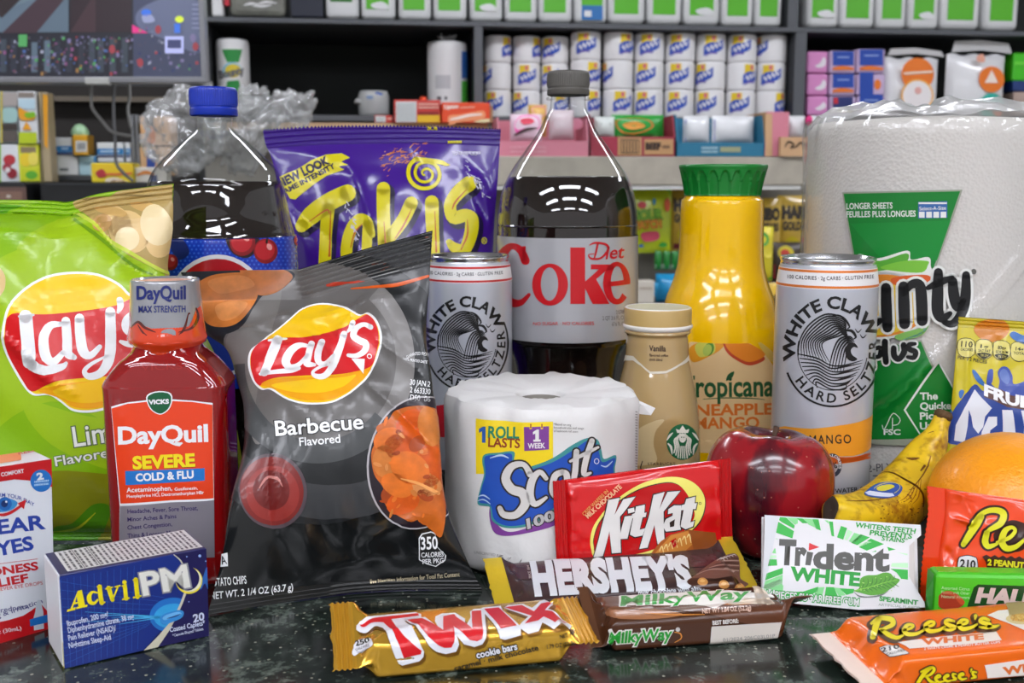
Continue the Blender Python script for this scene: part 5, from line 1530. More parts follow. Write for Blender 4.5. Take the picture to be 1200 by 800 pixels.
 T.put((np.array([(.06, .06), (.985, .06), (.985, .96), (.06, .96)]), [(0, 1, 2, 3)]), wh, 1, uv=True)
 r = random.Random(3)
 dk = ink('#4a4a55')
 for i in range(26):
  u0 = .08 + i * .0345
  if i in (3, 6): T.put((np.array([(u0 - .012, .06), (u0 - .006, .06), (u0 - .006, .96), (u0 - .012, .96)]), [(0, 1, 2, 3)]), dk, 2, uv=True)
  v = .1
  while v < .92:
   L = r.uniform(.03, .14); e = min(v + L, .93)
   T.put((np.array([(u0, v), (u0 + .016, v), (u0 + .016, e), (u0, e)]), [(0, 1, 2, 3)]), dk, 2, uv=True); v = e + .025
 T.flush(P)
 Lf = plane_surf(fr, (0, D, 0), (0, 0, 0), (0, D, H))
 Lf.put((np.array([(0, 0), (1, 0), (1, .28), (0, .28)]), [(0, 1, 2, 3)]), ink('#c9b81c'), 1, uv=True)
 for v in (.06, .13, .2): Lf.put((np.array([(.12, v), (.85, v), (.85, v + .035), (.12, v + .035)]), [(0, 1, 2, 3)]), dk, 2, uv=True)
 for i in range(9): Lf.put((np.array([(.12, .35 + i * .065), (.8, .35 + i * .065), (.8, .37 + i * .065), (.12, .37 + i * .065)]), [(0, 1, 2, 3)]), ink('#a9a9b2'), 2, uv=True)
 Lf.flush(P)
 P.build('carton', t)
 P = Part(); box_part(P, fr, -.0006, .0, .001, D - .001, 0.001, H - .0005, wh, 0); P.build('end_flap', t)
 return t
# ================================================================= eye drop carton
def eye_box():
 b = ground(59, 739);
 fr, W, H = fit_rect([(-62, 768), (61, 739), (64.5, 534), (-68, 560)], .05, .09, -.245, .48, 13, 0, 0, z0=.0006, wpitch=3, wroll=3)
 D = .022
 t = thing('medicine_carton', 'tall white and red eye drop carton cut off by the left edge', 'medicine box', tuple(fr.o), 'medicine cartons')
 P = Part(); red, wh, bl = ink('#c7131c', rough=.35, coat=.3), ink('#dfe3ea', rough=.35, coat=.3), ink('#2440a0')
 box_part(P, fr, 0, W, 0, D, 0, H, wh, .0005, {'top': wh})
 F = plane_surf(fr, (0, 0, 0), (W, 0, 0), (0, 0, H))
 O = lambda p: cp(p, 0, 500, 2.963)
 F.put(poly(O([(-300, 180), (-100, 133), (0, 115), (192, 96), (192, 212), (150, 200), (100, 186), (50, 182), (0, 190), (-100, 220), (-300, 300)])), red, 1)
 F.put(poly(O([(-300, 800), (-300, 700), (-60, 690), (30, 670), (80, 655), (110, 636), (140, 612), (165, 640), (186, 690), (175, 720), (0, 760)])), red, 1)
 F.put(text('COMFORT', (1.5, 558), (28, 553.5), 4.3, .03), wh, 2)
 F.put(disc(48, 563, 12.5, 13, 0), ink('#1d6fc0'), 2); F.put(text('2', (44, 562), (50.5, 561), 7.5, .05), wh, 3)
 F.put(fineprint(40, 562.5, 57, 570, 2, .6, -.1), ink('#9cc3e8'), 3)
 F.put(text('TRANSFORM YOUR DAY', None, None, 1, .01, warp=lambda a, b_: (-30 + a * 70, 583 - 14 * math.sin(a * 2.4) + a * 16 + 4 - b_ * 4.4)), bl, 2)
 F.put(blob(O([(-40, 280), (0, 250), (30, 248), (60, 262), (45, 285), (10, 295), (-20, 292)])), ink('#3a8fcf'), 2)
 F.put(disc(5.5, 590, 8, 8), ink('#1c64b4'), 3); F.put(disc(5, 590, 4, 4), ink('#0d2c66'), 4); F.put(disc(7, 587.5, 1.3, 1.3, 0, 8), wh, 5)
 F.put(stroke(O([(-20, 300), (10, 305), (40, 295), (70, 275)]), [2, 3.5, 3.5, 3]), red, 4); F.put(poly(O([(60, 265), (90, 252), (82, 285)])), red, 4)
 F.put(text('CLEAR', (-40, 630), (52, 619), 16, .03), bl, 2); F.put(text('EYES', (-14, 653), (39, 643), 15, .035), bl, 2)
 F.put(stroke([(-60, 668), (44, 654.5)], .6, 0, False), red, 2)
 F.put(text('REDNESS', (-31, 678), (44.5, 667), 9, .035), red, 2); F.put(text('RELIEF', (-24, 691.5), (33, 681), 9, .035), red, 2)
 F.put(text('REDNESS RELIEVER EYE DROPS', (-40, 698), (50, 684.5), 4, .0), red, 2)
 gy = ink('#4d4e86')
 F.put(text('Relieves redness,', (-35, 723), (34, 712), 5.5, .01), gy, 2); F.put(text('burning & irritation', (-30, 733), (50, 706), 5.5, .01), gy, 2)
 F.put(poly(O([(115, 665), (122, 640), (124, 615), (130, 600), (140, 600), (143, 615), (150, 640), (152, 700), (118, 706)])), ink('#c5ced8'), 3); F.put(poly(O([(102, 668), (165, 650), (165, 678), (104, 692)])), ink('#1d6fc0'), 4)
 F.put(text('1.0 fl oz (30mL)', (-22, 746), (25, 737.5), 4.5, .01), wh, 3)
 F.flush(P)
 T = plane_surf(fr, (0, 0, H), (W, 0, H), (0, D, H))
 T.put(quad((-40, 540), (24, 525), (25, 539), (-40, 550)), ink('#e97f4a'), 1)
 T.put(text('REDNESS', (8, 531), (48, 523), 4, .02), red, 2); T.put(text('RELIEF', (22, 533), (50, 527), 4, .02), red, 2)
 T.flush(P)
 P.build('carton', t)
 return t
# ================================================================= gum pack
def gum_pack():
 a = ground(886, 700)
 fr, W, H = fit_rect([(893, 703), (1083.5, 712), (1079, 615), (896.5, 603)], .081, .045, .13, .545, -8, 20, 0, z0=.0052, wpitch=.6, wroll=1.0)
 D = .010
 t = thing('gum_pack', 'white and green pack of spearmint gum with a leaf propped in front of the banana', 'gum pack', tuple(fr.o))
 P = Part(); wh = ink('#dad9db', rough=.35, coat=.2)
 o = lambda x, y: F.inv(np.array([(x, y)]))[0]
 F = plane_surf(fr, (0, 0, 0), (W, 0, 0), (0, 0, H)); F.clip = False
 O = lambda p, *a: cp(p, 880, 590, 5.4545)
 outl = O([(88, 72), (1085, 135), (1088, 200), (1012, 268), (1010, 465), (1110, 632), (1112, 662), (690, 690 - 12), (300, 640), (75, 606)])
 uv = F.inv(np.array(outl)); loc = np.stack([uv[:, 0] * W, uv[:, 0] * 0, uv[:, 1] * H], 1)
 V2, T2 = poly([(p[0], p[2]) for p in loc])
 n = len(loc)
 A = fr(loc); B = fr(loc + [0, .0006, 0])
 P.add(np.concatenate([A, B]), [tuple(t_) for t_ in T2] + [tuple(a_ + n for a_ in t_[::-1]) for t_ in T2] + [(i, (i + 1) % n, n + (i + 1) % n, n + i) for i in range(n)], wh, False)
 g = [ink('#1fae37', rough=.35), ink('#7ed184', rough=.35), ink('#b7e4b8', rough=.35), ink('#0f8f2f', rough=.35)]
 cxr, cyr = 480, 380
 r = random.Random(12)
 inside = [(165, 85), (1005, 150), (1005, 480), (700, 560), (660, 570), (200, 570), (85, 560)]
 clipF = lambda q: q
 rays_ = [(185, 90, 280, 130, 0), (165, 150, 265, 220, 0), (200, 88, 275, 165, 3), (300, 95, 340, 120, 0), (330, 95, 420, 150, 1), (395, 98, 435, 170, 0), (470, 105, 490, 130, 1), (500, 112, 530, 205, 0), (575, 145, 590, 225, 0), (620, 160, 600, 225, 2), (690, 190, 640, 250, 0), (740, 215, 700, 265, 1), (800, 235, 745, 290, 0),
   (850, 262, 760, 300, 0), (875, 275, 800, 305, 3)]
 for pts, k in (([(185, 85), (225, 88), (280, 140), (275, 160), (200, 120), (180, 105)], 0), ([(175, 115), (275, 175), (265, 222), (160, 185)], 0), ([(228, 88), (300, 92), (300, 125), (280, 135)], 1), ([(290, 92), (330, 94), (365, 125), (330, 125)], 0), ([(332, 95), (390, 98), (425, 160), (370, 135)], 1), ([(392, 98), (432, 100), (447, 172), (415, 160)], 0),
    ([(470, 105), (495, 108), (498, 130)], 1), ([(498, 112), (524, 115), (532, 210), (515, 205)], 0), ([(575, 142), (615, 155), (590, 230), (550, 215)], 0), ([(618, 165), (650, 180), (615, 235), (597, 228)], 2), ([(660, 185), (720, 205), (660, 255), (625, 240)], 1), ([(700, 195), (760, 215), (680, 265), (640, 250)], 0), ([(765, 222), (850, 258), (740, 300), (690, 278)], 0), ([(745, 240), (770, 245), (700, 275), (680, 262)], 2),
    ([(870, 275), (925, 292), (880, 302)], 0), ([(765, 312), (800, 298), (800, 312)], 0), ([(158, 222), (180, 226), (165, 250), (152, 245)], 1), ([(150, 285), (190, 290), (170, 320), (135, 315)], 1), ([(125, 330), (170, 330), (170, 345), (118, 352)], 2), ([(118, 355), (175, 355), (170, 395), (108, 398)], 0), ([(100, 445), (215, 405), (212, 445), (90, 490)], 0), ([(90, 495), (210, 450), (205, 560), (80, 540)], 1), ([(85, 520), (190, 480), (200, 510), (80, 560)], 2),
    ([(330, 562), (430, 530), (425, 560), (370, 590), (300, 580)], 0), ([(425, 535), (470, 532), (455, 592), (400, 590)], 1), ([(480, 532), (530, 532), (555, 590), (470, 592)], 0), ([(530, 535), (570, 540), (605, 585), (560, 590)], 1), ([(565, 540), (660, 545), (655, 570), (610, 583)], 0), ([(200, 570), (330, 560), (300, 590), (200, 590)], 0),
    ([(890, 415), (1003, 422), (1003, 485), (960, 480), (930, 440)], 0), ([(900, 380), (1003, 378), (1003, 410), (895, 402)], 2), ([(930, 310), (1000, 320), (1000, 330)], 2)):
  F.put(poly(O(pts)), g[k], 1)
 F.put(poly(O([(90, 72), (182, 80), (170, 130), (76, 606), (72, 590)])), ink('#cfd2d6'), 1)
 F.put(poly(O([(300, 125), (430, 170), (560, 240), (760, 310), (900, 300), (895, 400), (690, 430), (690, 540), (200, 520), (205, 400), (168, 395), (150, 225), (270, 230)])), wh, 3)
 gy, gn, rd = ink('#4f4f4b', rough=.4), ink('#159a32'), ink('#d2232a')
 F.put(text('Tr', (913.5, 659.5), (942.5, 661), 26, .06), gy, 4)
 F.put(text('dent', (954.5, 665), (1040, 668), 27, .045), gy, 4)
 F.put(poly(O([(358, 305), (398, 312), (380, 395), (346, 392)])), gy, 4)
 F.put(poly(O([(372, 250), (438, 278), (368, 300)])), rd, 4)
 F.put(text('WHITE', (927, 679), (1006, 686), 14.5, .05), gn, 4)
 for s, p0, p1, h in (('WHITENS TEETH', (1002, 617.5), (1072, 625), 5.6), ('PREVENTS', (1019, 626.5), (1068, 631), 5.6), ('STAINS*', (1033, 633), (1063, 636), 5)):
  F.put(text(s, p0, p1, h, .03, .1), gn, 4)
 F.put(text('14 PIECES SUGAR FREE GUM', (898, 699.5), (1006, 709.5), 8, .12), gn, 4); F.put(text('14 PIECES SUGAR FREE GUM', (898, 699.5), (1006, 709.5), 8, .02), wh, 5)
 F.put(text('SPEARMINT', (1030.5, 703.5), (1075, 708.5), 5.2, .05), ink('#3c9a4c'), 4); F.put(text('ARTIFICIAL FLAVOR', (1029, 709.5), (1078, 713.5), 3, .0), ink('#8a9a8c'), 4)
 F.put(blob(O([(655, 560), (690, 585), (760, 592), (840, 575), (880, 555), (830, 590), (750, 600), (690, 595)])), ink('#6f7470'), 4)
 F.put(blob(O([(690, 540), (700, 480), (740, 458), (800, 455), (850, 440), (890, 445), (915, 470), (950, 485), (930, 515), (890, 545), (840, 575), (770, 585), (700, 570), (655, 555)], 4)), ink('#4f9d1c', rough=.3), 5)
 for k in range(8):
  x = 700 + k * 28
  F.put(stroke(O([(x, 545 - k * 7), (x + 20, 515 - k * 6), (x + 18, 480 - k * 3)]), [.7, .9, .4], 3), ink('#2f6d10'), 6)
  F.put(stroke(O([(x, 545 - k * 7), (x + 35, 550 - k * 4), (x + 50, 565 - k * 5)]), [.7, .9, .4], 3), ink('#2f6d10'), 6)
 F.put(stroke(O([(665, 555), (760, 532), (850, 505), (940, 485)]), [1.2, 1, .8, .5]), ink('#7cc23a'), 7)
 for i in range(16): F.put(disc(880 + r.uniform(690, 900) / 5.4545, 590 + r.uniform(465, 560) / 5.4545, .6, .6, 0, 8), ink('#a9d86a'), 7)
 F.flush(P); P.build('front_card', t)
 P = Part(); sv = ink('#c9c2bf', rough=.5)
 box_part(P, fr, .001, W * .955, .0008, D, .0005, H * .99, sv, .0003); P.build('inner_tray', t)
 P = Part(); box_part(P, fr, 0, W, D, D + .0006, 0, H, wh, 0); P.build('back_card', t)
 return t
# ================================================================= mint stick
def mint_stick():
 fr = frame(tuple(at(1094, 711, .5160)), -3); fr.o[2] = 0.0006
 L, D, H = .085, .012, .0252
 t = thing('candy_stick_pack', 'green stick pack of cough drops standing on its edge behind the orange white-cup wrapper', 'candy pack', tuple(fr.o))
 P = Part(); g = film('#4fc32b', rough=.22); dgr = film('#1e4a22', rough=.25); wh = film('#e9d6cf')
 box_part(P, fr, 0, L, 0, D, 0, H, g, .0022)
 for p in P.S: pass
 F = plane_surf(fr, (.0022, 0, .0018), (L - .002, 0, .0018), (.0022, 0, H - .002))
 O = lambda p: cp(p, 1070, 560, 5)
 F.put(poly(O([(320, 740), (355, 640), (380, 622), (900, 640), (900, 800), (310, 800)])), dgr, 1)
 F.put(text('HALLS', (1144, 705), (1222, 709), 16, .06, .22), film('#d8bfb6'), 2)
 F.put(blob(O([(150, 690), (200, 660), (260, 680), (300, 730), (260, 760), (160, 760)])), film('#a83a24'), 1)
 F.put(blob(O([(170, 670), (230, 665), (300, 720), (280, 740), (230, 690)])), film('#c4512e'), 2)
 for s, y in (('Assorted Citrus', 690), ('Flavors with Other', 695), ('Natural Flavors', 700)):
  F.put(text(s, (1103, y), (1136, y + 1.5), 3.4, .0), film('#bfe8b0'), 2)
 F.flush(P)
 T = plane_surf(fr, (.002, .002, H), (L, .002, H), (.002, D - .002, H))
 T.put(stroke(O([(140, 575), (300, 578)]), 1, 0), wh, 1); T.put(stroke(O([(355, 583), (650, 600)]), .8, 0), wh, 1); T.put(stroke(O([(130, 548), (650, 568)]), .6, 0), film('#8fe06a'), 1)  # pale highlight lines along the top edges, painted on as print
 T.flush(P); P.build('wrapper', t)
 P = Part()
 V = fr(np.array([(-.0003, .001, .001), (-.0003, D - .001, .001), (-.0003, D - .001, H - .001), (-.0003, .001, H - .001), (-.0022, D * .5, H * .5)]))
 P.add(V, [(0, 1, 4), (1, 2, 4), (2, 3, 4), (3, 0, 4), (0, 3, 2, 1)], film('#2f9c22'), False); P.build('folded_end', t)
 return t
# ================================================================= wrapped bars lying on the counter
def bar_surf(fr, L, W, T, sl, sr, n=4.0, nu=64, nv=90, twl=0, twr=0, zl=None, zr=None, flare=1.12, zig=0, za=.0012, seed=1, fold=.0012, taper=.010, crease=(), ridge=0.0):
 X0, X1 = -sl, L + sr
 rr = np.random.RandomState(seed); ph = rr.uniform(0, 6.28, 6)
 zl = T * .45 if zl is None else zl; zr = T * .45 if zr is None else zr
 def f(uv):
  u = uv[:, 0]; v = np.clip(uv[:, 1], 0, 1)
  x = X0 + (X1 - X0) * v
  a = 2 * PI * u - PI / 2
  c, s = np.cos(a), np.sin(a)
  kl = 1 - smooth01((x + .0) / taper); kr = 1 - smooth01((L - x) / taper)
  k = np.maximum(kl, kr)
  nn = n + (2 - n) * k * .5
  nn = np.where(s < 0, np.maximum(nn, 14 * (1 - k) + 2 * k), nn)
  q = (np.abs(c) ** nn + np.abs(s) ** nn) ** (-1 / nn)
  hw = W / 2 * (1 + (flare - 1) * np.where((x < 0) | (x > L), 1, k ** 2) - .05 * np.sin(PI * np.clip(k, 0, 1)))
  ht = T / 2 * (1 - k) + .0005 * k
  y = hw * c * q; z = ht * s * q
  fl = fold * np.sin(PI * np.clip(k, 0, 1))
  z = z + fl * (np.sin(c * 7 + ph[0] + x * 300) + .6 * np.sin(c * 15 + ph[1])) * np.where(s > 0, 1, .3)
  y = y + fl * .7 * np.sin(s * 6 + ph[2] + x * 200)
  if ridge:
   z = z + ridge * np.sin(x * 2 * PI / .0024) * np.where((x < -.001) | (x > L + .001), 1, 0)
  for (x0, y0, x1, y1, am, wd) in crease:
   dx, dy = x1 - x0, y1 - y0; L2 = dx * dx + dy * dy
   tt = np.clip(((x - x0) * dx + (y - y0) * dy) / L2, 0, 1)
   dd = np.hypot(x - x0 - tt * dx, y - y0 - tt * dy)
   z = z + am * np.exp(-np.abs(dd / wd) ** 1.4) * np.where(s > 0, 1, 0)
  ta = math.radians(twl) * kl + math.radians(twr) * kr
  yr = y * np.cos(ta) - z * np.sin(ta); zz = y * np.sin(ta) + z * np.cos(ta)
  zc = T / 2 + (zl - T / 2) * kl + (zr - T / 2) * kr
  if zig:
   tri = (np.abs((c * q * zig) % 1 - .5) * 2 - .5) * za
   x = x + np.where(v < .5, -1, 1) * tri * np.clip((np.abs(v - .5) - .47) / .03, 0, 1)
  return fr(np.stack([x, W / 2 + yr, zc + zz], 1))
 va, vb = sl / (X1 - X0), (sl + L) / (X1 - X0)
 vs = np.unique(np.concatenate([np.linspace(0, va, 26 if ridge else 7), np.linspace(va, va + (taper / (X1 - X0)), 12), np.linspace(va + taper / (X1 - X0), vb - taper / (X1 - X0), nv - 30), np.linspace(vb - taper / (X1 - X0), vb, 12), np.linspace(vb, 1, 26 if ridge else 7)]))
 S = Surf(f, np.linspace(0, 1, nu + 1), vs, wrap=True)
 S.va, S.vb = va, vb
 return S
def bar_parts(S, t, body, seal, name='wrapper', body_extra=None):
 P = Part()
 A = Surf(S.f, S.us, S.vs[(S.vs >= S.va - 1e-9) & (S.vs <= S.vb + 1e-9)], wrap=True); A._sg = S.sign(); A._g = S.grid()
 A.base(P, body); S.flush(P)
 P.build(name, t)
 for lo, hi in ((0, S.va), (S.vb, 1)):
  Q = Part(); B = Surf(S.f, S.us, S.vs[(S.vs >= lo - 1e-9) & (S.vs <= hi + 1e-9)], wrap=True); B._sg = S.sign(); B._g = S.grid()
  B.base(Q, seal); Q.build('end_seal', t)
def line_frame(a, b, pitch=0, z=0.0007):
 yaw = math.degrees(math.atan2(b.y - a.y, b.x - a.x))
 return frame((a.x, a.y, z), yaw, pitch), (b - a).length
def gold_bar():
 a, b = ground(419, 800), ground(679, 776)
 fr, L = line_frame(a, b)
 t = thing('candy_bar', 'gold wrapped candy bar with big red letters lying at the front centre', 'candy bar', tuple(a), 'wrapped candy bars')
 S = bar_surf(fr, L, .036, .0180, .0105, .0085, 6.5, twl=24, twr=9, zl=.0145, zr=.0125, zig=18, seed=2, fold=.0012, ridge=.0006, crease=[(.005, -.014, .03, -.006, .0015, .003), (.004, -.01, .02, -.016, -.0012, .003)])
 gold = mat('gold_foil', '#ecb63c', rough=.22, metal=.7, coat=.4, bump=.18, bscale=60)
 wh, red, bk = film('#e6e6ec'), film('#d61d26'), film('#1b1712')
 A = (375, 695, 7.0588); Bq = (535, 690, 6.6667)
 pa = lambda p: cp(p, *A); pb = lambda p: cp(p, *Bq)
 dg = film('#8a5f1c', metal=.6)
 Wt = [pa([(300, 270), (330, 235), (440, 190), (790, 160), (835, 175), (840, 210), (700, 232), (860, 480), (855, 525), (820, 560), (680, 595), (650, 580), (520, 290), (470, 275), (330, 325), (300, 305)]),
  pa([(690, 215), (870, 200), (980, 290), (950, 235), (955, 195), (1010, 170), (1120, 165), (1200, 215), (1200, 300)]) + pb([(110, 225), (105, 180), (135, 160), (205, 155), (220, 180), (230, 380), (200, 430), (140, 450), (60, 430), (-30, 330)]) + pa([(1130, 350), (1150, 420), (1125, 480), (1040, 500), (960, 480), (900, 430)]),
  pb([(195, 150), (345, 135), (360, 170), (500, 300), (500, 360), (380, 395), (340, 385), (215, 190)]),
  pb([(370, 150), (400, 130), (520, 120), (590, 150), (650, 100), (755, 98), (750, 130), (715, 160), (800, 200), (900, 290), (880, 320), (760, 315), (670, 265), (640, 330), (560, 350), (480, 300), (560, 220)])]
 for w in Wt: S.put(poly([(x + 2.5, y + 4) for x, y in w]), dg, 1)
 for w in Wt: S.put(poly(w), wh, 2)
 for p in (pa([(325, 262), (460, 208), (810, 170), (818, 190), (590, 220), (650, 300), (840, 470), (832, 500), (695, 535), (660, 440), (525, 245), (345, 285)]),
   pa([(720, 225), (845, 212), (1020, 310), (1020, 195), (1110, 178)]) + pb([(0, 225), (125, 315), (118, 178), (192, 172), (208, 340), (200, 385), (160, 405), (100, 395), (-20, 300), (-25, 290)]) + pa([(1110, 295), (1110, 400), (1085, 445), (1030, 448), (985, 430), (900, 365)]),
   pb([(215, 160), (330, 150), (470, 290), (345, 312)]),
   pb([(375, 148), (510, 130), (605, 180), (660, 118), (735, 106), (690, 170), (860, 270), (770, 265), (680, 220), (640, 250), (535, 275), (590, 215)])):
  S.put(poly(p), red, 4)
 S.put(blob(pa([(265, 500), (280, 430), (330, 385), (400, 370), (430, 385), (435, 430), (350, 480), (290, 520)])), wh, 3)
 S.put(text('250', (417.5, 757), (434, 752), 5.5, .04), bk, 4); S.put(text('CALORIES', (417, 763), (434, 757), 2.6, .01), bk, 4)
 S.put(text('cookie bars', (559, 770.5), (606, 760), 7.5, .13), bk, 4); S.put(text('cookie bars', (559, 770.5), (606, 760), 7.5, .03), wh, 5)
 S.put(text('caramel \u00b7 milk chocolate', (533, 785.5), (631, 761), 6.2, .02), bk, 4)
 S.put(text('NET WT', (656.5, 748), (675, 743.5), 4.6, .01), bk, 4); S.put(text('1.79 OZ (50.7g)', (641, 759.5), (675, 755.5), 4.8, .01), bk, 4)
 bar_parts(S, t, gold, mat('gold_seal', '#dda630', rough=.24, metal=.55, coat=.4))
 return t
def caramel_bar():
 a, b = ground(706, 767), ground(930, 749.5)
 fr, L = line_frame(a, b)
 t = thing('candy_bar', 'brown wrapped caramel nougat bar with small green script lying beside the gold bar', 'candy bar', tuple(a), 'wrapped candy bars')
 S = bar_surf(fr, L, .032, .0165, .005, .008, 5.0, twl=30, twr=-30, zl=.012, zr=.012, zig=14, seed=6, fold=.0014, taper=.007, crease=[(.01, -.004, .06, .002, .0012, .003), (.03, -.006, .09, -.004, -.001, .002)])
 br = film('#4a2a18', rough=.2)
 wh, gn, og, cm = film('#ece6df'), film('#259a31'), film('#d98b3c'), film('#a06a45')
 A = (730, 630, 5.4545); q = lambda p: cp(p, *A)
 B = (550, 600, 4); p2 = lambda p: cp(p, *B)
 S.put(poly(p2([(590, 400), (700, 390), (1200, 372), (1600, 355), (1600, 450), (1100, 470), (640, 480)])), film('#5d3621'), 1)
 S.put(blob(p2([(640, 470), (760, 450), (900, 460), (1000, 480), (880, 500), (700, 500)])), cm, 2)
 S.put(blob(q([(330, 380), (560, 350), (700, 360), (900, 400), (760, 430), (500, 420)])), og, 2)
 S.put(blob(q([(640, 400), (760, 385), (930, 400), (960, 430), (800, 425), (690, 430)])), film('#efdcc4'), 3)
 S.put(poly(p2([(700, 395), (1215, 368), (1425, 355), (1430, 400), (1240, 420), (1150, 455), (1060, 435), (700, 440)])), wh, 3)
 S.put(text('MilkyWay', (728, 710.5), (876, 701.5), 11, .07, .15), wh, 4); S.put(text('MilkyWay', (728, 710.5), (876, 701.5), 11, .03, .15), gn, 5)
 S.put(text('NET WT 1.84 OZ (52.2g)', (823, 719), (880, 715), 5, .03), film('#d9b7a6'), 4)
 S.put(text('BEST BEFORE:', (835, 731.5), (865, 729), 4.4, .03), wh, 4)
 S.put(poly(q([(565, 565), (800, 550), (1015, 535), (1018, 665), (560, 702)])), film('#d5cdc3'), 3)
 S.put(text('01/2024 206C03L01P', (847, 751), (908, 746), 3.8, .0), film('#7d7a78'), 4)
 S.put(text('MilkyWay', (714, 753.5), (786, 748), 13, .10, .18), wh, 4); S.put(text('MilkyWay', (714, 753.5), (786, 748), 13, .03, .18), gn, 6)
 S.put(disc(794, 737, 2.6, 2.6), film('#c9c4c0'), 4)
 S.put(stroke(q([(330, 600), (365, 610), (370, 640), (330, 665)]), [1, 1.5, 1.3, .8]), og, 4)
 S.put(stroke(q([(140, 485), (330, 495), (520, 492)]), [.6, 1.3, .6]), og, 4)
 bar_parts(S, t, br, film('#6b4630', rough=.2, metal=.3))
 return t
def almond_bar():
 a, b = ground(606, 730), ground(872, 705)
 fr, L = line_frame(a, b, -10)
 t = thing('candy_bar', 'long dark brown chocolate bar with gold ends and big white letters', 'candy bar', tuple(a), 'wrapped candy bars')
 S = bar_surf(fr, L, .040, .0125, .010, .009, 5.0, twl=14, twr=16, zl=.009, zr=.010, zig=14, seed=9, fold=.0008, taper=.007, flare=1.06)
 br = film('#3d2b2b', rough=.25)
 wh = film('#d9dbe0')
 A = (570, 630, 7.0588)
 S.put(poly(cp([(180, 215), (620, 190), (1200, 165), (1900, 130), (1900, 235), (1200, 270), (280, 350)], *A)), film('#48292c', rough=.25), 1)
 S.put(text("HERSHEY'S", None, None, 1, .065, spacing=1.04, warp=lambda s, t_: (627.5 + s * (806 - 627.5) + (1 - t_) * 6 - 5 + s * 3, 696 - s * 9.5 - t_ * (36 - s * 3.5))), wh, 3)
 S.put(text('SINCE 1894', None, None, 1, .01, warp=lambda s, t_: (622 + (1 - s) * 3 - 5 + t_ * 3, 678 - s * 15)), film('#b9a6a0'), 3)
 S.put(text('milk chocolate with almonds', (748, 697), (835, 690.5), 5, .02), wh, 3)
 q = lambda p: cp(p, 730, 630, 5.4545)
 S.put(blob(q([(410, 275), (470, 235), (540, 180), (640, 120), (720, 105), (745, 170), (750, 260), (800, 300), (720, 335), (600, 330), (480, 315), (420, 300)])), film('#6d4a3d'), 3)
 S.put(blob(q([(412, 285), (440, 262), (560, 262), (700, 280), (770, 310), (700, 335), (560, 330), (440, 308)])), film('#46291f'), 4)
 for k in range(6):
  S.put(stroke(q([(470 + k * 40, 240 - k * 22), (570 + k * 30, 205 - k * 14), (740, 215 - k * 16)]), [.6, 1.2, .8]), film('#3a2018') if k % 2 else film('#a98d80'), 5)
 for x, y in ((510, 283), (645, 298), (745, 318)):
  S.put(blob(q([(x - 35, y + 5), (x - 20, y - 20), (x + 10, y - 22), (x + 32, y), (x + 20, y + 20), (x - 15, y + 22)])), film('#c98d4a'), 5)
  S.put(blob(q([(x - 20, y), (x - 5, y - 14), (x + 15, y - 5), (x, y + 5)])), film('#dfae6a'), 6)
 for k in range(5): S.put(stroke(q([(600 + k * 22, 150 - k * 8), (630 + k * 20, 130 - k * 5), (650 + k * 18, 150 - k * 8)]), [.5, 1, .5]), film('#c9bdb8'), 5)
 gold = mat('yellow_foil', '#f0cf35', rough=.2, metal=.5, coat=.5, bump=.2, bscale=70)
 bar_parts(S, t, br, gold)
 return t
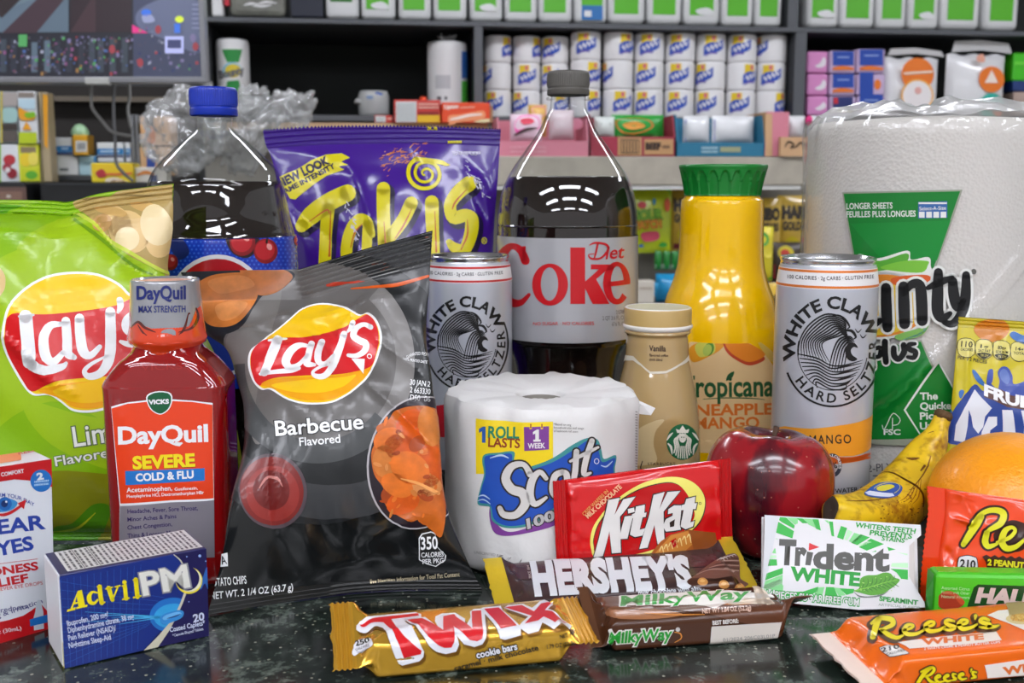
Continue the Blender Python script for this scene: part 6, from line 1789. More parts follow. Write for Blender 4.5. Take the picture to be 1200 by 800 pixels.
def white_cups():
 a, b = ground(1036, 813), ground(1200, 796)
 fr, _ = line_frame(a, b)
 L = .115
 t = thing('candy_bar', 'bright orange wrapper of white peanut butter cups lying flat at the front right corner', 'candy bar', tuple(a), 'wrapped candy bars')
 S = bar_surf(fr, L, .049, .0150, .010, .010, 8.0, twl=3, zl=.005, zr=.006, zig=22, seed=12, fold=.0012, taper=.010, flare=1.02, nu=80)
 og = film('#ee6a16', rough=.22)
 wh, ye, br, bk = film('#eee3da'), film('#f1dd1c'), film('#56301c'), film('#2a1a14')
 O = (940, 690, 4.615); q = lambda sh: cps(sh, *O)
 LT = [([(385, 262), (400, 200), (418, 165)], [30, 34, 28]), ([(375, 190), (420, 162), (480, 168), (490, 195), (440, 220), (420, 222)], [16, 24, 30, 26, 18, 12]), ([(430, 225), (465, 250), (510, 268), (545, 255)], [20, 26, 22, 12]),
  ([(548, 228), (590, 215), (600, 200), (572, 198), (552, 225), (570, 248), (620, 246), (660, 225)], [12, 16, 14, 18, 26, 24, 18, 12]), ([(665, 212), (705, 200), (714, 184), (688, 182), (668, 206), (690, 232), (740, 226), (770, 208)], [12, 16, 14, 18, 26, 24, 18, 12]),
  ([(820, 178), (790, 172), (775, 186), (800, 202), (822, 212), (800, 226), (765, 222)], [14, 18, 20, 24, 24, 18, 12]), ([(835, 202), (885, 190), (893, 174), (866, 172), (848, 196), (868, 220), (915, 212), (945, 195)], [12, 16, 14, 18, 26, 24, 18, 12]),
  ([(938, 150), (935, 168)], [20, 8]), ([(1010, 172), (980, 162), (962, 178), (990, 190), (1015, 198), (1000, 214), (960, 210)], [16, 18, 20, 24, 24, 18, 12]), ([(1010, 210), (1040, 208), (1065, 200)], [22, 18, 8])]
 for pts, w in LT: S.put(q(stroke([(x - 6, y + 6) for x, y in pts], [z + 26 for z in w])), br, 2)
 for pts, w in LT: S.put(q(stroke(pts, w)), ye, 4)
 S.put(q(poly([(515, 290), (600, 278), (800, 255), (1050, 232), (1080, 278), (900, 300), (580, 325), (560, 310)])), wh, 2)
 S.put(text('WHITE', (1082, 756), (1152, 749.5), 6.4, .05), film('#e0702e'), 3)
 S.put(text('2 WHITE CREME & PEANUT BUTTER CUPS', (1083, 762), (1172, 754), 2.4, .02), wh, 3)
 S.put(q(blob([(418, 318), (500, 308), (530, 318), (575, 345), (570, 355), (490, 368), (465, 362)], 4)), bk, 2); S.put(q(blob([(422, 320), (500, 311), (528, 320), (570, 345), (566, 353), (490, 365), (468, 360)], 4)), film('#e2ddd8'), 3)
 S.put(text('210', (1034, 764.5), (1054, 760), 5, .02), bk, 4); S.put(text('CALORIES', (1040, 768), (1060, 763.5), 2.6, .01), bk, 4)
 S.put(q(poly([(1000, 145), (1060, 120), (1200, 105), (1260, 110), (1260, 200), (1200, 225), (1120, 190)])), film('#ece7dd'), 3)
 S.put(q(poly(ell(1190, 165, 88, 30, 0))), film('#d8c48a'), 4); S.put(q(poly(ell(1195, 160, 70, 22, 0))), film('#d9a94a'), 5)
 r = random.Random(4)
 for i in range(30): S.put(q(disc(r.uniform(1135, 1255), r.uniform(146, 176), r.uniform(3, 8), r.uniform(2, 4), r.uniform(0, 90), 8)), film('#b98530') if i % 2 else film('#e6c478'), 6)
 SL = [([(620, 510), (660, 450), (690, 425)], [18, 22, 18]), ([(640, 445), (690, 422), (712, 432), (690, 460), (660, 470)], [10, 14, 16, 14, 10]), ([(668, 470), (690, 495), (720, 505)], [14, 16, 10]), ([(725, 480), (745, 470), (735, 462), (718, 480), (735, 500), (765, 495)], [8, 10, 10, 16, 14, 8]), ([(770, 478), (790, 466), (780, 460), (765, 478), (780, 495), (805, 490)], [8, 10, 10, 16, 14, 8]),
  ([(830, 458), (812, 456), (815, 472), (828, 484), (805, 490)], [8, 12, 14, 14, 8]), ([(845, 470), (870, 460), (862, 452), (845, 468), (860, 486), (885, 480)], [8, 10, 10, 16, 14, 8]), ([(912, 432), (908, 446)], [12, 5]), ([(940, 448), (920, 446), (922, 462), (936, 472), (912, 480)], [8, 12, 14, 14, 8])]
 for pts, w in SL: S.put(q(stroke(pts, [z + 14 for z in w])), br, 2)
 for pts, w in SL: S.put(q(stroke(pts, w)), ye, 4)
 S.put(q(poly([(985, 410), (1250, 372), (1260, 460), (1000, 480)])), wh, 2); S.put(text('WHITE', (1176.5, 790), (1240, 780), 8.5, .05), film('#e0702e'), 3)
 bar_parts(S, t, og, film('#efd9cc', rough=.2))
 return t
# ================================================================= standing wafer bar and peanut butter cups
def wafer_bar():
 right_edge = [(861, 668, .581), (859, 640, .5812), (857.5, 600, .5815), (856.6, 537, .582)]
 left_edge = [(655, 687, .559), (652, 650, .5605), (650, 610, .562), (648, 564, .5635)]
 bot = [right_edge[0], (760, 677, .570), left_edge[0]]
 tp = [right_edge[-1], (752, 550, .5735), left_edge[-1]]
 cr = [(.2, .91, .9, .86, .0016, .02), (.3, .10, .95, .14, .0014, .02), (.80, .86, .96, .95, .0018, .02), (.1, .82, .75, .85, .0008, .014), (.85, .06, .95, .14, .0015, .02)]
 S = make_bag(right_edge, left_edge, bot, tp, .0058, .10, .90, 84, 100, cr, .0008, 15, ridges=30, edge=.22, fp=.18, back=.15, zig_top=0)
 t = thing('candy_bar', 'red wrapped wafer bar propped upright against the toilet roll', 'candy bar', at(757, 680, .566), 'wrapped candy bars')
 red = film('#cf0f14', rough=.22, coat=.8)
 P = Part(); bag_sheet(S, P, red, S.sb, S.st)
 q = lambda p: cp(p, 640, 530, 5.217)
 ye, bk, wh, dr = film('#eadf6c'), film('#241410'), film('#dcd8d4'), film('#b80f12', rough=.22)
 oc = spl([(270, 520), (300, 430), (400, 310), (560, 200), (720, 152), (850, 160), (940, 220), (970, 310), (930, 430), (800, 540), (620, 620), (420, 655), (300, 640), (275, 590)], 6)
 inn = spl([(292, 520), (330, 420), (430, 310), (570, 225), (720, 186), (800, 195), (850, 240), (880, 300), (900, 400), (790, 520), (620, 600), (420, 635), (310, 620), (292, 575)], 6)
 S.put(poly(q([(x + 6, y + 5) for x, y in oc])), bk, 1); S.put(poly(q(oc)), ye, 2); S.put(poly(q([(x - 2, y - 3) for x, y in inn])), bk, 3); S.put(poly(q([(x + 2, y + 2) for x, y in inn])), dr, 4)
 GL = [[(378, 290), (448, 275), (415, 380), (470, 285), (545, 268), (450, 390), (455, 610), (400, 615), (385, 480), (345, 630), (288, 640)],
  [(478, 390), (530, 383), (495, 525), (443, 528)], [(497, 345), (535, 336), (540, 362), (500, 372)],
  [(548, 330), (602, 318), (598, 368), (612, 366), (606, 392), (588, 394), (570, 470), (604, 460), (588, 505), (540, 515), (510, 500), (530, 400), (518, 400), (524, 376), (540, 370)],
  [(655, 258), (722, 240), (690, 345), (740, 240), (818, 234), (715, 360), (722, 540), (680, 560), (660, 440), (618, 580), (568, 588)],
  [(745, 345), (780, 322), (825, 322), (815, 440), (822, 470), (775, 478), (730, 482), (712, 450), (730, 405), (770, 385), (772, 368), (742, 375)],
  [(855, 282), (910, 268), (905, 310), (920, 308), (912, 345), (895, 345), (880, 425), (905, 415), (895, 450), (850, 468), (820, 450), (838, 350), (822, 352), (828, 320), (845, 315)]]
 def grow(p, k):
  p = [np.array(a, float) for a in p]; out = []; n = len(p)
  ar = sum(p[i][0] * p[(i + 1) % n][1] - p[(i + 1) % n][0] * p[i][1] for i in range(n))
  for i in range(n):
   e1 = p[i] - p[i - 1]; e2 = p[(i + 1) % n] - p[i]
   n1 = np.array([e1[1], -e1[0]]) / (np.linalg.norm(e1) or 1); n2 = np.array([e2[1], -e2[0]]) / (np.linalg.norm(e2) or 1)
   m = n1 + n2; m = m / max(.55, np.linalg.norm(m)) * (1 if ar > 0 else -1)
   out.append(tuple(p[i] + m * k))
  return out
 for g in GL: S.put(poly(q(grow(g, 9))), bk, 5)
 for g in GL: S.put(poly(q(g)), wh, 6)
 S.put(poly(q([(752, 425), (785, 405), (780, 450), (755, 455)])), bk, 7)
 S.put(text('CRISP WAFERS IN', (684.5, 604), (713, 576), 4, .03), film('#d98a48'), 5); S.put(text('MILK CHOCOLATE', (689, 607), (728.5, 571), 5.2, .04), film('#ecb48a'), 5)
 S.put(poly(q([(640, 615), (700, 540), (760, 500), (870, 470), (1030, 488), (1048, 580), (900, 600), (830, 620), (650, 640)])), film('#a4561c'), 7)
 S.put(poly(q([(870, 472), (1030, 488), (1046, 578), (900, 598)])), film('#8f4a1c'), 8)
 S.put(poly(q([(760, 505), (865, 478), (890, 560), (830, 615), (700, 620), (650, 630)])), film('#c98034'), 8)
 for k in range(7):
  x = 690 + k * 28; S.put(stroke(q([(x, 600 - k * 14), (x + 14, 570 - k * 12), (x + 24, 606 - k * 10)]), [1, 1.4, 1]), film('#ecd08a'), 9)
 S.put(poly(q([(755, 540), (790, 520), (800, 560), (775, 580)])), dr, 9)
 S.put(ring(820, 589.5, 1.6, 1.6, .6), bk, 5)
 S.flush(P); P.build('wrapper', t)
 Q = Part(); bag_sheet(S, Q, film('#bb0d12', rough=.24, coat=.8), S.st, 1.0); Q.build('end_seal', t)
 Q = Part(); bag_sheet(S, Q, film('#bb0d12', rough=.24, coat=.8), 0, S.sb); Q.build('end_seal', t)
 return t
def peanut_cups():
 right_edge = [(1350, 704, .537), (1350, 660, .542), (1352, 605, .5475)]
 left_edge = [(1080, 704, .5365), (1078, 690, .538), (1082, 640, .542), (1087, 600, .545), (1086, 569, .547)]
 bot = [right_edge[0], (1210, 704, .537), left_edge[0]]
 tp = [right_edge[-1], (1200, 585, .547), (1140, 577, .547), left_edge[-1]]
 cr = [(.75, .88, .7, .80, .0022, .02), (.70, .80, .98, .86, .0018, .018), (.2, .86, .5, .84, .0018, .02), (.5, .9, .3, .82, -.0012, .02), (.98, .9, .9, .80, .001, .02)]
 S = make_bag(right_edge, left_edge, bot, tp, .0062, .10, .905, 90, 84, cr, .0010, 17, ridges=0, edge=.25, fp=.3, back=.2, zig_top=22, zig_amp=.012)
 t = thing('candy_bar', 'orange red wrapper of peanut butter cups leaning upright against the orange', 'candy bar', at(1200, 722, .523), 'wrapped candy bars')
 og = film('#ea4512', rough=.22, coat=.8)
 P = Part(); bag_sheet(S, P, og, S.sb, S.st)
 q = lambda sh: cps(sh, 1070, 560, 5)
 ye, br, wh, bk = film('#dcd51f'), film('#3c1c12'), film('#e3dfe0'), film('#1e1512')
 LT = [([(292, 388), (330, 330), (370, 270), (395, 225)], [30, 40, 44, 40]), ([(330, 290), (380, 225), (440, 190), (500, 190), (528, 215), (510, 265), (450, 300), (420, 320)], [14, 26, 30, 36, 40, 38, 26, 14]), ([(430, 320), (420, 370), (440, 400), (490, 385)], [34, 38, 32, 16]),
  ([(490, 375), (560, 350), (595, 310), (575, 288), (535, 310), (518, 370), (545, 410), (600, 400), (650, 360)], [16, 24, 22, 22, 34, 40, 36, 28, 18]), ([(655, 372), (720, 340), (740, 305), (710, 290), (680, 320), (670, 375), (700, 410), (760, 390)], [16, 24, 22, 22, 34, 40, 36, 20])]
 for pts, w in LT: S.put(q(stroke(pts, [z + 26 for z in w])), br, 3)
 S.put(q(blob([(470, 330), (560, 250), (640, 260), (700, 300), (640, 420), (520, 420)])), br, 3)
 for pts, w in LT: S.put(q(stroke(pts, w)), ye, 5)
 zz = []
 for i in range(26): zz += [(405 + i * 24, 446 + (0 if i % 2 else 14) + i * 1.2)]
 S.put(q(poly(zz + [(1020, 640), (470, 600), (440, 560), (425, 490)])), br, 2)
 S.put(text('2 PEANUT BUTTER CUPS', (1157, 661.5), (1260, 671), 6.6, .05), ye, 4)
 S.put(q(blob([(262, 470), (285, 455), (318, 450), (355, 458), (375, 475), (372, 560), (260, 560)], 3)), bk, 3); S.put(q(blob([(266, 473), (288, 459), (318, 455), (352, 462), (371, 477), (368, 556), (265, 556)], 3)), wh, 4)
 S.put(text('210', (1124.5, 664), (1142, 665.5), 9, .03), bk, 5); S.put(text('CALORIES', (1124, 670), (1143, 671.5), 3.4, .02), bk, 5)
 S.flush(P); P.build('wrapper', t)
 Q = Part(); bag_sheet(S, Q, film('#e23c10', rough=.24, coat=.8), S.st, 1.0); Q.build('end_seal', t)
 Q = Part(); bag_sheet(S, Q, film('#e23c10', rough=.24, coat=.8), 0, S.sb); Q.build('end_seal', t)
 return t
# ================================================================= fruit
def apple():
 Y = .622; X = at(901, 560, Y).x; R = .0378
 t = thing('apple', 'dark red apple with a short stem in front of the orange striped can', 'fruit', (X, Y, 0))
 prof = sprof([(.0003, .0085), (.006, .0065), (.012, .002), (.017, .0006), (.024, .005), (.0315, .018), (.0365, .033), (R, .045), (.0362, .058), (.030, .0685), (.0215, .0735), (.0125, .0720), (.006, .0665), (.0003, .0635)], 6)
 T = None
 V = []; F = []; seg = 96; n = len(prof)
 for i in range(seg):
  a = 2 * PI * i / seg
  for r, z in prof:
   k = 1 + .022 * math.cos(5 * a + .8) * (abs(z - .037) / .037) ** 1.5 * (.35 if z > .04 else 1) + .02 * math.cos(a - .6) * (z / .075)
   zz = z + .0022 * math.cos(a + .9) * (z / .075) + (.0006 * math.cos(5 * a + .8) * smooth01((z - .058) / .01) * smooth01((r - .008) / .01))
   V.append((X + r * k * math.sin(a), Y - r * k * math.cos(a), float(zz)))
 for i in range(seg):
  j = (i + 1) % seg
  for k in range(n - 1): F.append((i * n + k, j * n + k, j * n + k + 1, i * n + k + 1))
 m = bpy.data.materials.new('apple_skin'); m.use_nodes = True; nt = m.node_tree; b = nt.nodes['Principled BSDF']
 tc = nt.nodes.new('ShaderNodeTexCoord')
 mp = nt.nodes.new('ShaderNodeMapping'); mp.inputs['Scale'].default_value = (60, 60, 14)
 n1 = nt.nodes.new('ShaderNodeTexNoise'); n1.inputs['Scale'].default_value = 1.0; n1.inputs['Detail'].default_value = 4
 n2 = nt.nodes.new('ShaderNodeTexNoise'); n2.inputs['Scale'].default_value = 22; n2.inputs['Detail'].default_value = 2
 ad = nt.nodes.new('ShaderNodeMath'); ad.operation = 'ADD'
 cr = nt.nodes.new('ShaderNodeValToRGB'); e = cr.color_ramp.elements
 e[0].position = .75; e[0].color = (*hexc('#3f0a18'), 1); e[1].position = 1.25 / 1.0 if False else 1.0; e[1].color = (*hexc('#96151f'), 1)
 k = cr.color_ramp.elements.new(.9); k.color = (*hexc('#64101c'), 1)
 vo = nt.nodes.new('ShaderNodeTexVoronoi'); vo.inputs['Scale'].default_value = 190
 lt = nt.nodes.new('ShaderNodeMath'); lt.operation = 'LESS_THAN'; lt.inputs[1].default_value = .10
 mx = nt.nodes.new('ShaderNodeMix'); mx.data_type = 'RGBA'; mx.inputs['B'].default_value = (*hexc('#c98a78'), 1)
 ml = nt.nodes.new('ShaderNodeMath'); ml.operation = 'MULTIPLY'; ml.inputs[1].default_value = .55
 L = nt.links.new
 L(tc.outputs['Object'], mp.inputs[0]); L(mp.outputs[0], n1.inputs['Vector']); L(tc.outputs['Object'], n2.inputs['Vector'])
 L(n1.outputs['Fac'], ad.inputs[0]); L(n2.outputs['Fac'], ad.inputs[1])
 L(ad.outputs[0], cr.inputs[0]); L(cr.outputs[0], mx.inputs['A']); L(tc.outputs['Object'], vo.inputs['Vector']); L(vo.outputs['Distance'], lt.inputs[0]); L(lt.outputs[0], ml.inputs[0]); L(ml.outputs[0], mx.inputs['Factor'])
 L(mx.outputs['Result'], b.inputs['Base Color'])
 b.inputs['Roughness'].default_value = .22; b.inputs['Coat Weight'].default_value = .5; b.inputs['Coat Roughness'].default_value = .12
 P = Part(); P.add(V, F, m); P.build('flesh', t)
 P = Part(); tube(P, [(X + .001, Y, .062), (X + .0015, Y - .001, .069), (X + .003, Y - .002, .0775)], [.0014, .0012, .0018], mat('stem_brown', '#4a3020', rough=.7), 10); P.build('stem', t)
 return t
def orange():
 Y = .594; X = at(1183.5, 585, Y).x
 t = thing('orange', 'bright whole orange behind the orange red wrapper at the right edge', 'fruit', (X, Y, 0))
 bm = bmesh.new(); bmesh.ops.create_icosphere(bm, subdivisions=6, radius=1)
 from mathutils import noise
 V = []
 for v in bm.verts:
  c = v.co
  d = noise.noise(c * 34) * .0042 + noise.noise(c * 70) * .0024
  V.append((X + .0447 * c.x * (1 + d), Y + .0440 * c.y * (1 + d), .0399 + .0392 * c.z * (1 + d)))
 bm.verts.index_update()
 F = [tuple(v.index for v in f.verts) for f in bm.faces]; bm.free()
 m = mat('orange_peel', (1.0, .36, .008), rough=.36, coat=.15, bump=.25, bscale=420, vary=.05, vscale=25)
 P = Part(); P.add(V, F, m); P.build('peel', t)
 P = Part();
 revolve(P, X, Y, [(.0001, .0775), (.0018, .0782), (.003, .0781), (.0034, .0774)][::-1], mat('navel_green', '#7a7a30', rough=.7), 14); P.build('stem_button', t)
 return t
def banana():
 pts = [(973, 597, .577), (979, 599, .578), (992, 607, .583), (1012, 609, .595), (1035, 599, .614), (1055, 580, .635), (1071, 558, .650), (1084, 535, .655), (1094, 515, .656), (1100, 500, .658), (1104, 490, .659)]
 rad = [.0075, .0098, .0134, .0165, .0182, .0182, .0165, .0130, .0086, .0058, .0052]
 P3 = [np.array(at(*p)) for p in pts]
 Q = np.array(spl([np.append(p, r) for p, r in zip(P3, rad)], 7, False))
 t = thing('banana', 'speckled yellow banana with a round blue sticker between the apple and the orange', 'fruit', tuple(ground(1010, 640)))
 zb = min(q[2] - q[3] for q in Q)
 seg = 40
 n = len(Q); Fr = []
 up = np.array([0, 0, 1.0])
 for i in range(n):
  tg = Q[min(i + 1, n - 1), :3] - Q[max(i - 1, 0), :3]; tg /= np.linalg.norm(tg)
  a = np.cross(tg, up); a /= np.linalg.norm(a); b = np.cross(a, tg)
  Fr.append((a, b))
 A_, B_ = np.array([f[0] for f in Fr]), np.array([f[1] for f in Fr])
 def f(uv):
  u = uv[:, 0]; v = np.clip(uv[:, 1], 0, 1) * (n - 1)
  i = np.clip(np.floor(v).astype(int), 0, n - 2); w = (v - i)[:, None]
  c = Q[i] * (1 - w) + Q[i + 1] * w; a = A_[i] * (1 - w) + A_[i + 1] * w; b = B_[i] * (1 - w) + B_[i + 1] * w
  g = 2 * PI * u
  k = 1 + .055 * np.cos(5 * (g - .55))
  r = c[:, 3] * k
  return c[:, :3] + a * (np.cos(g) * r)[:, None] + b * (np.sin(g) * r)[:, None]
 S = Surf(f, np.linspace(0, 1, seg + 1), np.linspace(0, 1, n), wrap=True)
 m = bpy.data.materials.new('banana_skin'); m.use_nodes = True; nt = m.node_tree; b = nt.nodes['Principled BSDF']; L = nt.links.new
 tc = nt.nodes.new('ShaderNodeTexCoord')
 n1 = nt.nodes.new('ShaderNodeTexNoise'); n1.inputs['Scale'].default_value = 240; n1.inputs['Detail'].default_value = 5
 n2 = nt.nodes.new('ShaderNodeTexNoise'); n2.inputs['Scale'].default_value = 38; n2.inputs['Detail'].default_value = 3
 ml = nt.nodes.new('ShaderNodeMath'); ml.operation = 'MULTIPLY_ADD'; ml.inputs[1].default_value = .55
 cr = nt.nodes.new('ShaderNodeValToRGB'); e = cr.color_ramp.elements
 e[0].position = .74; e[0].color = (*hexc('#e8c21a'), 1); e[1].position = .98; e[1].color = (*hexc('#9a6412'), 1)
 L(tc.outputs['Object'], n1.inputs['Vector']); L(tc.outputs['Object'], n2.inputs['Vector']); L(n1.outputs['Fac'], ml.inputs[0]); L(n2.outputs['Fac'], ml.inputs[2]); L(ml.outputs[0], cr.inputs[0]); L(cr.outputs[0], b.inputs['Base Color'])
 b.inputs['Roughness'].default_value = .42; b.inputs['Coat Weight'].default_value = .15
 P = Part(); S.base(P, m)
 bro, ol = mat('banana_bruise', '#7a4a10', rough=.5), mat('banana_green', '#b9a21a', rough=.45)
 q = lambda p: cp(p, 950, 470, 4.8)
 for pts_, w in (([(560, 500), (620, 430), (655, 370), (675, 310)], [.6, 1.4, 1.8, 1]), ([(540, 320), (575, 325), (610, 320)], [1, 3.4, 1.2]), ([(620, 390), (640, 365)], [2, 3]), ([(660, 180), (690, 170)], [.5, 1]), ([(200, 560), (320, 560), (430, 545)], [.6, 1.4, .8])):
  S.put(stroke(q(pts_), w), bro, 1)
 for k in range(4): S.put(stroke(q([(505 + k * 22, 560 + k * 6), (540 + k * 22, 535), (585 + k * 12, 470 - k * 10)]), [.5, 1.3, .5]), mat('banana_brown', '#a8701a', rough=.5), 1)
 r = random.Random(6)
 for i in range(60):
  x, y = r.uniform(380, 660), r.uniform(480, 660)
  S.put(disc(950 + x / 4.8, 470 + y / 4.8, r.uniform(.4, 1.5), r.uniform(.3, .9), r.uniform(0, 180), 8), bro, 1)
 st = q([(300, 520), (330, 490), (380, 462), (450, 455), (500, 470), (515, 495), (490, 530), (440, 546), (370, 545), (320, 535)])
 S.flush(P); peel = P.build('peel', t); P = Part()
 S.put(blob(st, 4), ink('#1c4fb0', rough=.3), 2)
 S.put(ring(950 + 425 / 4.8, 470 + 497 / 4.8, 16.5, 7.6, .7, 12, -60, 150), ink('#e8d83a'), 3)
 S.put(blob(q([(370, 490), (400, 475), (450, 470), (470, 485), (420, 505), (380, 505)])), ink('#d8cf3a'), 3)
 S.put(poly(q([(305, 515), (330, 505), (460, 520), (470, 535), (440, 540), (320, 528)])), ink('#dfe6f4'), 3)
 S.flush(P)
 P.build('sticker', peel)['label'] = 'blue oval sticker'
 dk = mat('banana_tip', '#3a3128', rough=.8)
 P = Part()
 V = []; seg2 = 20
 e0 = Q[0, :3]; tg = Q[0, :3] - Q[2, :3]; tg /= np.linalg.norm(tg); a, bb = Fr[0]
 for k, (rr, dd) in enumerate(((1.0, 0), (.85, .0006), (.5, .0001), (.02, -.0006))):
  for i in range(seg2):
   g = 2 * PI * i / seg2; R_ = Q[0, 3] * rr * (1 + .055 * math.cos(5 * (g - .55)))
   V.append(e0 + tg * dd + a * math.cos(g) * R_ + bb * math.sin(g) * R_)
 F = []
 for k in range(3):
  for i in range(seg2):
   j = (i + 1) % seg2; F.append((k * seg2 + i, k * seg2 + j, (k + 1) * seg2 + j, (k + 1) * seg2 + i))
 P.add(V, F, dk); P.build('blossom_end', t)
 P = Part(); d = Q[-1, :3] - Q[-4, :3]; d /= np.linalg.norm(d)
 tube(P, [Q[-1, :3] - d * .0005, Q[-1, :3] + d * .003, Q[-1, :3] + d * .005], [Q[-1, 3] * 1.02, Q[-1, 3] * 1.12, Q[-1, 3] * .85], mat('banana_stem', '#5a4326', rough=.8, bump=.4, bscale=300), 14); P.build('stem', t)
 return t
# ================================================================= the place: counter, room, shelves behind
BA = math.radians(7)
BE = np.array([math.cos(BA), math.sin(BA), 0.0]); BN = np.array([-math.sin(BA), math.cos(BA), 0.0]); BP = np.array([0, 3.6, 0.0])
def bg(x, y, off=0.0):
 d = rays([(x, y)])[0]; o = np.array([0, 0, CH])
 t = ((BP + BN * off - o) @ BN) / (d @ BN)
 return o + d * t
def bframe(x, y, off=0.0):
 return Frame(bg(x, y, off), BE, BN, (0, 0, 1))
def brect(x0, y0, x1, y1, off):
 """shelf-front rectangle seen as the pixel box -> frame at its bottom-left corner, width, height"""
 xm, ym = (x0 + x1) / 2, (y0 + y1) / 2
 a, b = bg(x0, ym, off), bg(x1, ym, off); lo, hi = bg(xm, y1, off), bg(xm, y0, off)
 o = a.copy(); o[2] = lo[2]
 return Frame(o, BE, BN, (0, 0, 1)), (b - a) @ BE, hi[2] - lo[2]
def bbox(part, x0, y0, x1, y1, off, dep, m, bev=0.0, mats=None):
 fr, W, H = brect(x0, y0, x1, y1, off)
 box_part(part, fr, 0, W, 0, dep, 0, H, m, bev, mats)
 return fr, W, H
def bpanel(part, x0, y0, x1, y1, off, m):
 """thin print on the front of something behind"""
 fr, W, H = brect(x0, y0, x1, y1, off)
 box_part(part, fr, 0, W, -.0008, .0004, 0, H, m)
def bshape(part, shape, off, m):
 V, F = shape
 P = [bg(x, y, off - .001) for x, y in V]
 part.add(P, F, m, False)
def place():
 g = bpy.data.materials.new('granite'); g.use_nodes = True; nt = g.node_tree; b = nt.nodes['Principled BSDF']; L = nt.links.new
 tc = nt.nodes.new('ShaderNodeTexCoord')
 v1 = nt.nodes.new('ShaderNodeTexVoronoi'); v1.inputs['Scale'].default_value = 290
 n1 = nt.nodes.new('ShaderNodeTexNoise'); n1.inputs['Scale'].default_value = 110; n1.inputs['Detail'].default_value = 5; n1.inputs['Roughness'].default_value = .7
 n3 = nt.nodes.new('ShaderNodeTexNoise'); n3.inputs['Scale'].default_value = 18; n3.inputs['Detail'].default_value = 4
 cr = nt.nodes.new('ShaderNodeValToRGB'); e = cr.color_ramp.elements
 e[0].position = .42; e[0].color = (*hexc('#0a0d0c'), 1); e[1].position = .78; e[1].color = (*hexc('#8d998d'), 1); k = cr.color_ramp.elements.new(.56); k.color = (*hexc('#232d27'), 1)
 ad = nt.nodes.new('ShaderNodeMath'); ad.operation = 'MULTIPLY_ADD'; ad.inputs[1].default_value = .45
 sb = nt.nodes.new('ShaderNodeMath'); sb.operation = 'MULTIPLY'; sb.inputs[1].default_value = .62
 r1 = nt.nodes.new('ShaderNodeMath'); r1.operation = 'LESS_THAN'; r1.inputs[1].default_value = .21
 sp = nt.nodes.new('ShaderNodeSeparateColor'); gt = nt.nodes.new('ShaderNodeMath'); gt.operation = 'GREATER_THAN'; gt.inputs[1].default_value = .74
 mm = nt.nodes.new('ShaderNodeMath'); mm.operation = 'MULTIPLY'
 mx = nt.nodes.new('ShaderNodeMix'); mx.data_type = 'RGBA'; mx.inputs['B'].default_value = (*hexc('#8f8d7e'), 1)
 L(tc.outputs['Object'], v1.inputs['Vector']); L(tc.outputs['Object'], n1.inputs['Vector']); L(tc.outputs['Object'], n3.inputs['Vector'])
 L(n3.outputs['Fac'], ad.inputs[0]); L(n1.outputs['Fac'], sb.inputs[0]); L(sb.outputs[0], ad.inputs[2]); L(ad.outputs[0], cr.inputs[0]); L(cr.outputs[0], mx.inputs['A'])
 L(v1.outputs['Distance'], r1.inputs[0]); L(v1.outputs['Color'], sp.inputs[0]); L(sp.outputs[0], gt.inputs[0]); L(r1.outputs[0], mm.inputs[0]); L(gt.outputs[0], mm.inputs[1]); L(mm.outputs[0], mx.inputs['Factor'])
 L(mx.outputs['Result'], b.inputs['Base Color'])
 b.inputs['Roughness'].default_value = .15; b.inputs['Specular IOR Level'].default_value = .6
 t = thing('shop_counter', 'dark speckled polished granite shop counter carrying all the groceries', 'counter', (0, .7, -.03))
 P = Part(); box_part(P, None, -1.4, 1.4, .30, 1.12, -.03, 0, g, .004); P.build('granite_top', t)
 P = Part(); box_part(P, None, -1.36, 1.36, .36, 1.08, -.95, -.0305, mat('cabinet_dark', '#2b2623', rough=.5)); P.build('cabinet', t)
 def struct(name, P):
  o = P.build(name, None, (0, 0, 0)); o['kind'] = 'structure'; return o
 P = Part(); box_part(P, None, -4.5, 4.5, -4.2, 5.2, -1.0, -.951, mat('floor_tile', '#8d8880', rough=.3, vary=.1, vscale=2)); struct('floor', P)
 P = Part(); box_part(P, None, -4.5, 4.5, -4.2, 5.2, 1.55, 1.6, mat('ceiling_tile', '#c9c9c6', rough=.9)); struct('ceiling', P)
 P = Part(); box_part(P, Frame(BP + BN * .62, BE, BN, (0, 0, 1)), -4.4, 4.6, 0, .06, -.95, 1.55, mat('wall_grey', '#57595a', rough=.8)); struct('wall_back', P)
 lm = mat('lamp_diffuser', '#f4f6ff', emit=17.0); fm = mat('lamp_frame', '#d8d8d8', rough=.5)
 spots = [(-1.7, -3.3), (0.1, -3.3), (1.9, -3.3), (-1.6, -2.0), (0.1, -2.0), (1.8, -2.0), (-1.5, -.8), (0.1, -.8), (1.7, -.8), (-1.5, 2.3), (.3, 2.4), (2.1, 2.5)]
 proto = None
 names = ['rear row left', 'rear row middle', 'rear row right', 'second row left', 'second row middle', 'second row right', 'third row left', 'third row middle', 'third row right', 'shelf row left', 'shelf row middle', 'shelf row right']
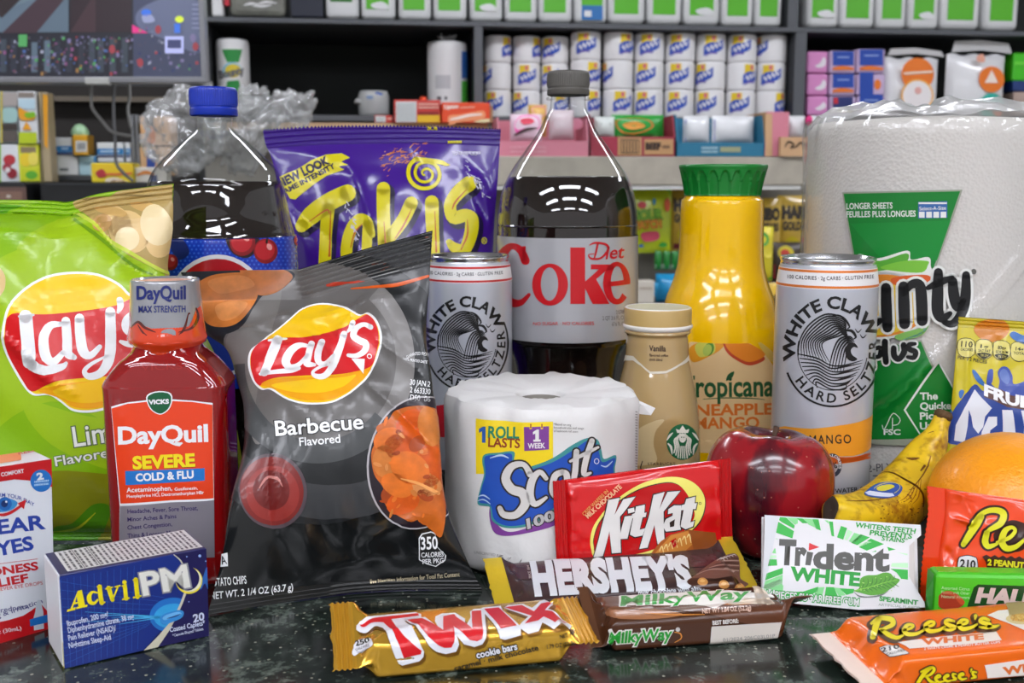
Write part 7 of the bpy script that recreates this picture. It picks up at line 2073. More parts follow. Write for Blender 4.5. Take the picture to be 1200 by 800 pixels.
 for (x, y), nm in zip(spots, names):
  if proto is None:
   o = thing('ceiling_light', 'flat white ceiling lamp over the shop floor, ' + nm, 'ceiling light', (x, y, 1.55), 'ceiling lamps')
   P = Part()
   for q in ((-.62, .62, -.16, -.15), (-.62, .62, .15, .16), (-.62, -.61, -.15, .15), (.61, .62, -.15, .15)):
    box_part(P, Frame((x, y, 1.55), (1, 0, 0), (0, 1, 0), (0, 0, 1)), q[0], q[1], q[2], q[3], -.03, -.001, fm)
   P.build('frame', o)
   P = Part(); box_part(P, Frame((x, y, 1.55), (1, 0, 0), (0, 1, 0), (0, 0, 1)), -.61, .61, -.15, .15, -.024, -.012, lm); P.build('diffuser', o)
   proto = o
  else:
   o = copy_tree(proto); o.location = (x, y, 1.55); o['label'] = 'flat white ceiling lamp over the shop floor, ' + nm
def shelves():
 dk, bk, edge = mat('shelf_dark', '#3a3d41', rough=.45), mat('shelf_back', '#202523', rough=.7), mat('shelf_edge', '#55585d', rough=.4)
 t = thing('shelf_unit', 'dark grey wall shelving with three bays behind the counter', 'shelf', tuple(bg(590, 137)))
 P = Part(); bbox(P, 237, -160, 1330, 146, .56, .02, bk); P.build('back_panel', t)
 def board(y0, y1, x0=236, x1=1330, off=0):
  P = Part()
  a = bg(560, y0, off)[2]; b = bg(560, y1, off)[2]
  l, r = bg(x0, 60, off), bg(x1, 60, off)
  o = l.copy(); o[2] = b
  box_part(P, Frame(o, BE, BN, (0, 0, 1)), 0, (r - l) @ BE, 0, .55, 0, a - b, dk, .002, {'front': edge}); P.build('board', t)
 board(25, 31); board(136, 143)
 for x0, x1 in ((236, 245), (556, 566), (931, 944)):
  P = Part(); z0, z1 = bg(560, 137)[2], bg(560, 31)[2]
  l, r = bg(x0, 90), bg(x1, 90); o = l.copy(); o[2] = z0
  box_part(P, Frame(o, BE, BN, (0, 0, 1)), 0, (r - l) @ BE, .002, .55, 0, z1 - z0, dk, 0, {'front': edge}); P.build('divider', t)
 P = Part(); z0, z1 = bg(560, 25)[2], bg(560, -150)[2]
 l, r = bg(924, 10), bg(936, 10); o = l.copy(); o[2] = z0
 box_part(P, Frame(o, BE, BN, (0, 0, 1)), 0, (r - l) @ BE, .002, .55, 0, z1 - z0, dk, 0, {'front': edge}); P.build('divider', t)
 t2 = thing('display_counter', 'pale wooden ledge of the back display carrying open cartons', 'display', tuple(bg(760, 225, -.32)))
 wd = mat('pale_wood', '#a9a294', rough=.6, vary=.12, vscale=14)
 P = Part(); bbox(P, 330, 183, 943, 217, -.32, .30, wd, .003); P.build('ledge', t2)
 P = Part(); bbox(P, 330, 216.5, 938, 222, -.315, .02, mat('price_rail', '#d4d4d0', rough=.4)); P.build('price_rail', t2)
 P = Part(); bbox(P, 247, 147, 943, 560, -.02, .02, mat('peg_panel', '#8f8b82', rough=.7)); P.build('peg_panel', t2)
 P = Part(); bbox(P, 330, 360, 943, 372, -.30, .28, mat('low_shelf', '#77736c', rough=.5)); P.build('lower_board', t2)
 P = Part(); bbox(P, 330, 372, 943, 618, -.1, .08, mat('kick_panel', '#4a4640', rough=.6)); P.build('lower_panel', t2)
 t3 = thing('wood_shelf', 'tan wooden shelf edge under the empty dark bay', 'shelf', tuple(bg(400, 150, -.12)))
 P = Part(); bbox(P, 250, 144, 572, 152, -.12, .09, mat('tan_wood', '#c3a27e', rough=.6, vary=.1, vscale=12)); P.build('board', t3)
def towel_packs():
 wh = ink('#e3e4e4', rough=.4); gn = ink('#58b81e', rough=.4); dg = ink('#2c7d24', rough=.4); bl = ink('#2370b5', rough=.4)
 xs = [(381, 420), (423, 463), (467, 505), (508, 547), (551, 589), (592, 630), (632, 671), (674, 712), (714, 757), (760, 800), (803, 845), (848, 884), (887, 918), (947, 985), (987, 1027), (1030, 1064), (1067, 1102), (1105, 1151), (1156, 1196)]
 nm = ['first from the left', 'second from the left', 'third from the left', 'fourth from the left', 'fifth from the left', 'sixth from the left', 'seventh from the left', 'the blue tagged one', 'ninth from the left', 'tenth from the left', 'eleventh from the left', 'twelfth from the left', 'last before the post',
  'first after the post', 'second after the post', 'third after the post', 'fourth after the post', 'fifth after the post', 'sixth after the post']
 for i, ((a, b), n) in enumerate(zip(xs, nm)):
  yb = bg_y(bg(560, 25)[2], (a + b) / 2)
  fr, W, H = brect(a, yb - 75, b, yb - .3, .03)
  t = thing('paper_towel_pack', 'white wrapped paper towel pack with green panel on the top shelf, ' + n, 'paper towel', tuple(fr.o), 'paper towel packs on the top shelf')
  P = Part(); box_part(P, fr, 0, W, 0, W * .9, 0, H, wh, W * .16); P.S = [True] * len(P.S)
  m = dg if i == 0 else gn
  yl = yb - (12 if i != 0 else 20)
  w = b - a
  if i == 7:
   bpanel(P, a + w * .2, yb - 60, b - w * .15, yb - 21, .029, gn); bpanel(P, a + w * .2, yb - 21, b - w * .15, yb - 4, .029, bl); bpanel(P, a + w * .28, yb - 15, b - w * .5, yb - 8, .028, wh)
  else:
   bpanel(P, a + w * .14, yb - 62, b - w * .2, yl, .029, m)
   if i % 3 == 1: bshape(P, blob([(a + w * .3, yl - 6), (a + w * .6, yl - 9), (b - w * .22, yl - 5), (b - w * .22, yl), (a + w * .4, yl - 1)]), .026, wh)
  P.build('wrapped_pack', t)
 yb = bg_y(bg(560, 25)[2], 300)
 P = Part(); fr, W, H = bbox(P, 247, yb - 60, 261, yb - .4, .03, .12, wh, .01)
 tag(P.build('tissue_pack', None, fr.o), 'plain white pack at the left end of the top shelf', 'pack')
 t = thing('liner_pack', 'grey shiny pack with pale script on the top shelf beside the navy box', 'pack', tuple(bg(300, yb, .02)))
 P = Part(); fr, W, H = bbox(P, 268, yb - 60, 334, yb - .4, .02, .14, mat('grey_pack', '#77786f', rough=.25, coat=.6, vary=.25, vscale=20), .02)
 for x0, x1, y in ((286, 302, 6), (296, 318, 9), (300, 324, 4)): bshape(P, stroke([(x0, yb - 16 + y * .3), ((x0 + x1) / 2, yb - 22 + y), (x1, yb - 18 + y * .4)], [1, 3, 1]), .018, wh)
 P.build('wrapper', t)
 P = Part(); bbox(P, 263, yb - 24, 268.5, yb - 14, .025, .02, ink('#c8283a')); P.build('red_tab', t)
 P = Part(); fr, W, H = bbox(P, 340, yb - 60, 378, yb - .4, .03, .14, ink('#1d2233', rough=.4), .003)
 tag(P.build('navy_box', None, fr.o), 'dark navy box on the top shelf between grey pack and paper towels', 'box')
def bg_y(z, x, off=0.0):
 lo, hi = -400, 700
 for _ in range(50):
  m = (lo + hi) / 2
  if bg(x, m, off)[2] > z: lo = m
  else: hi = m
 return lo
def small_rolls():
 wh = mat('roll_wrap', '#e9e8e8', rough=.5); ye, bl, pu, pk = ink('#e8c81e'), ink('#2a4fb4'), ink('#6a5bb0'), ink('#d96a7a')
 r = .0515;
 z0 = bg(560, 136)[2] + .001
 def roll_mesh(H, loc, name, r):
  P = Part()
  X, Y, Z = loc
  prof = [(.016, .0), (r * .9, 0), (r * .985, .004), (r, .010), (r, H - .010), (r * .985, H - .003), (r * .93, H), (r * .4, H - .001), (.016, H - .004), (.016, H - .03)]
  revolve(P, X, Y, [(a, b + Z) for a, b in prof], wh, seg=28)
  f = lambda a, z: (X + (r + .0008) * math.sin(a), Y - (r + .0008) * math.cos(a), Z + z)
  def patch(sh, m, e):
   V, F = sh
   P.add([(X + (r + e) * math.sin(p[0]), Y - (r + e) * math.cos(p[0]), Z + p[1] * H) for p in V], F, m, True)
  def rc(a0, a1, b0, b1, n=6):
   V = []; F = []
   for i in range(n + 1):
    a = a0 + (a1 - a0) * i / n; V += [(a, b0), (a, b1)]
   return V, [(2 * i, 2 * i + 2, 2 * i + 3, 2 * i + 1) for i in range(n)]
  patch(rc(-.62, .12, .45, .93), ye, .0006)
  patch(rc(-.2, .02, .74, .9, 2), pk, .001)
  V = []; F = []
  for i in range(13):
   s = i / 12; a = -.72 + 1.35 * s; c = .40 + .28 * s + .05 * math.sin(s * 6.3)
   V += [(a, c - .2), (a, c + .14)]
   if i: F.append((2 * i - 2, 2 * i, 2 * i + 1, 2 * i - 1))
  patch((V, F), bl, .0014)
  V2 = [(a, c - (.07 if k % 2 == 0 else .34)) for k, (a, c) in enumerate(V)]
  patch(([(a, b) for a, b in V2[2:18]], F[:7]), pu, .0011)
  V3 = []; F3 = []
  for i in range(25):
   s = i / 24; a = -.55 + 1.05 * s; c = .41 + .24 * s + .07 * math.sin(s * 26)
   V3 += [(a, c - .05), (a, c + .05)]
   if i: F3.append((2 * i - 2, 2 * i, 2 * i + 1, 2 * i - 1))
  patch((V3, F3), wh, .0018)
  return P.build(name, None, loc)
 proto = {}
 rng = random.Random(3)
 cols = [(583, 0), (617, 0), (650, 0), (686, 1), (724, 1), (760, 1), (796, 1), (832, 1), (868, 1), (903, 1)]
 rot = {(0, 0): 60, (1, 0): 65, (2, 0): -15, (3, 0): 5, (4, 0): 45, (5, 0): 5, (6, 0): 0, (7, 0): 15, (8, 0): 0, (9, 0): -50, (0, 1): -60, (1, 1): 5, (2, 1): -20, (3, 1): 45, (4, 1): -55, (5, 1): -10, (6, 1): 0, (7, 1): -25, (8, 1): 50, (9, 1): 5, (0, 2): -15, (1, 2): -30, (2, 2): 40, (3, 2): 50, (4, 2): 25, (5, 2): -10, (6, 2): -5, (7, 2): -10, (8, 2): 0, (9, 2): 60}
 cn = ['first', 'second', 'third', 'fourth', 'fifth', 'sixth', 'seventh', 'eighth', 'ninth', 'tenth']
 for ci, (x, kind) in enumerate(cols):
  H = .0936 if kind else .0890; r = .0512 if kind else .0466
  for row in range(3):       # 0 = top
   c = bg(x, 90, .085 + (.0 if kind else .03))
   loc = (c[0], c[1], z0 + (2 - row) * (H + .0008))
   if kind not in proto:
    o = roll_mesh(H, loc, 'toilet_roll', r); proto[kind] = o
   else:
    o = proto[kind].copy(); COL.objects.link(o); o.location = loc
   a = math.degrees(math.atan2(loc[0], loc[1]))
   o.rotation_euler = (0, 0, math.radians(rot[(ci, row)] - a))
   tag(o, 'small wrapped toilet roll on the shelf, %s column from the left, %s row' % (cn[ci], ('top', 'middle', 'bottom')[row]), 'toilet roll', 'stacked toilet rolls on the shelf')
def left_bay():
 wh = mat('wrap_white', '#dcdcdc', rough=.4, coat=.3)
 z0 = bg(560, 136)[2] + .001
 def roll(x0, x1, ytop, off, name, label, draw=None, zb=None):
  c = bg((x0 + x1) / 2, 90, off); r = (bg(x1, 90, off) - bg(x0, 90, off)) @ BE / 2
  zt = bg((x0 + x1) / 2, ytop, off)[2]; zb_ = z0 if zb is None else zb
  t = thing(name, label, 'paper towel', (c[0], c[1], zb_))
  S = lathe_surf(c[0], c[1], dense([(r * .9, zb_), (r, zb_ + .01), (r, zt - .012), (r * .96, zt - .002), (r * .8, zt)], .02), 48)
  P = Part(); S.base(P, wh)
  if draw: draw(S)
  S.flush(P); P.build('wrapped_roll', t)
  P = Part(); revolve(P, c[0], c[1], [(r * .8, zt), (r * .5, zt + .004), (r * .22, zt + .003), (.02, zt - .02)], wh, 40); P.build('folded_top', t)
  return t, c, r, zt
 def d1(S):
  gn, ye, bk = ink('#1f8a3a'), ink('#e0c83a'), ink('#2c2c2e')
  S.put(poly([(260, 58), (284, 58), (280, 73), (266, 73)]), gn, 1); S.put(poly([(266, 95), (280, 94), (285, 118), (262, 118)]), gn, 1)
  S.put(disc(272, 82, 11, 9), ink('#7cc0d8'), 2); S.put(disc(273, 83, 9.5, 8), ye, 3); S.put(disc(273, 86, 8, 4), ink('#e8e05a'), 3)
  S.put(text('Bounty', (258, 92), (286, 86), 8.5, .06), bk, 4)
  S.put(text('Bounty', (258, 92), (286, 86), 8.5, .02), ink('#77777a'), 5)
 roll(254, 293, 47, .10, 'paper_towel_roll', 'small paper towel roll with green print on the shelf right of the screen', d1)
 def d2(S):
  S.put(rect(541, 60, 548, 92), ink('#2a63b4'), 1); S.put(rect(541, 95, 548, 120), ink('#4ab53a'), 1)
  S.put(rect(510, 88, 528, 104), ink('#b9babd'), 1); S.put(rect(512, 113, 517, 117), ink('#5a5a5e'), 1); S.put(rect(521, 113, 524, 117), ink('#3a3a3e'), 1)
 t, c, r, zt = roll(501, 548, 50, .12, 'paper_towel_roll', 'tall plain wrapped paper towel roll at the right end of the dark bay', d2)
 P = Part();
 for k in range(7):
  a = k * .9; tube(P, [(c[0], c[1], zt - .005), (c[0] + .02 * math.cos(a), c[1] + .015 * math.sin(a), zt + .015), (c[0] + .035 * math.cos(a + .5), c[1] + .02 * math.sin(a), zt + .022 + .01 * math.sin(k * 2.1))], [.006, .008, .003], clear_film('wisp', (.8, .8, .8), base=.2, white=.3), 6)
 P.build('film_twist', t)
 t = thing('wrapped_roll', 'single small roll in grey film standing alone in the dark bay', 'toilet roll', tuple(bg(438, 137, .06)))
 P = Part(); c = bg(438, 120, .1); r = (bg(456, 110, .1) - bg(420, 110, .1)) @ BE / 2; zt = bg(438, 106, .1)[2]
 revolve(P, c[0], c[1], [(.01, z0), (r * .9, z0), (r, z0 + .012), (r * 1.02, zt - .02), (r * .9, zt - .003), (.01, zt)], mat('grey_film', '#b3b5b4', rough=.3, coat=.5, bump=.4, bscale=40), 32)
 bshape(P, quad((440, 107), (448, 109), (448, 112), (440, 110)), .02, ink('#2f56a8')); bshape(P, quad((429, 112), (437, 112), (437, 116), (430, 116)), .02, ink('#7b93b8'))
 P.build('film_wrap', t)
 P = Part(); q = bg(419, 119, .08); tube(P, [tuple(bg(424, 120, .08)), tuple(bg(418, 118, .08)), tuple(bg(416, 121, .08))], [.012, .009, .004], MATS['grey_film'], 8); P.build('film_end', t)
 def carton(name, label, x0, y0, x1, y1, off, dep, base, prints, cat='box', group=None, bev=.002):
  t = thing(name, label, cat, tuple(bg(x0, y1, off)), group)
  P = Part(); bbox(P, x0, y0, x1, y1, off, dep, base, bev)
  for i, (sh, m) in enumerate(prints): bshape(P, sh, off - .0006 * i, m)
  P.build('carton', t)
  return t
 rd, wt, og, yl, dr = ink('#c8382e'), ink('#d3d6d6'), ink('#e2491c'), ink('#e3b31c'), ink('#8e1f1a')
 carton('tea_box', 'small red and white carton end under the lone wrapped roll', 439, 135, 460, 143.6, -.12, .08, rd, [(rect(440, 136, 452, 143), wt), (fineprint(441, 137, 451, 142.5, 3), ink('#8a9090')), (rect(454, 138, 459, 140), ink('#e6b0a0'))])
 carton('tea_box', 'red carton with a white facts panel and yellow corner at the end of the shelf', 462, 117, 516.5, 143.6, -.14, .10, rd, [(rect(464, 119, 488, 143), wt), (fineprint(465, 121, 487, 142, 8), ink('#7d8484')), (rect(489, 135, 515.5, 143.4), yl), (fineprint(490, 120, 514, 128, 2, .5), ink('#e8b8a8')), (rect(490, 131, 514, 134), dr)])
 t = carton('tea_box', 'orange red tea carton with white wave lettering next to the pink tray', 518, 120, 574, 143.6, -.16, .11, og, [(blob([(526, 136), (540, 134), (556, 131), (567, 130), (568, 138), (555, 141), (538, 143), (527, 146)]), ink('#f09a6a')), (text('Lipton', (521, 127.5), (537, 126.5), 4.5, .05), ink('#f2e2d8')), (stroke([(540, 126), (556, 125.5)], 1.2, 0), ink('#f0b8a0')), (stroke([(528, 140), (538, 138), (550, 135), (564, 134)], [2, 3, 3, 2]), ink('#f6e6dc')), (blob([(556, 142), (572, 139), (573, 143), (560, 143.4)]), ink('#e6d8a8'))])
 P = Part(); bbox(P, 574.5, 124, 577.5, 143.6, -.15, .10, ink('#a9805a')); P.build('side_panel', t)
 P = Part(); c = bg(496, 117, -.08)
 revolve(P, c[0], c[1], [(.0115, c[2] - .001), (.012, c[2] + .004), (.009, c[2] + .009), (.001, c[2] + .0095)], ink('#e2491c'), 16)
 tag(P.build('orange_object', None, (c[0], c[1], c[2])), 'small orange object on top of the red carton', 'object')  # unidentified orange object, given a plain rounded shape
 t = thing('plastic_bag', 'crumpled clear plastic bag behind the cherry cola bottle', 'plastic bag', tuple(bg(260, 200, -.6)))
 from mathutils import noise
 cf = clear_film('bag_film', (.97, .98, .98), base=.10, rough=.10, white=.22, bump=.6, bscale=22)
 for i, (x0, y0, x1, y1, tilt) in enumerate(((172, 103, 262, 200, 0), (248, 112, 318, 200, .4), (278, 100, 313, 160, .2), (308, 108, 360, 172, .6))):
  P = Part(); bm = bmesh.new(); bmesh.ops.create_icosphere(bm, subdivisions=5, radius=1)
  a, b = bg(x0, (y0 + y1) / 2, -.6), bg(x1, (y0 + y1) / 2, -.6); lo, hi = bg((x0 + x1) / 2, y1, -.6), bg((x0 + x1) / 2, y0, -.6)
  W, H = (b - a) @ BE / 2, (hi[2] - lo[2]) / 2; c = (a + b) / 2
  V = []
  for v in bm.verts:
   n = v.co; d = 1 + .34 * noise.noise(n * 1.9 + Vector((i * 7, 0, 0))) + .42 * abs(noise.noise(n * 3.3 + Vector((0, i * 5, 0)))) - .3 * abs(noise.noise(n * 7.5)) + .05 * noise.noise(n * 18)
   s = 1 - .25 * max(0, n.z) if tilt == 0 else 1 + .3 * n.z
   V.append(c + BE * (n.x * W * d * s + tilt * n.z * W * .5) + BN * (n.y * .06 * d) + np.array([0, 0, n.z * H * d * .95]))
  bm.verts.index_update(); F = [tuple(v.index for v in f.verts) for f in bm.faces]; bm.free()
  P.add(V, F, cf); P.build('crumpled_film', t)
def ledge_goods():
 OFF = -.30
 pk, mr, kr, tl, wt, tn = ink('#cf7f90', rough=.6), ink('#9c2f43', rough=.6), ink('#b98f62', rough=.7), ink('#24708f', rough=.6), mat('white_pack', '#dfe0e2', rough=.3, coat=.5, vary=.05, vscale=20), ink('#c9a27a', rough=.7)
 def tray(name, label, x0, x1, ylip, yside, col, dep=.20, sides=True):
  t = thing(name, label, 'carton', tuple(bg(x0, 183, OFF)), 'open cartons on the wooden ledge')
  P = Part(); fr, W, H = brect(x0, ylip, x1, 183, OFF); hs = brect(x0, yside, x1, 183, OFF)[2]
  th = .004
  box_part(P, fr, 0, W, 0, th, 0, H, col); box_part(P, fr, th, W - th, th, dep, 0, th, col); box_part(P, fr, 0, W, dep, dep + th, 0, hs, col)
  for s in (0, W - th):
   q = np.array([(s, 0, 0), (s + th, 0, 0), (s + th, dep, 0), (s, dep, 0), (s, 0, H), (s + th, 0, H), (s, dep, hs), (s + th, dep, hs), (s, .03, hs), (s + th, .03, hs)])
   P.add(fr(q), [(0, 4, 8, 6, 3), (1, 2, 7, 9, 5), (4, 5, 9, 8), (8, 9, 7, 6), (0, 1, 5, 4), (2, 3, 6, 7)], col, False)
  return t, P
 t, P = tray('candy_tray', 'pink cardboard tray of small sweets packs left of the grey capped bottle', 584, 690, 165, 137, pk);
 bshape(P, fineprint(598, 170, 640, 180, 2, .5), OFF - .001, ink('#d99aa6')); P.build('tray', t)
 t, P = tray('noodle_tray', 'dark red cardboard tray marked for beef noodles', 692, 791, 160, 134, mr)
 bshape(P, rect(724, 161, 752, 182), OFF - .001, kr); bshape(P, rect(755, 163, 789, 181), OFF - .001, kr)
 bshape(P, rect(727, 163, 749, 180), OFF - .002, ink('#3a3026'));
 for k in range(6): bshape(P, rect(728 + k * 3.6, 164, 730 + k * 3.6, 179), OFF - .003, kr)
 bshape(P, text('BEEF', (757, 175), (774, 175), 7.5, .06), OFF - .002, ink('#2c1c18')); bshape(P, rect(776, 170, 785, 174), OFF - .002, ink('#7a5a40'))
 P.build('tray', t)
 t, P = tray('white_goods_tray', 'teal cardboard tray of white packs', 793, 896, 167, 134, tl)
 bshape(P, text('Great', (822, 178), (841, 178), 7, .02), OFF - .001, ink('#9fc0cc')) if False else bshape(P, fineprint(822, 171, 841, 180, 2, .6), OFF - .001, ink('#9fc0cc'))
 bshape(P, rect(844, 172, 868, 178), OFF - .001, ink('#9aa07e')); P.build('tray', t)
 def pack(name, label, cat, x0, y0, x1, y1, off, m, prints=(), puff=.25, dep=.05, group=None):
  t = thing(name, label, cat, tuple(bg((x0 + x1) / 2, y1, off)), group)
  P = Part(); fr, W, H = brect(x0, y0, x1, y1, off)
  N, M = 14, 10; V = []; F = []
  for sgn in (-1, 1):
   for i in range(N + 1):
    for j in range(M + 1):
     u, v = i / N, j / M; e = (max(0, math.sin(PI * u)) * max(0, math.sin(PI * v))) ** .45
     V.append((u * W, dep / 2 + sgn * dep / 2 * e, v * H))
  s = (N + 1) * (M + 1)
  for i in range(N):
   for j in range(M):
    a = i * (M + 1) + j; q = (a, a + M + 1, a + M + 2, a + 1); F.append(q); F.append(tuple(k + s for k in q[::-1]))
  P.add(fr(np.array(V)), F, m)
  def on(sh, mm, lay):
   V_, F_ = sh; out = []
   for x, y in V_:
    u = (x - x0) / (x1 - x0); v = (y1 - y) / (y1 - y0)
    e = (max(0, math.sin(PI * min(max(u, 0), 1))) * max(0, math.sin(PI * min(max(v, 0), 1)))) ** .45
    out.append((u * W, dep / 2 - dep / 2 * e - .0015 - .0008 * lay, v * H))
   P.add(fr(np.array(out)), F_, mm)
  for i, (sh, mm) in enumerate(prints): on(sh, mm, i)
  P.build('wrapper', t)
  return t
 pk2, yl, og, gn, dkk = ink('#e65aa8', rough=.3), ink('#e0b25a', rough=.3), ink('#c9731c', rough=.3), ink('#2c9a3a', rough=.3), ink('#4a3a3a')
 pack('sweets_pack', 'pink and white sweets pack tilted in the pink tray', 'sweets', 599, 133, 636, 166, -.27, ink('#ead0de', rough=.3), [(blob([(603, 145), (612, 135), (630, 136), (633, 150), (618, 150), (606, 156)]), pk2), (stroke([(604, 158), (616, 152), (628, 150)], [2, 4, 2]), dkk), (blob([(610, 140), (622, 138), (626, 143), (614, 146)]), ink('#d8284a'))])
 pack('sweets_pack', 'yellow and pink sweets pack next to the bottle neck in the pink tray', 'sweets', 620, 122, 642, 160, -.22, yl, [(blob([(624, 126), (638, 124), (640, 134), (628, 136)]), ink('#e890b0')), (blob([(624, 142), (636, 140), (636, 152), (626, 154)]), ink('#efd6a0'))])
 pack('sweets_pack', 'white pack seen through the neck of the grey capped bottle', 'sweets', 645, 128, 674, 163, -.25, ink('#e0cfd4', rough=.3), [(blob([(650, 140), (680, 138), (682, 150), (652, 152)]), ink('#d88aa0'))])
 pack('noodle_pack', 'silver white noodle pack at the left of the dark red tray', 'noodles', 698, 136, 722, 162, -.26, ink('#d0d6d2', rough=.3), [(rect(704, 144, 716, 146), ink('#9aa6a0'))])
 pack('noodle_pack', 'green and orange noodle pack in the dark red tray', 'noodles', 718, 134, 780, 163, -.24, gn, [(blob([(722, 142), (740, 138), (760, 140), (766, 148), (750, 156), (730, 156)]), og), (blob([(730, 146), (745, 142), (756, 148), (740, 152)]), ink('#e09a3a')), (blob([(726, 156), (750, 158), (770, 156), (768, 161), (730, 161)]), ink('#58b85a'))])
 for i, (a, b) in enumerate(((803, 834), (837, 886))):
  pack('white_pack', 'white wrapped pack at the %s of the teal tray' % ('left', 'right')[i], 'pack', a, 135, b, 168, -.26, wt, [(rect(a + 3, 152, b - 3, 154), ink('#c4c6ca')), (stroke([(a + 2, 140), (a + 2.5, 165)], 1.2, 0), ink('#7d86c0'))], group='white packs in the teal tray')
 t = thing('folded_carton', 'pink and brown standing carton at the right end of the ledge', 'carton', tuple(bg(898, 183, OFF)))
 P = Part(); fr, W, H = brect(897, 131, 924, 183, OFF); box_part(P, fr, 0, W, 0, .2, 0, H, pk, 0, {'left': kr}); bshape(P, rect(897, 133, 905, 183), OFF - .001, tn); P.build('carton', t)
 t = thing('kraft_box', 'brown kraft box with black script at the end of the ledge', 'carton', tuple(bg(916, 183, OFF)))
 P = Part(); bbox(P, 915, 160.5, 958, 183, -.33, .02, tn); bshape(P, stroke([(920, 172), (924, 166), (930, 169), (926, 173), (934, 171), (938, 167), (946, 170), (956, 166)], [1, 2, 1.6, 1, 1.6, 2, 1.6, 1], 4), -.332, ink('#2a211c')); P.build('carton', t)
 for i, (a, b) in enumerate(((925, 946), (950, 992))):
  pack('white_pack', ('white wrapped pack behind the kraft box', 'white wrapped pack partly hidden by the big towel roll')[i], 'pack', a, 135, b, 162, -.25, wt, [])
 P = Part(); c = bg(948, 140, -.26)
 revolve(P, c[0], c[1], [(.001, c[2] - .02), (.009, c[2] - .014), (.012, c[2]), (.008, c[2] + .01), (.001, c[2] + .013)], ink('#d81f7a'), 14)
 tag(P.build('pink_bow', None, c), 'bright pink knot between the white packs', 'bow')
 lime, grn, gold = ink('#c6d81e', rough=.3, coat=.5), ink('#3aa02a', rough=.3), mat('gold_bag', '#d9b440', rough=.28, coat=.6, vary=.15, vscale=16)
 H1 = -.2
 t = pack('sweets_bag', 'yellow green bag of sour sweets hanging beside the grey capped bottle', 'sweets', 738, 219, 789, 297, H1, lime, [(rect(740, 220, 787, 229), ink('#8fd01e', rough=.3)), (text('SOUR', (745, 258), (776, 256), 11, .08), ink('#1f6a1e')), (text('SOUR', (745, 258), (776, 256), 11, .02), ink('#8fce2a')), (text('PATCH', (745, 268), (775, 266), 8.5, .09), ink('#c8481c')), (text('PATCH', (745, 268), (775, 266), 8.5, .02), ink('#f3b030')),
  (blob([(752, 273), (770, 271), (772, 280), (756, 283)]), ink('#d8506a')), (disc(752, 240, 5, 4), ink('#d8453a')), (disc(782, 240, 4, 8), ink('#e0643a')), (disc(766, 236, 2, 4), ink('#2a8ab0')), (disc(778, 287, 5, 3), ink('#3aa03a')), (disc(752, 288, 3, 2), ink('#3a70b0'))])
 def gold_bag(x0, y0, x1, y1, off, label):
  s = y1 - y0; w = x1 - x0
  pack('sweets_bag', label, 'sweets', x0, y0, x1, y1, off, gold, [(text('HARIBO', (x0 + w * .1, y0 + s * .34), (x1 - w * .08, y0 + s * .34), s * .17, .08), ink('#3a2f20')), (text('GOLD-BEARS', (x0 + w * .1, y0 + s * .52), (x1 - w * .1, y0 + s * .52), s * .12, .06), ink('#54462c')),
   (disc(x0 + w * .3, y0 + s * .72, w * .14, s * .10), ink('#d8c41e')), (disc(x0 + w * .62, y0 + s * .7, w * .12, s * .09), ink('#c83a4a')), (disc(x0 + w * .82, y0 + s * .8, w * .1, s * .09), ink('#3aa03a')), (rect(x0 + w * .1, y0 + s * .86, x1 - w * .1, y0 + s * .94), ink('#7a1a24'))], group='gold bags of gummy sweets')
 gold_bag(786, 221, 838, 296, -.16, 'gold bag of gummy sweets between the sour bag and the juice bottle')
 gold_bag(868, 232, 918, 306, -.2, 'gold bag of gummy sweets just right of the juice bottle neck')
 gold_bag(913, 229, 966, 306, -.17, 'gold bag of gummy sweets touching the big towel roll')
 pack('sweets_bag', 'dark bag of gummies with a yellow spot hanging below the gold bags', 'sweets', 905, 284, 948, 334, -.29, ink('#3a3026', rough=.35), [(disc(921, 296, 9, 8), ink('#c9b82a')), (disc(920, 296, 5, 4), ink('#c0392a')), (rect(908, 310, 940, 326), ink('#8e1626'))])
 pack('sweets_bag', 'green and yellow sweets bag low beside the juice bottle', 'sweets', 884, 266, 909, 330, -.35, ink('#d8c82a', rough=.35), [(rect(886, 314, 908, 328), grn), (disc(894, 280, 7, 8), ink('#3a9a3a')), (disc(900, 296, 6, 6), ink('#e0d048'))])
 gold_bag(878, 332, 948, 420, -.37, 'gold bag of gummy sweets lowest at the right of the juice bottle')
 for i, x in enumerate((772, 782, 792)):
  pack('mint_tin', 'green topped small tube hanging below the sour sweets bag, %s of three' % ('left', 'middle', 'right')[i], 'sweets', x - 4, 294, x + 4.5, 316, -.2, ink('#1f7a2e', rough=.3), [(rect(x - 3.5, 310, x + 4, 314), ink('#c8d8c8'))], dep=.02)
 pack('blue_bag', 'bright blue bag on the low shelf between the two tall bottles', 'bag', 773, 322, 812, 355.5, -.25, ink('#1d8fc4', rough=.3, coat=.4), [(blob([(765, 335), (790, 330), (800, 345), (775, 350)]), ink('#3aa6d8'))], dep=.1)
 t = thing('white_box', 'small cream box on the low shelf beside the blue bag', 'box', tuple(bg(747, 361, -.27))); P = Part(); bbox(P, 744, 329, 767, 355.5, -.29, .06, ink('#cdc6ba'), .003); bshape(P, rect(750, 337, 764, 338.5), -.291, ink('#a89a88')); P.build('carton', t)
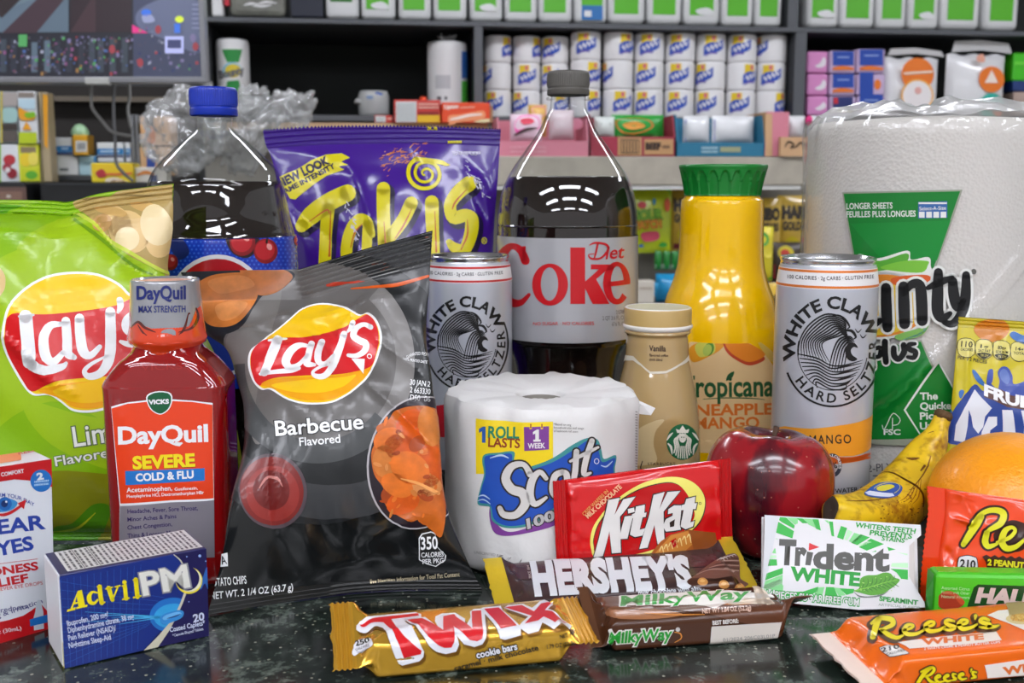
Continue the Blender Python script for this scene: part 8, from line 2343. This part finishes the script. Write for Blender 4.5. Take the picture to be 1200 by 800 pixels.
def right_bay():
 pk, bl, og, wt, nv, lil = ink('#d98cc4', rough=.4), ink('#2148a8', rough=.35), ink('#ec7a24', rough=.4), ink('#e6dfe6'), ink('#1c2a6a'), ink('#cdb6d8')
 rows = ['top', 'middle', 'bottom']
 for i, (y0, y1) in enumerate(((60, 85.5), (86.5, 111.5), (112.5, 135.4))):
  t = thing('pad_pack', 'pink soft pack with white wing shape right of the post, %s of its stack' % rows[i], 'pack', tuple(bg(940, y1, .03)), 'pink packs')
  P = Part(); x0 = 946
  bbox(P, x0, y0, x0 + 24.5, y1, .03, .14, pk, .008)
  bshape(P, blob([(x0 + 9, y1 - 8), (x0 + 15, y1 - 12), (x0 + 19, y0 + 7), (x0 + 22, y0 + 10), (x0 + 21, y1 - 9), (x0 + 15, y1 - 6)]), .028, wt)
  P.build('wrapper', t)
  for j, (xa, xb) in enumerate(((973, 1002.5), (1004.5, 1037))):
   y0b = y0 - (2 if j == 0 else 4);
   t = thing('pad_pack', 'blue and orange soft pack in the %s column, %s of its stack' % (('left', 'right')[j], rows[i]), 'pack', tuple(bg(xa, y1, .02)), 'blue packs')
   P = Part(); bbox(P, xa, max(y0b + 1.2, y0 + .2 if i else 0), xb, y1, .02, .13, lil, .006)
   if i == 1 and j == 1:
    bshape(P, rect(xa + 3, y0b + 2, xa + 19, y1 - 1), .018, bl); bshape(P, disc(xa + 24, (y0 + y1) / 2, 4, 6), .018, og)
   elif i == 2 and j == 0:
    bshape(P, rect(xa + 3, y0b + 3, xb - 3, y1 - 9), .018, nv); bshape(P, rect(xa + 4, y0b + 4, xa + 9, y0b + 11), .017, ink('#c8283a')); bshape(P, stroke([(xa + 3, y1 - 6), (xb - 4, y1 - 5)], [3, 4], 0), .017, ink('#e0c83a'))
   else:
    bshape(P, rect(xa + 3, y0b + 2, xb - 2, y1 - 9), .018, bl); bshape(P, stroke([(xa + 4, y1 - 5), (xa + 14, y1 - 6), (xb - 3, y1 - 5)], [3, 5, 3]), .017, og)
    bshape(P, stroke([(xa + 9, y0b + 9), (xb - 8, y0b + 9)], 1.6, 0), .017, ink('#8fa6dc'))
   P.build('wrapper', t)
 wm = mat('cotton_bag', '#e4e4e6', rough=.3, coat=.6, bump=.5, bscale=18); te = ink('#2fb3a0')
 def bagw(name, label, x0, y0, x1, y1, off, prints, flap):
  t = thing(name, label, 'bag', tuple(bg((x0 + x1) / 2, y1, off)), 'clear bags of white pads')
  P = Part(); fr, W, H = brect(x0, y0, x1, y1, off); N, M = 20, 16; V = []; F = []
  rr = random.Random(len(label))
  for sgn in (-1, 1):
   for i in range(N + 1):
    for j in range(M + 1):
     u, v = i / N, j / M; e = (max(0, math.sin(PI * u)) ** .5 * max(0, math.sin(PI * min(1, v * .9 + .1))) ** .35)
     V.append((u * W, .05 + sgn * .05 * e, v * H + (.004 * math.sin(u * 17) if j == M else 0)))
  s = (N + 1) * (M + 1)
  for i in range(N):
   for j in range(M):
    a = i * (M + 1) + j; q = (a, a + M + 1, a + M + 2, a + 1); F.append(q); F.append(tuple(k + s for k in q[::-1]))
  P.add(fr(np.array(V)), F, wm)
  for k, (sh, m) in enumerate(prints): bshape(P, sh, off - .003 - .001 * k, m)
  P.build('filled_bag', t)
  P = Part(); q = [(x0 - 1, y0 - 1), (x0 + (x1 - x0) * .5, y0 - 3), (x1 + 1, y0 + 1), (x1 - 3, y0 - flap + 3), (x0 + (x1 - x0) * .5, y0 - flap - 1), (x0 + 3, y0 - flap)]
  V, F = poly(q); n = len(V)
  A = [bg(x, y, off + .045) for x, y in V]; B = [bg(x, y, off + .052) for x, y in V]
  P.add(A + B, [tuple(f) for f in F] + [tuple(a + n for a in f[::-1]) for f in F] + [(i, (i + 1) % n, n + (i + 1) % n, n + i) for i in range(n)], clear_film('flap_film', (.95, .95, .95), base=.15, rough=.1, white=.45), False); P.build('film_flap', t)
 c = lambda x, y, r: disc(x, y, r, r * 1.02)
 bagw('cotton_pad_bag', 'clear bag of white pads with an orange disc over a white disc', 1041, 66, 1106, 135, .0, [(c(1075.5, 87, 19), og), (c(1075, 112, 19), ink('#f0b04a')), (c(1075, 112, 17), ink('#ece6e6')), (stroke([(1060, 86), (1092, 84)], 3, 0), ink('#f4d8c0')), (c(1076, 106, 4), ink('#e8b0a8'))], 9)
 bagw('cotton_pad_bag', 'taller clear bag with an orange disc over a teal disc', 1116, 62, 1185, 135, .0, [(c(1162, 93, 15), og), (c(1162, 124, 14.5), te), (poly([(1154, 97), (1170, 97), (1162, 82)]), ink('#f4e4d8')), (disc(1159, 126, 4.5, 3.5), ink('#e8683a')), (disc(1169, 132, 5, 4), ink('#e07a4a')), (blob([(1145, 66), (1152, 63), (1154, 72), (1146, 72)]), ink('#e8a890'))], 14)
 t = thing('green_pack', 'bright green pack over a blue stripe at the right edge of the shelf', 'pack', tuple(bg(1188, 110, .06)))
 P = Part(); bbox(P, 1187, 62, 1240, 95, .06, .1, ink('#46c41e', rough=.35), .006); bshape(P, rect(1189, 72, 1225, 76), .058, ink('#6ad83a')); bshape(P, rect(1187, 95.5, 1240, 106), .058, ink('#1d3a78')); bbox(P, 1187, 95, 1240, 107, .06, .1, ink('#1d3a78', rough=.35), .002); P.build('wrapper', t)
 t = thing('tan_pack', 'pale tan pack under the green pack at the right edge', 'pack', tuple(bg(1188, 141, .06)))
 P = Part(); bbox(P, 1187, 108, 1240, 135.5, .06, .1, ink('#b9a296', rough=.5), .004); bshape(P, rect(1192, 122, 1230, 124), .058, ink('#d8ccc4')); P.build('wrapper', t)
def screen():
 Y = 2.55
 a, b = at(-60, 97, Y), at(242, 97, Y); top = at(100, -70, Y).z
 fr = Frame((a.x, Y, a.z), (1, 0, 0), (0, 1, 0), (0, 0, 1)); W = b.x - a.x; H = top - a.z
 t = thing('hanging_monitor', 'flat screen with silver frame showing a mosaic of shop camera pictures', 'monitor', (a.x + W / 2, Y, a.z))
 fm = mat('monitor_frame', '#8f9095', rough=.35, metal=.3)
 P = Part(); e = .012
 for q in ((0, W, 0, e * 1.15), (0, W, H - e, H), (0, e, e, H - e), (W - e, W, e, H - e)):
  box_part(P, fr, q[0], q[1], 0, .03, q[2], q[3], fm, .002)
 bezel = P.build('bezel', t)
 P = Part(); box_part(P, fr, e * .6, W - e * .6, .012, .05, e * .8, H - e * .6, mat('monitor_back', '#17181a', rough=.5)); P.build('housing', t)
 P = Part()
 rng = random.Random(11)
 def em(c, s=.55): return mat('screen_%s' % c, c, rough=.3, emit=s)
 def cell(x0, y0, x1, y1, m, k=1):
  p = [at(x, y, Y) for x, y in ((x0, y1), (x1, y1), (x1, y0), (x0, y0))]
  P.add([(q.x, Y + .0115 - .0004 * k, q.z) for q in p], [(0, 1, 2, 3)], m, False)
 def shp(s, m, k=2):
  V, F = s; P.add([(lambda q: (q.x, Y + .0115 - .0004 * k, q.z))(at(x, y, Y)) for x, y in V], F, m, False)
 base = [em('#1d2027'), em('#2c2f3a'), em('#38404a'), em('#51606e'), em('#3a2c34')]
 cell(-57, -66, 237, 92, base[0], 0)
 cell(-57, -66, 78, 37, em('#5a6a75')); shp(poly([(-57, 37), (78, -20), (78, 37)]), base[3], 2); shp(poly([(0, 38), (40, 38), (80, -10), (70, -30)]), base[4], 3); shp(poly([(0, 20), (30, -10), (20, -40), (-30, 0)]), em('#2a2326'), 3)
 cell(80, -66, 152, 37, em('#2a2026')); shp(poly([(80, 37), (110, -10), (110, 37)]), em('#3a2a30'), 2)
 cell(154, -66, 237, 92, em('#3a3f55')); shp(blob([(162, 10), (200, -5), (235, 5), (236, 60), (190, 45), (160, 30)]), em('#59607a'), 2)
 shp(poly([(153, 28), (172, 38), (153, 38)]), em('#c8307a'), 3)
 cell(-57, 38, 153, 92, em('#22232c'))
 cols = [em(c) for c in ('#46629c', '#8e3a42', '#4a8e54', '#6f688c', '#8f92a4', '#55443c', '#7a4a72', '#3f4054', '#5a5d70', '#4a3438', '#2c365a', '#8a683c')]
 for i in range(260):
  x, y = rng.uniform(-55, 152), rng.uniform(41, 84); s = rng.uniform(1, 3.6)
  m = cols[rng.choice([0, 3, 4, 5, 7, 8, 8, 9, 7, 10, 6, 1, 2, 11, 3, 7])]
  shp(rect(x, y, x + s, y + s * rng.uniform(.6, 1.5)), m, 3 + i % 5)
 for i in range(16):
  x = -55 + i * 13 + rng.uniform(-2, 2)
  if x < 145: shp(rect(x, 42 + rng.uniform(0, 8), x + 7, 84), base[rng.randrange(1, 4)], 2)
 for i in range(70):
  x, y = rng.uniform(156, 234), rng.uniform(30, 86); s = rng.uniform(1, 4)
  shp(rect(x, y, x + s, y + s), cols[rng.choice([0, 1, 3, 4, 7, 8, 10, 2, 7, 10])], 3 + i % 5)
 shp(rect(192, 42, 214, 62), em('#a9aedc'), 9); shp(rect(195, 46, 211, 56), em('#3a3f66'), 10)
 shp(disc(209, 22, 5, 4), em('#c8d83a'), 9); shp(rect(203, 27, 210, 38), em('#3a6ac8'), 9); shp(disc(170, 14, 6, 4), em('#3a6ac8'), 9); shp(blob([(165, 18), (175, 16), (180, 24), (168, 26)]), em('#8a90b0'), 9)
 for x, y, c in ((184, 34, 1), (163, 73, 1), (130, 57, 1), (228, 54, 1), (225, 44, 3)): shp(disc(x, y, 3.5, 5), cols[c], 10)
 shp(rect(20, 40, 30, 54), cols[2], 10)
 for k in range(6): shp(rect(224, 4 + k * 5.5, 233, 5.5 + k * 5.5), em('#7d82a0'), 10)
 P.build('display', t)
 P = Part(); box_part(P, Frame((-.9, Y + .06, 0), (1, 0, 0), (0, 1, 0), (0, 0, 1)), -.03, .03, 0, .05, a.z + H * .5, 1.549, mat('mount_black', '#1c1d1f', rough=.4)); P.build('ceiling_arm', t)
 P = Part(); p = at(114, 97, Y)
 box_part(P, Frame((p.x, Y - .004, p.z), (1, 0, 0), (0, 1, 0), (0, 0, 1)), -.028, .028, 0, .02, -.004, .012, mat('chrome_tab', '#c9cac6', rough=.3, metal=.5), .002); P.build('base_tab', bezel)
 cb = mat('cable_grey', '#8c8c8a', rough=.5)
 for i, (pts, nm) in enumerate((([(107, 95), (107, 118), (109, 128), (120, 142), (131, 154), (145, 158), (153, 159)], 'left'), ([(134, 98), (133, 130), (135, 165), (136, 190), (144, 202), (156, 212)], 'middle'), ([(151, 96), (152, 112), (150, 130), (154, 150)], 'right'))):
  P = Part(); P3 = [tuple(at(x, y, 2.62 + .03 * i)) for x, y in pts]
  tube(P, spl([np.array(p) for p in P3], 6, False), .004, cb if i != 1 else mat('cable_dark', '#6f7073', rough=.5), 8)
  tag(P.build('power_cord', None, P3[-1]), 'thin grey cable hanging under the screen, %s of the three' % nm, 'cable', 'cables under the screen')
def left_goods():
 """shelf of boxes below the screen"""
 OFF = -.35
 dk = mat('shelf_low_dark', '#1d1b19', rough=.6)
 t = thing('low_shelf', 'dark low shelf holding boxes below the screen', 'shelf', tuple(bg(60, 212, OFF)))
 P = Part(); bbox(P, -90, 100, 234, 330, .1, .02, mat('dark_back', '#26221f', rough=.7)); P.build('back_panel', t)
 P = Part(); bbox(P, -90, 205.5, 168, 212, OFF, .42, dk, .002, {'front': mat('grey_lip', '#3b3e40', rough=.4)}); P.build('board', t)
 P = Part(); bbox(P, 40, 113, 232, 119, .04, .05, mat('rail_brown', '#6a6154', rough=.5)); P.build('rail', t)
 st = mat('post_grey', '#8a8d92', rough=.4, metal=.4)
 P = Part()
 for x in (154.5, 159.5): bbox(P, x, 134, x + 3.5, 207, OFF + .02, .05, st)
 P.build('post', t)
 t = thing('till_box', 'black box with a framed photo below the tea boxes', 'box', tuple(bg(20, 300, -.6)))
 P = Part(); bbox(P, -70, 213, 36, 420, -.6, .15, mat('till_black', '#1a1c1f', rough=.35), .004); P.build('case', t)
 P = Part(); bbox(P, -70, 219, 31, 246, -.604, .004, mat('till_photo', '#6b5048', rough=.4)); bshape(P, rect(-60, 224, 26, 243), -.606, ink('#8a6a5c')); bshape(P, disc(10, 230, 3, 2, 0, 10), -.608, ink('#d0c4ba')); P.build('photo', t)
 t = thing('black_case', 'dark glossy case under the middle of the low shelf', 'box', tuple(bg(100, 300, -.55)))
 P = Part(); bbox(P, 52, 214, 190, 420, -.55, .2, mat('case_black', '#131518', rough=.3), .004); bbox(P, 54, 214.5, 185, 217, -.556, .01, mat('case_line', '#2b2f33', rough=.3)); P.build('case', t)
 def carton(name, label, x0, y0, x1, y1, off, dep, base, prints, group=None, cat='box'):
  t = thing(name, label, cat, tuple(bg(x0, y1, off)), group)
  P = Part(); bbox(P, x0, y0, x1, y1, off, dep, base, .002)
  for i, (sh, m) in enumerate(prints): bshape(P, sh, off - .0006 * i, m)
  P.build('carton', t); return t
 G = 'tea boxes stacked below the screen'
 yl, wt, gy, br, gn, og, bl, rd = ink('#d8c41e'), ink('#d9dde0'), ink('#8d9696'), ink('#3d3530'), ink('#7fb81e'), ink('#e6a01c'), ink('#2a7ab8'), ink('#b8323a')
 O2 = -.46
 carton('tea_box', 'grey and black tea box, upper left of the stack at the left edge', -22, 107, 20.3, 168, O2, .1, gy, [(rect(2, 108, 20, 124), ink('#a8a09c')), (blob([(3, 128), (19, 128), (19, 142), (4, 142)]), ink('#9fc4c0')), (rect(2, 145, 20, 152), br), (rect(3, 153, 20, 166), ink('#59514c')), (rect(1, 107, 2.5, 168), yl)], G)
 carton('tea_box', 'yellow and white tea box, upper right of the stack at the left edge', 21.8, 107, 43, 168, O2, .1, wt, [(rect(21, 108, 40, 114), ink('#8a8078')), (rect(22, 116, 41, 128), ink('#b9d4e0')), (blob([(22, 126), (30, 130), (40, 133), (40, 140), (24, 140)]), og), (blob([(29, 133), (40, 131), (41, 137), (32, 138)]), gn), (poly([(26, 152), (31, 142), (37, 152)]), og), (rect(22, 155, 43, 168), ink('#b8cc1e'))], G)
 carton('tea_box', 'white tea box with red fruit, lower left of the stack at the left edge', -22, 169, 22, 213, O2, .1, wt, [(rect(-3, 169, 1, 213), gn), (disc(11, 187, 7, 6), rd), (disc(8, 196, 5, 5), ink('#a03040')), (disc(14, 203, 6, 6), ink('#8e1a2a')), (disc(9, 199, 3, 3), ink('#e0d8d8'))], G)
 carton('tea_box', 'yellow tea box with lemons, lower right of the stack at the left edge', 22, 169, 45.5, 213, O2, .1, ink('#d8dc3a'), [(rect(24, 172, 42, 179), ink('#8a7a5a')), (disc(30, 187, 7, 8), ink('#e8cc2a')), (disc(39, 186, 6, 8), ink('#e8d85a')), (rect(24, 197, 46, 212), ink('#c8d21e')), (disc(37, 205, 7, 5), ink('#5aa82a'))], G)
 t = carton('cardboard_display', 'tan and yellow cardboard stand beside the stack of tea boxes', 48, 108, 58, 213, O2 + .01, .06, ink('#a89878'), [(poly([(50, 110), (56, 112), (56, 175), (52, 170)]), og), (rect(48, 108, 50, 213), ink('#8d8064'))])
 carton('medicine_carton', 'white carton with a blue stripe, upper one left of the yellow carton', 60, 161, 84.5, 183, OFF, .09, wt, [(rect(61, 171, 85, 178), bl), (rect(61, 178.5, 85, 181), ink('#1d2f6a')), (rect(72, 173, 80, 175), ink('#b9d4e8'))])
 carton('medicine_carton', 'plain white carton on the low shelf under the blue striped carton', 60, 183.5, 91, 205.3, OFF, .09, ink('#cfd1d1'), [(rect(70, 197, 80, 200), ink('#6f7376'))])
 carton('medicine_carton', 'pale blue carton below the yellow carton', 93, 182.5, 113, 205.3, OFF + .01, .09, ink('#a9cbd4'), [(rect(97, 190, 107, 191.5), ink('#7fa8b4')), (rect(110, 183, 113, 190), bl)])
 for i, (a, b) in enumerate(((114, 144.5), (147, 153))):
  carton('medicine_carton', ('white and blue carton right of the yellow carton', 'narrow white and blue carton against the grey post')[i], a, 167, b, 190, OFF + .01, .09, wt, [(rect(a, 174, b, 181), bl), (rect(a, 182, b, 184), ink('#1d2f6a')), (stroke([(a + 4, 177.5), (b - 5, 177)], 2, 0), ink('#b9d4e8'))])
 carton('medicine_carton', 'white carton behind the yellow bread box', 116, 190.6, 152, 205.3, OFF + .015, .08, ink('#cfd4d4'), [])
 t = thing('yellow_carton', 'small yellow carton with a white barcode label standing on the white cartons', 'box', tuple(bg(84, 182, -.40)))
 P = Part(); bbox(P, 85.5, 158, 103, 181.6, -.36, .07, ink('#e0a81a'), .002, {'right': ink('#a87c1a')}); bshape(P, rect(88.5, 165, 102, 178), -.36, ink('#dfe0dc'))
 for k in range(4): bshape(P, rect(91 + k * 2.4, 167, 92.2 + k * 2.4, 175), -.362, ink('#7a8086'))
 P.build('carton', t)
 P = Part(); c = bg(94, 158, -.33)
 revolve(P, c[0], c[1], [(.024, c[2] - .001), (.025, c[2] + .008), (.019, c[2] + .02), (.012, c[2] + .028), (.002, c[2] + .031)], mat('pale_green', '#9cc49a', rough=.3, coat=.5), 20)
 tag(P.build('bottle_top', None, c), 'pale green rounded bottle top on the yellow carton', 'bottle')
 carton('bread_mix_box', 'yellow box with bread picture in front of the low shelf', 107, 191, 156.5, 213.7, -.5, .08, ink('#e8d21e'), [(rect(108, 192, 156, 203), ink('#ecc81e')), (blob([(112, 202), (120, 198), (125, 206), (116, 208)]), rd), (stroke([(124, 204), (140, 204), (154, 203)], [2, 2.6, 2]), ink('#e06a3a')), (blob([(123, 212), (126, 209), (136, 208), (148, 212), (153, 212.5), (140, 213), (126, 213)]), ink('#e9dcc6')), (blob([(129, 213), (134, 211), (143, 211), (147, 213), (140, 213.2), (131, 213)]), ink('#8a5a34')), (blob([(134, 212), (140, 210), (144, 212), (139, 213)]), ink('#dcc3a0'))])
 carton('candy_box', 'white pack with orange print between yellow box and cherry cola', 158, 196, 196, 213.7, -.48, .06, ink('#e2ddd2'), [(stroke([(161, 205), (170, 202), (180, 204)], [2, 4, 2]), ink('#e08a3a')), (rect(176, 205, 184, 213), ink('#3a4a7a'))])
 for i, (y0, y1, m, p) in enumerate(((136, 171, ink('#e0b284'), [(rect(170, 148, 182, 168), ink('#d8741c')), (rect(171, 138, 180, 147), ink('#8a8a88'))]), (172, 206, ink('#cfa67a'), [(rect(172, 176, 182, 196), ink('#2a4a9a')), (rect(174, 180, 180, 186), ink('#d8d8dc'))]))):
  carton('snack_carton', ('tan carton with an orange panel right of the grey post', 'tan carton with a blue panel right of the grey post')[i], 164.5, y0, 200, y1 - .7, OFF, .1, m, p)
def light_and_camera():
 w = bpy.data.worlds.new('shop_world'); SC.world = w; w.use_nodes = True
 bgn = w.node_tree.nodes['Background']; bgn.inputs[0].default_value = (.88, .88, .90, 1); bgn.inputs[1].default_value = .5
 cd = bpy.data.cameras.new('camera'); co = bpy.data.objects.new('camera', cd); COL.objects.link(co)
 co.location = (0, 0, CH); co.rotation_euler = (PI / 2 - PITCH, 0, 0)
 cd.sensor_width = 36; cd.lens = FPX / 1200 * 36; cd.clip_start = .02
 cd.dof.use_dof = True; cd.dof.focus_distance = .60; cd.dof.aperture_fstop = 17
 SC.camera = co
 SC.view_settings.view_transform = 'Standard'; SC.view_settings.look = 'None'; SC.view_settings.exposure = EXPO; SC.view_settings.gamma = 1
 SC.view_settings.use_curve_mapping = False
 SC.cycles.use_denoising = True
 SC.cycles.max_bounces = 10; SC.cycles.transparent_max_bounces = 24; SC.cycles.caustics_reflective = False; SC.cycles.caustics_refractive = False
 SC.cycles.sample_clamp_indirect = 6
EXPO = 0.2
place(); shelves(); towel_packs(); small_rolls(); left_bay(); ledge_goods(); right_bay(); screen(); left_goods()
lime_bag(); bbq_bag(); purple_bag(); fruit_pouch()
diet_cola(); cherry_cola(); cans(); juice(); coffee(); syrup(); toilet_roll(); towel_roll()
pain_box(); eye_box(); gum_pack(); mint_stick()
gold_bar(); caramel_bar(); almond_bar(); white_cups(); wafer_bar(); peanut_cups()
apple(); orange(); banana()
light_and_camera()
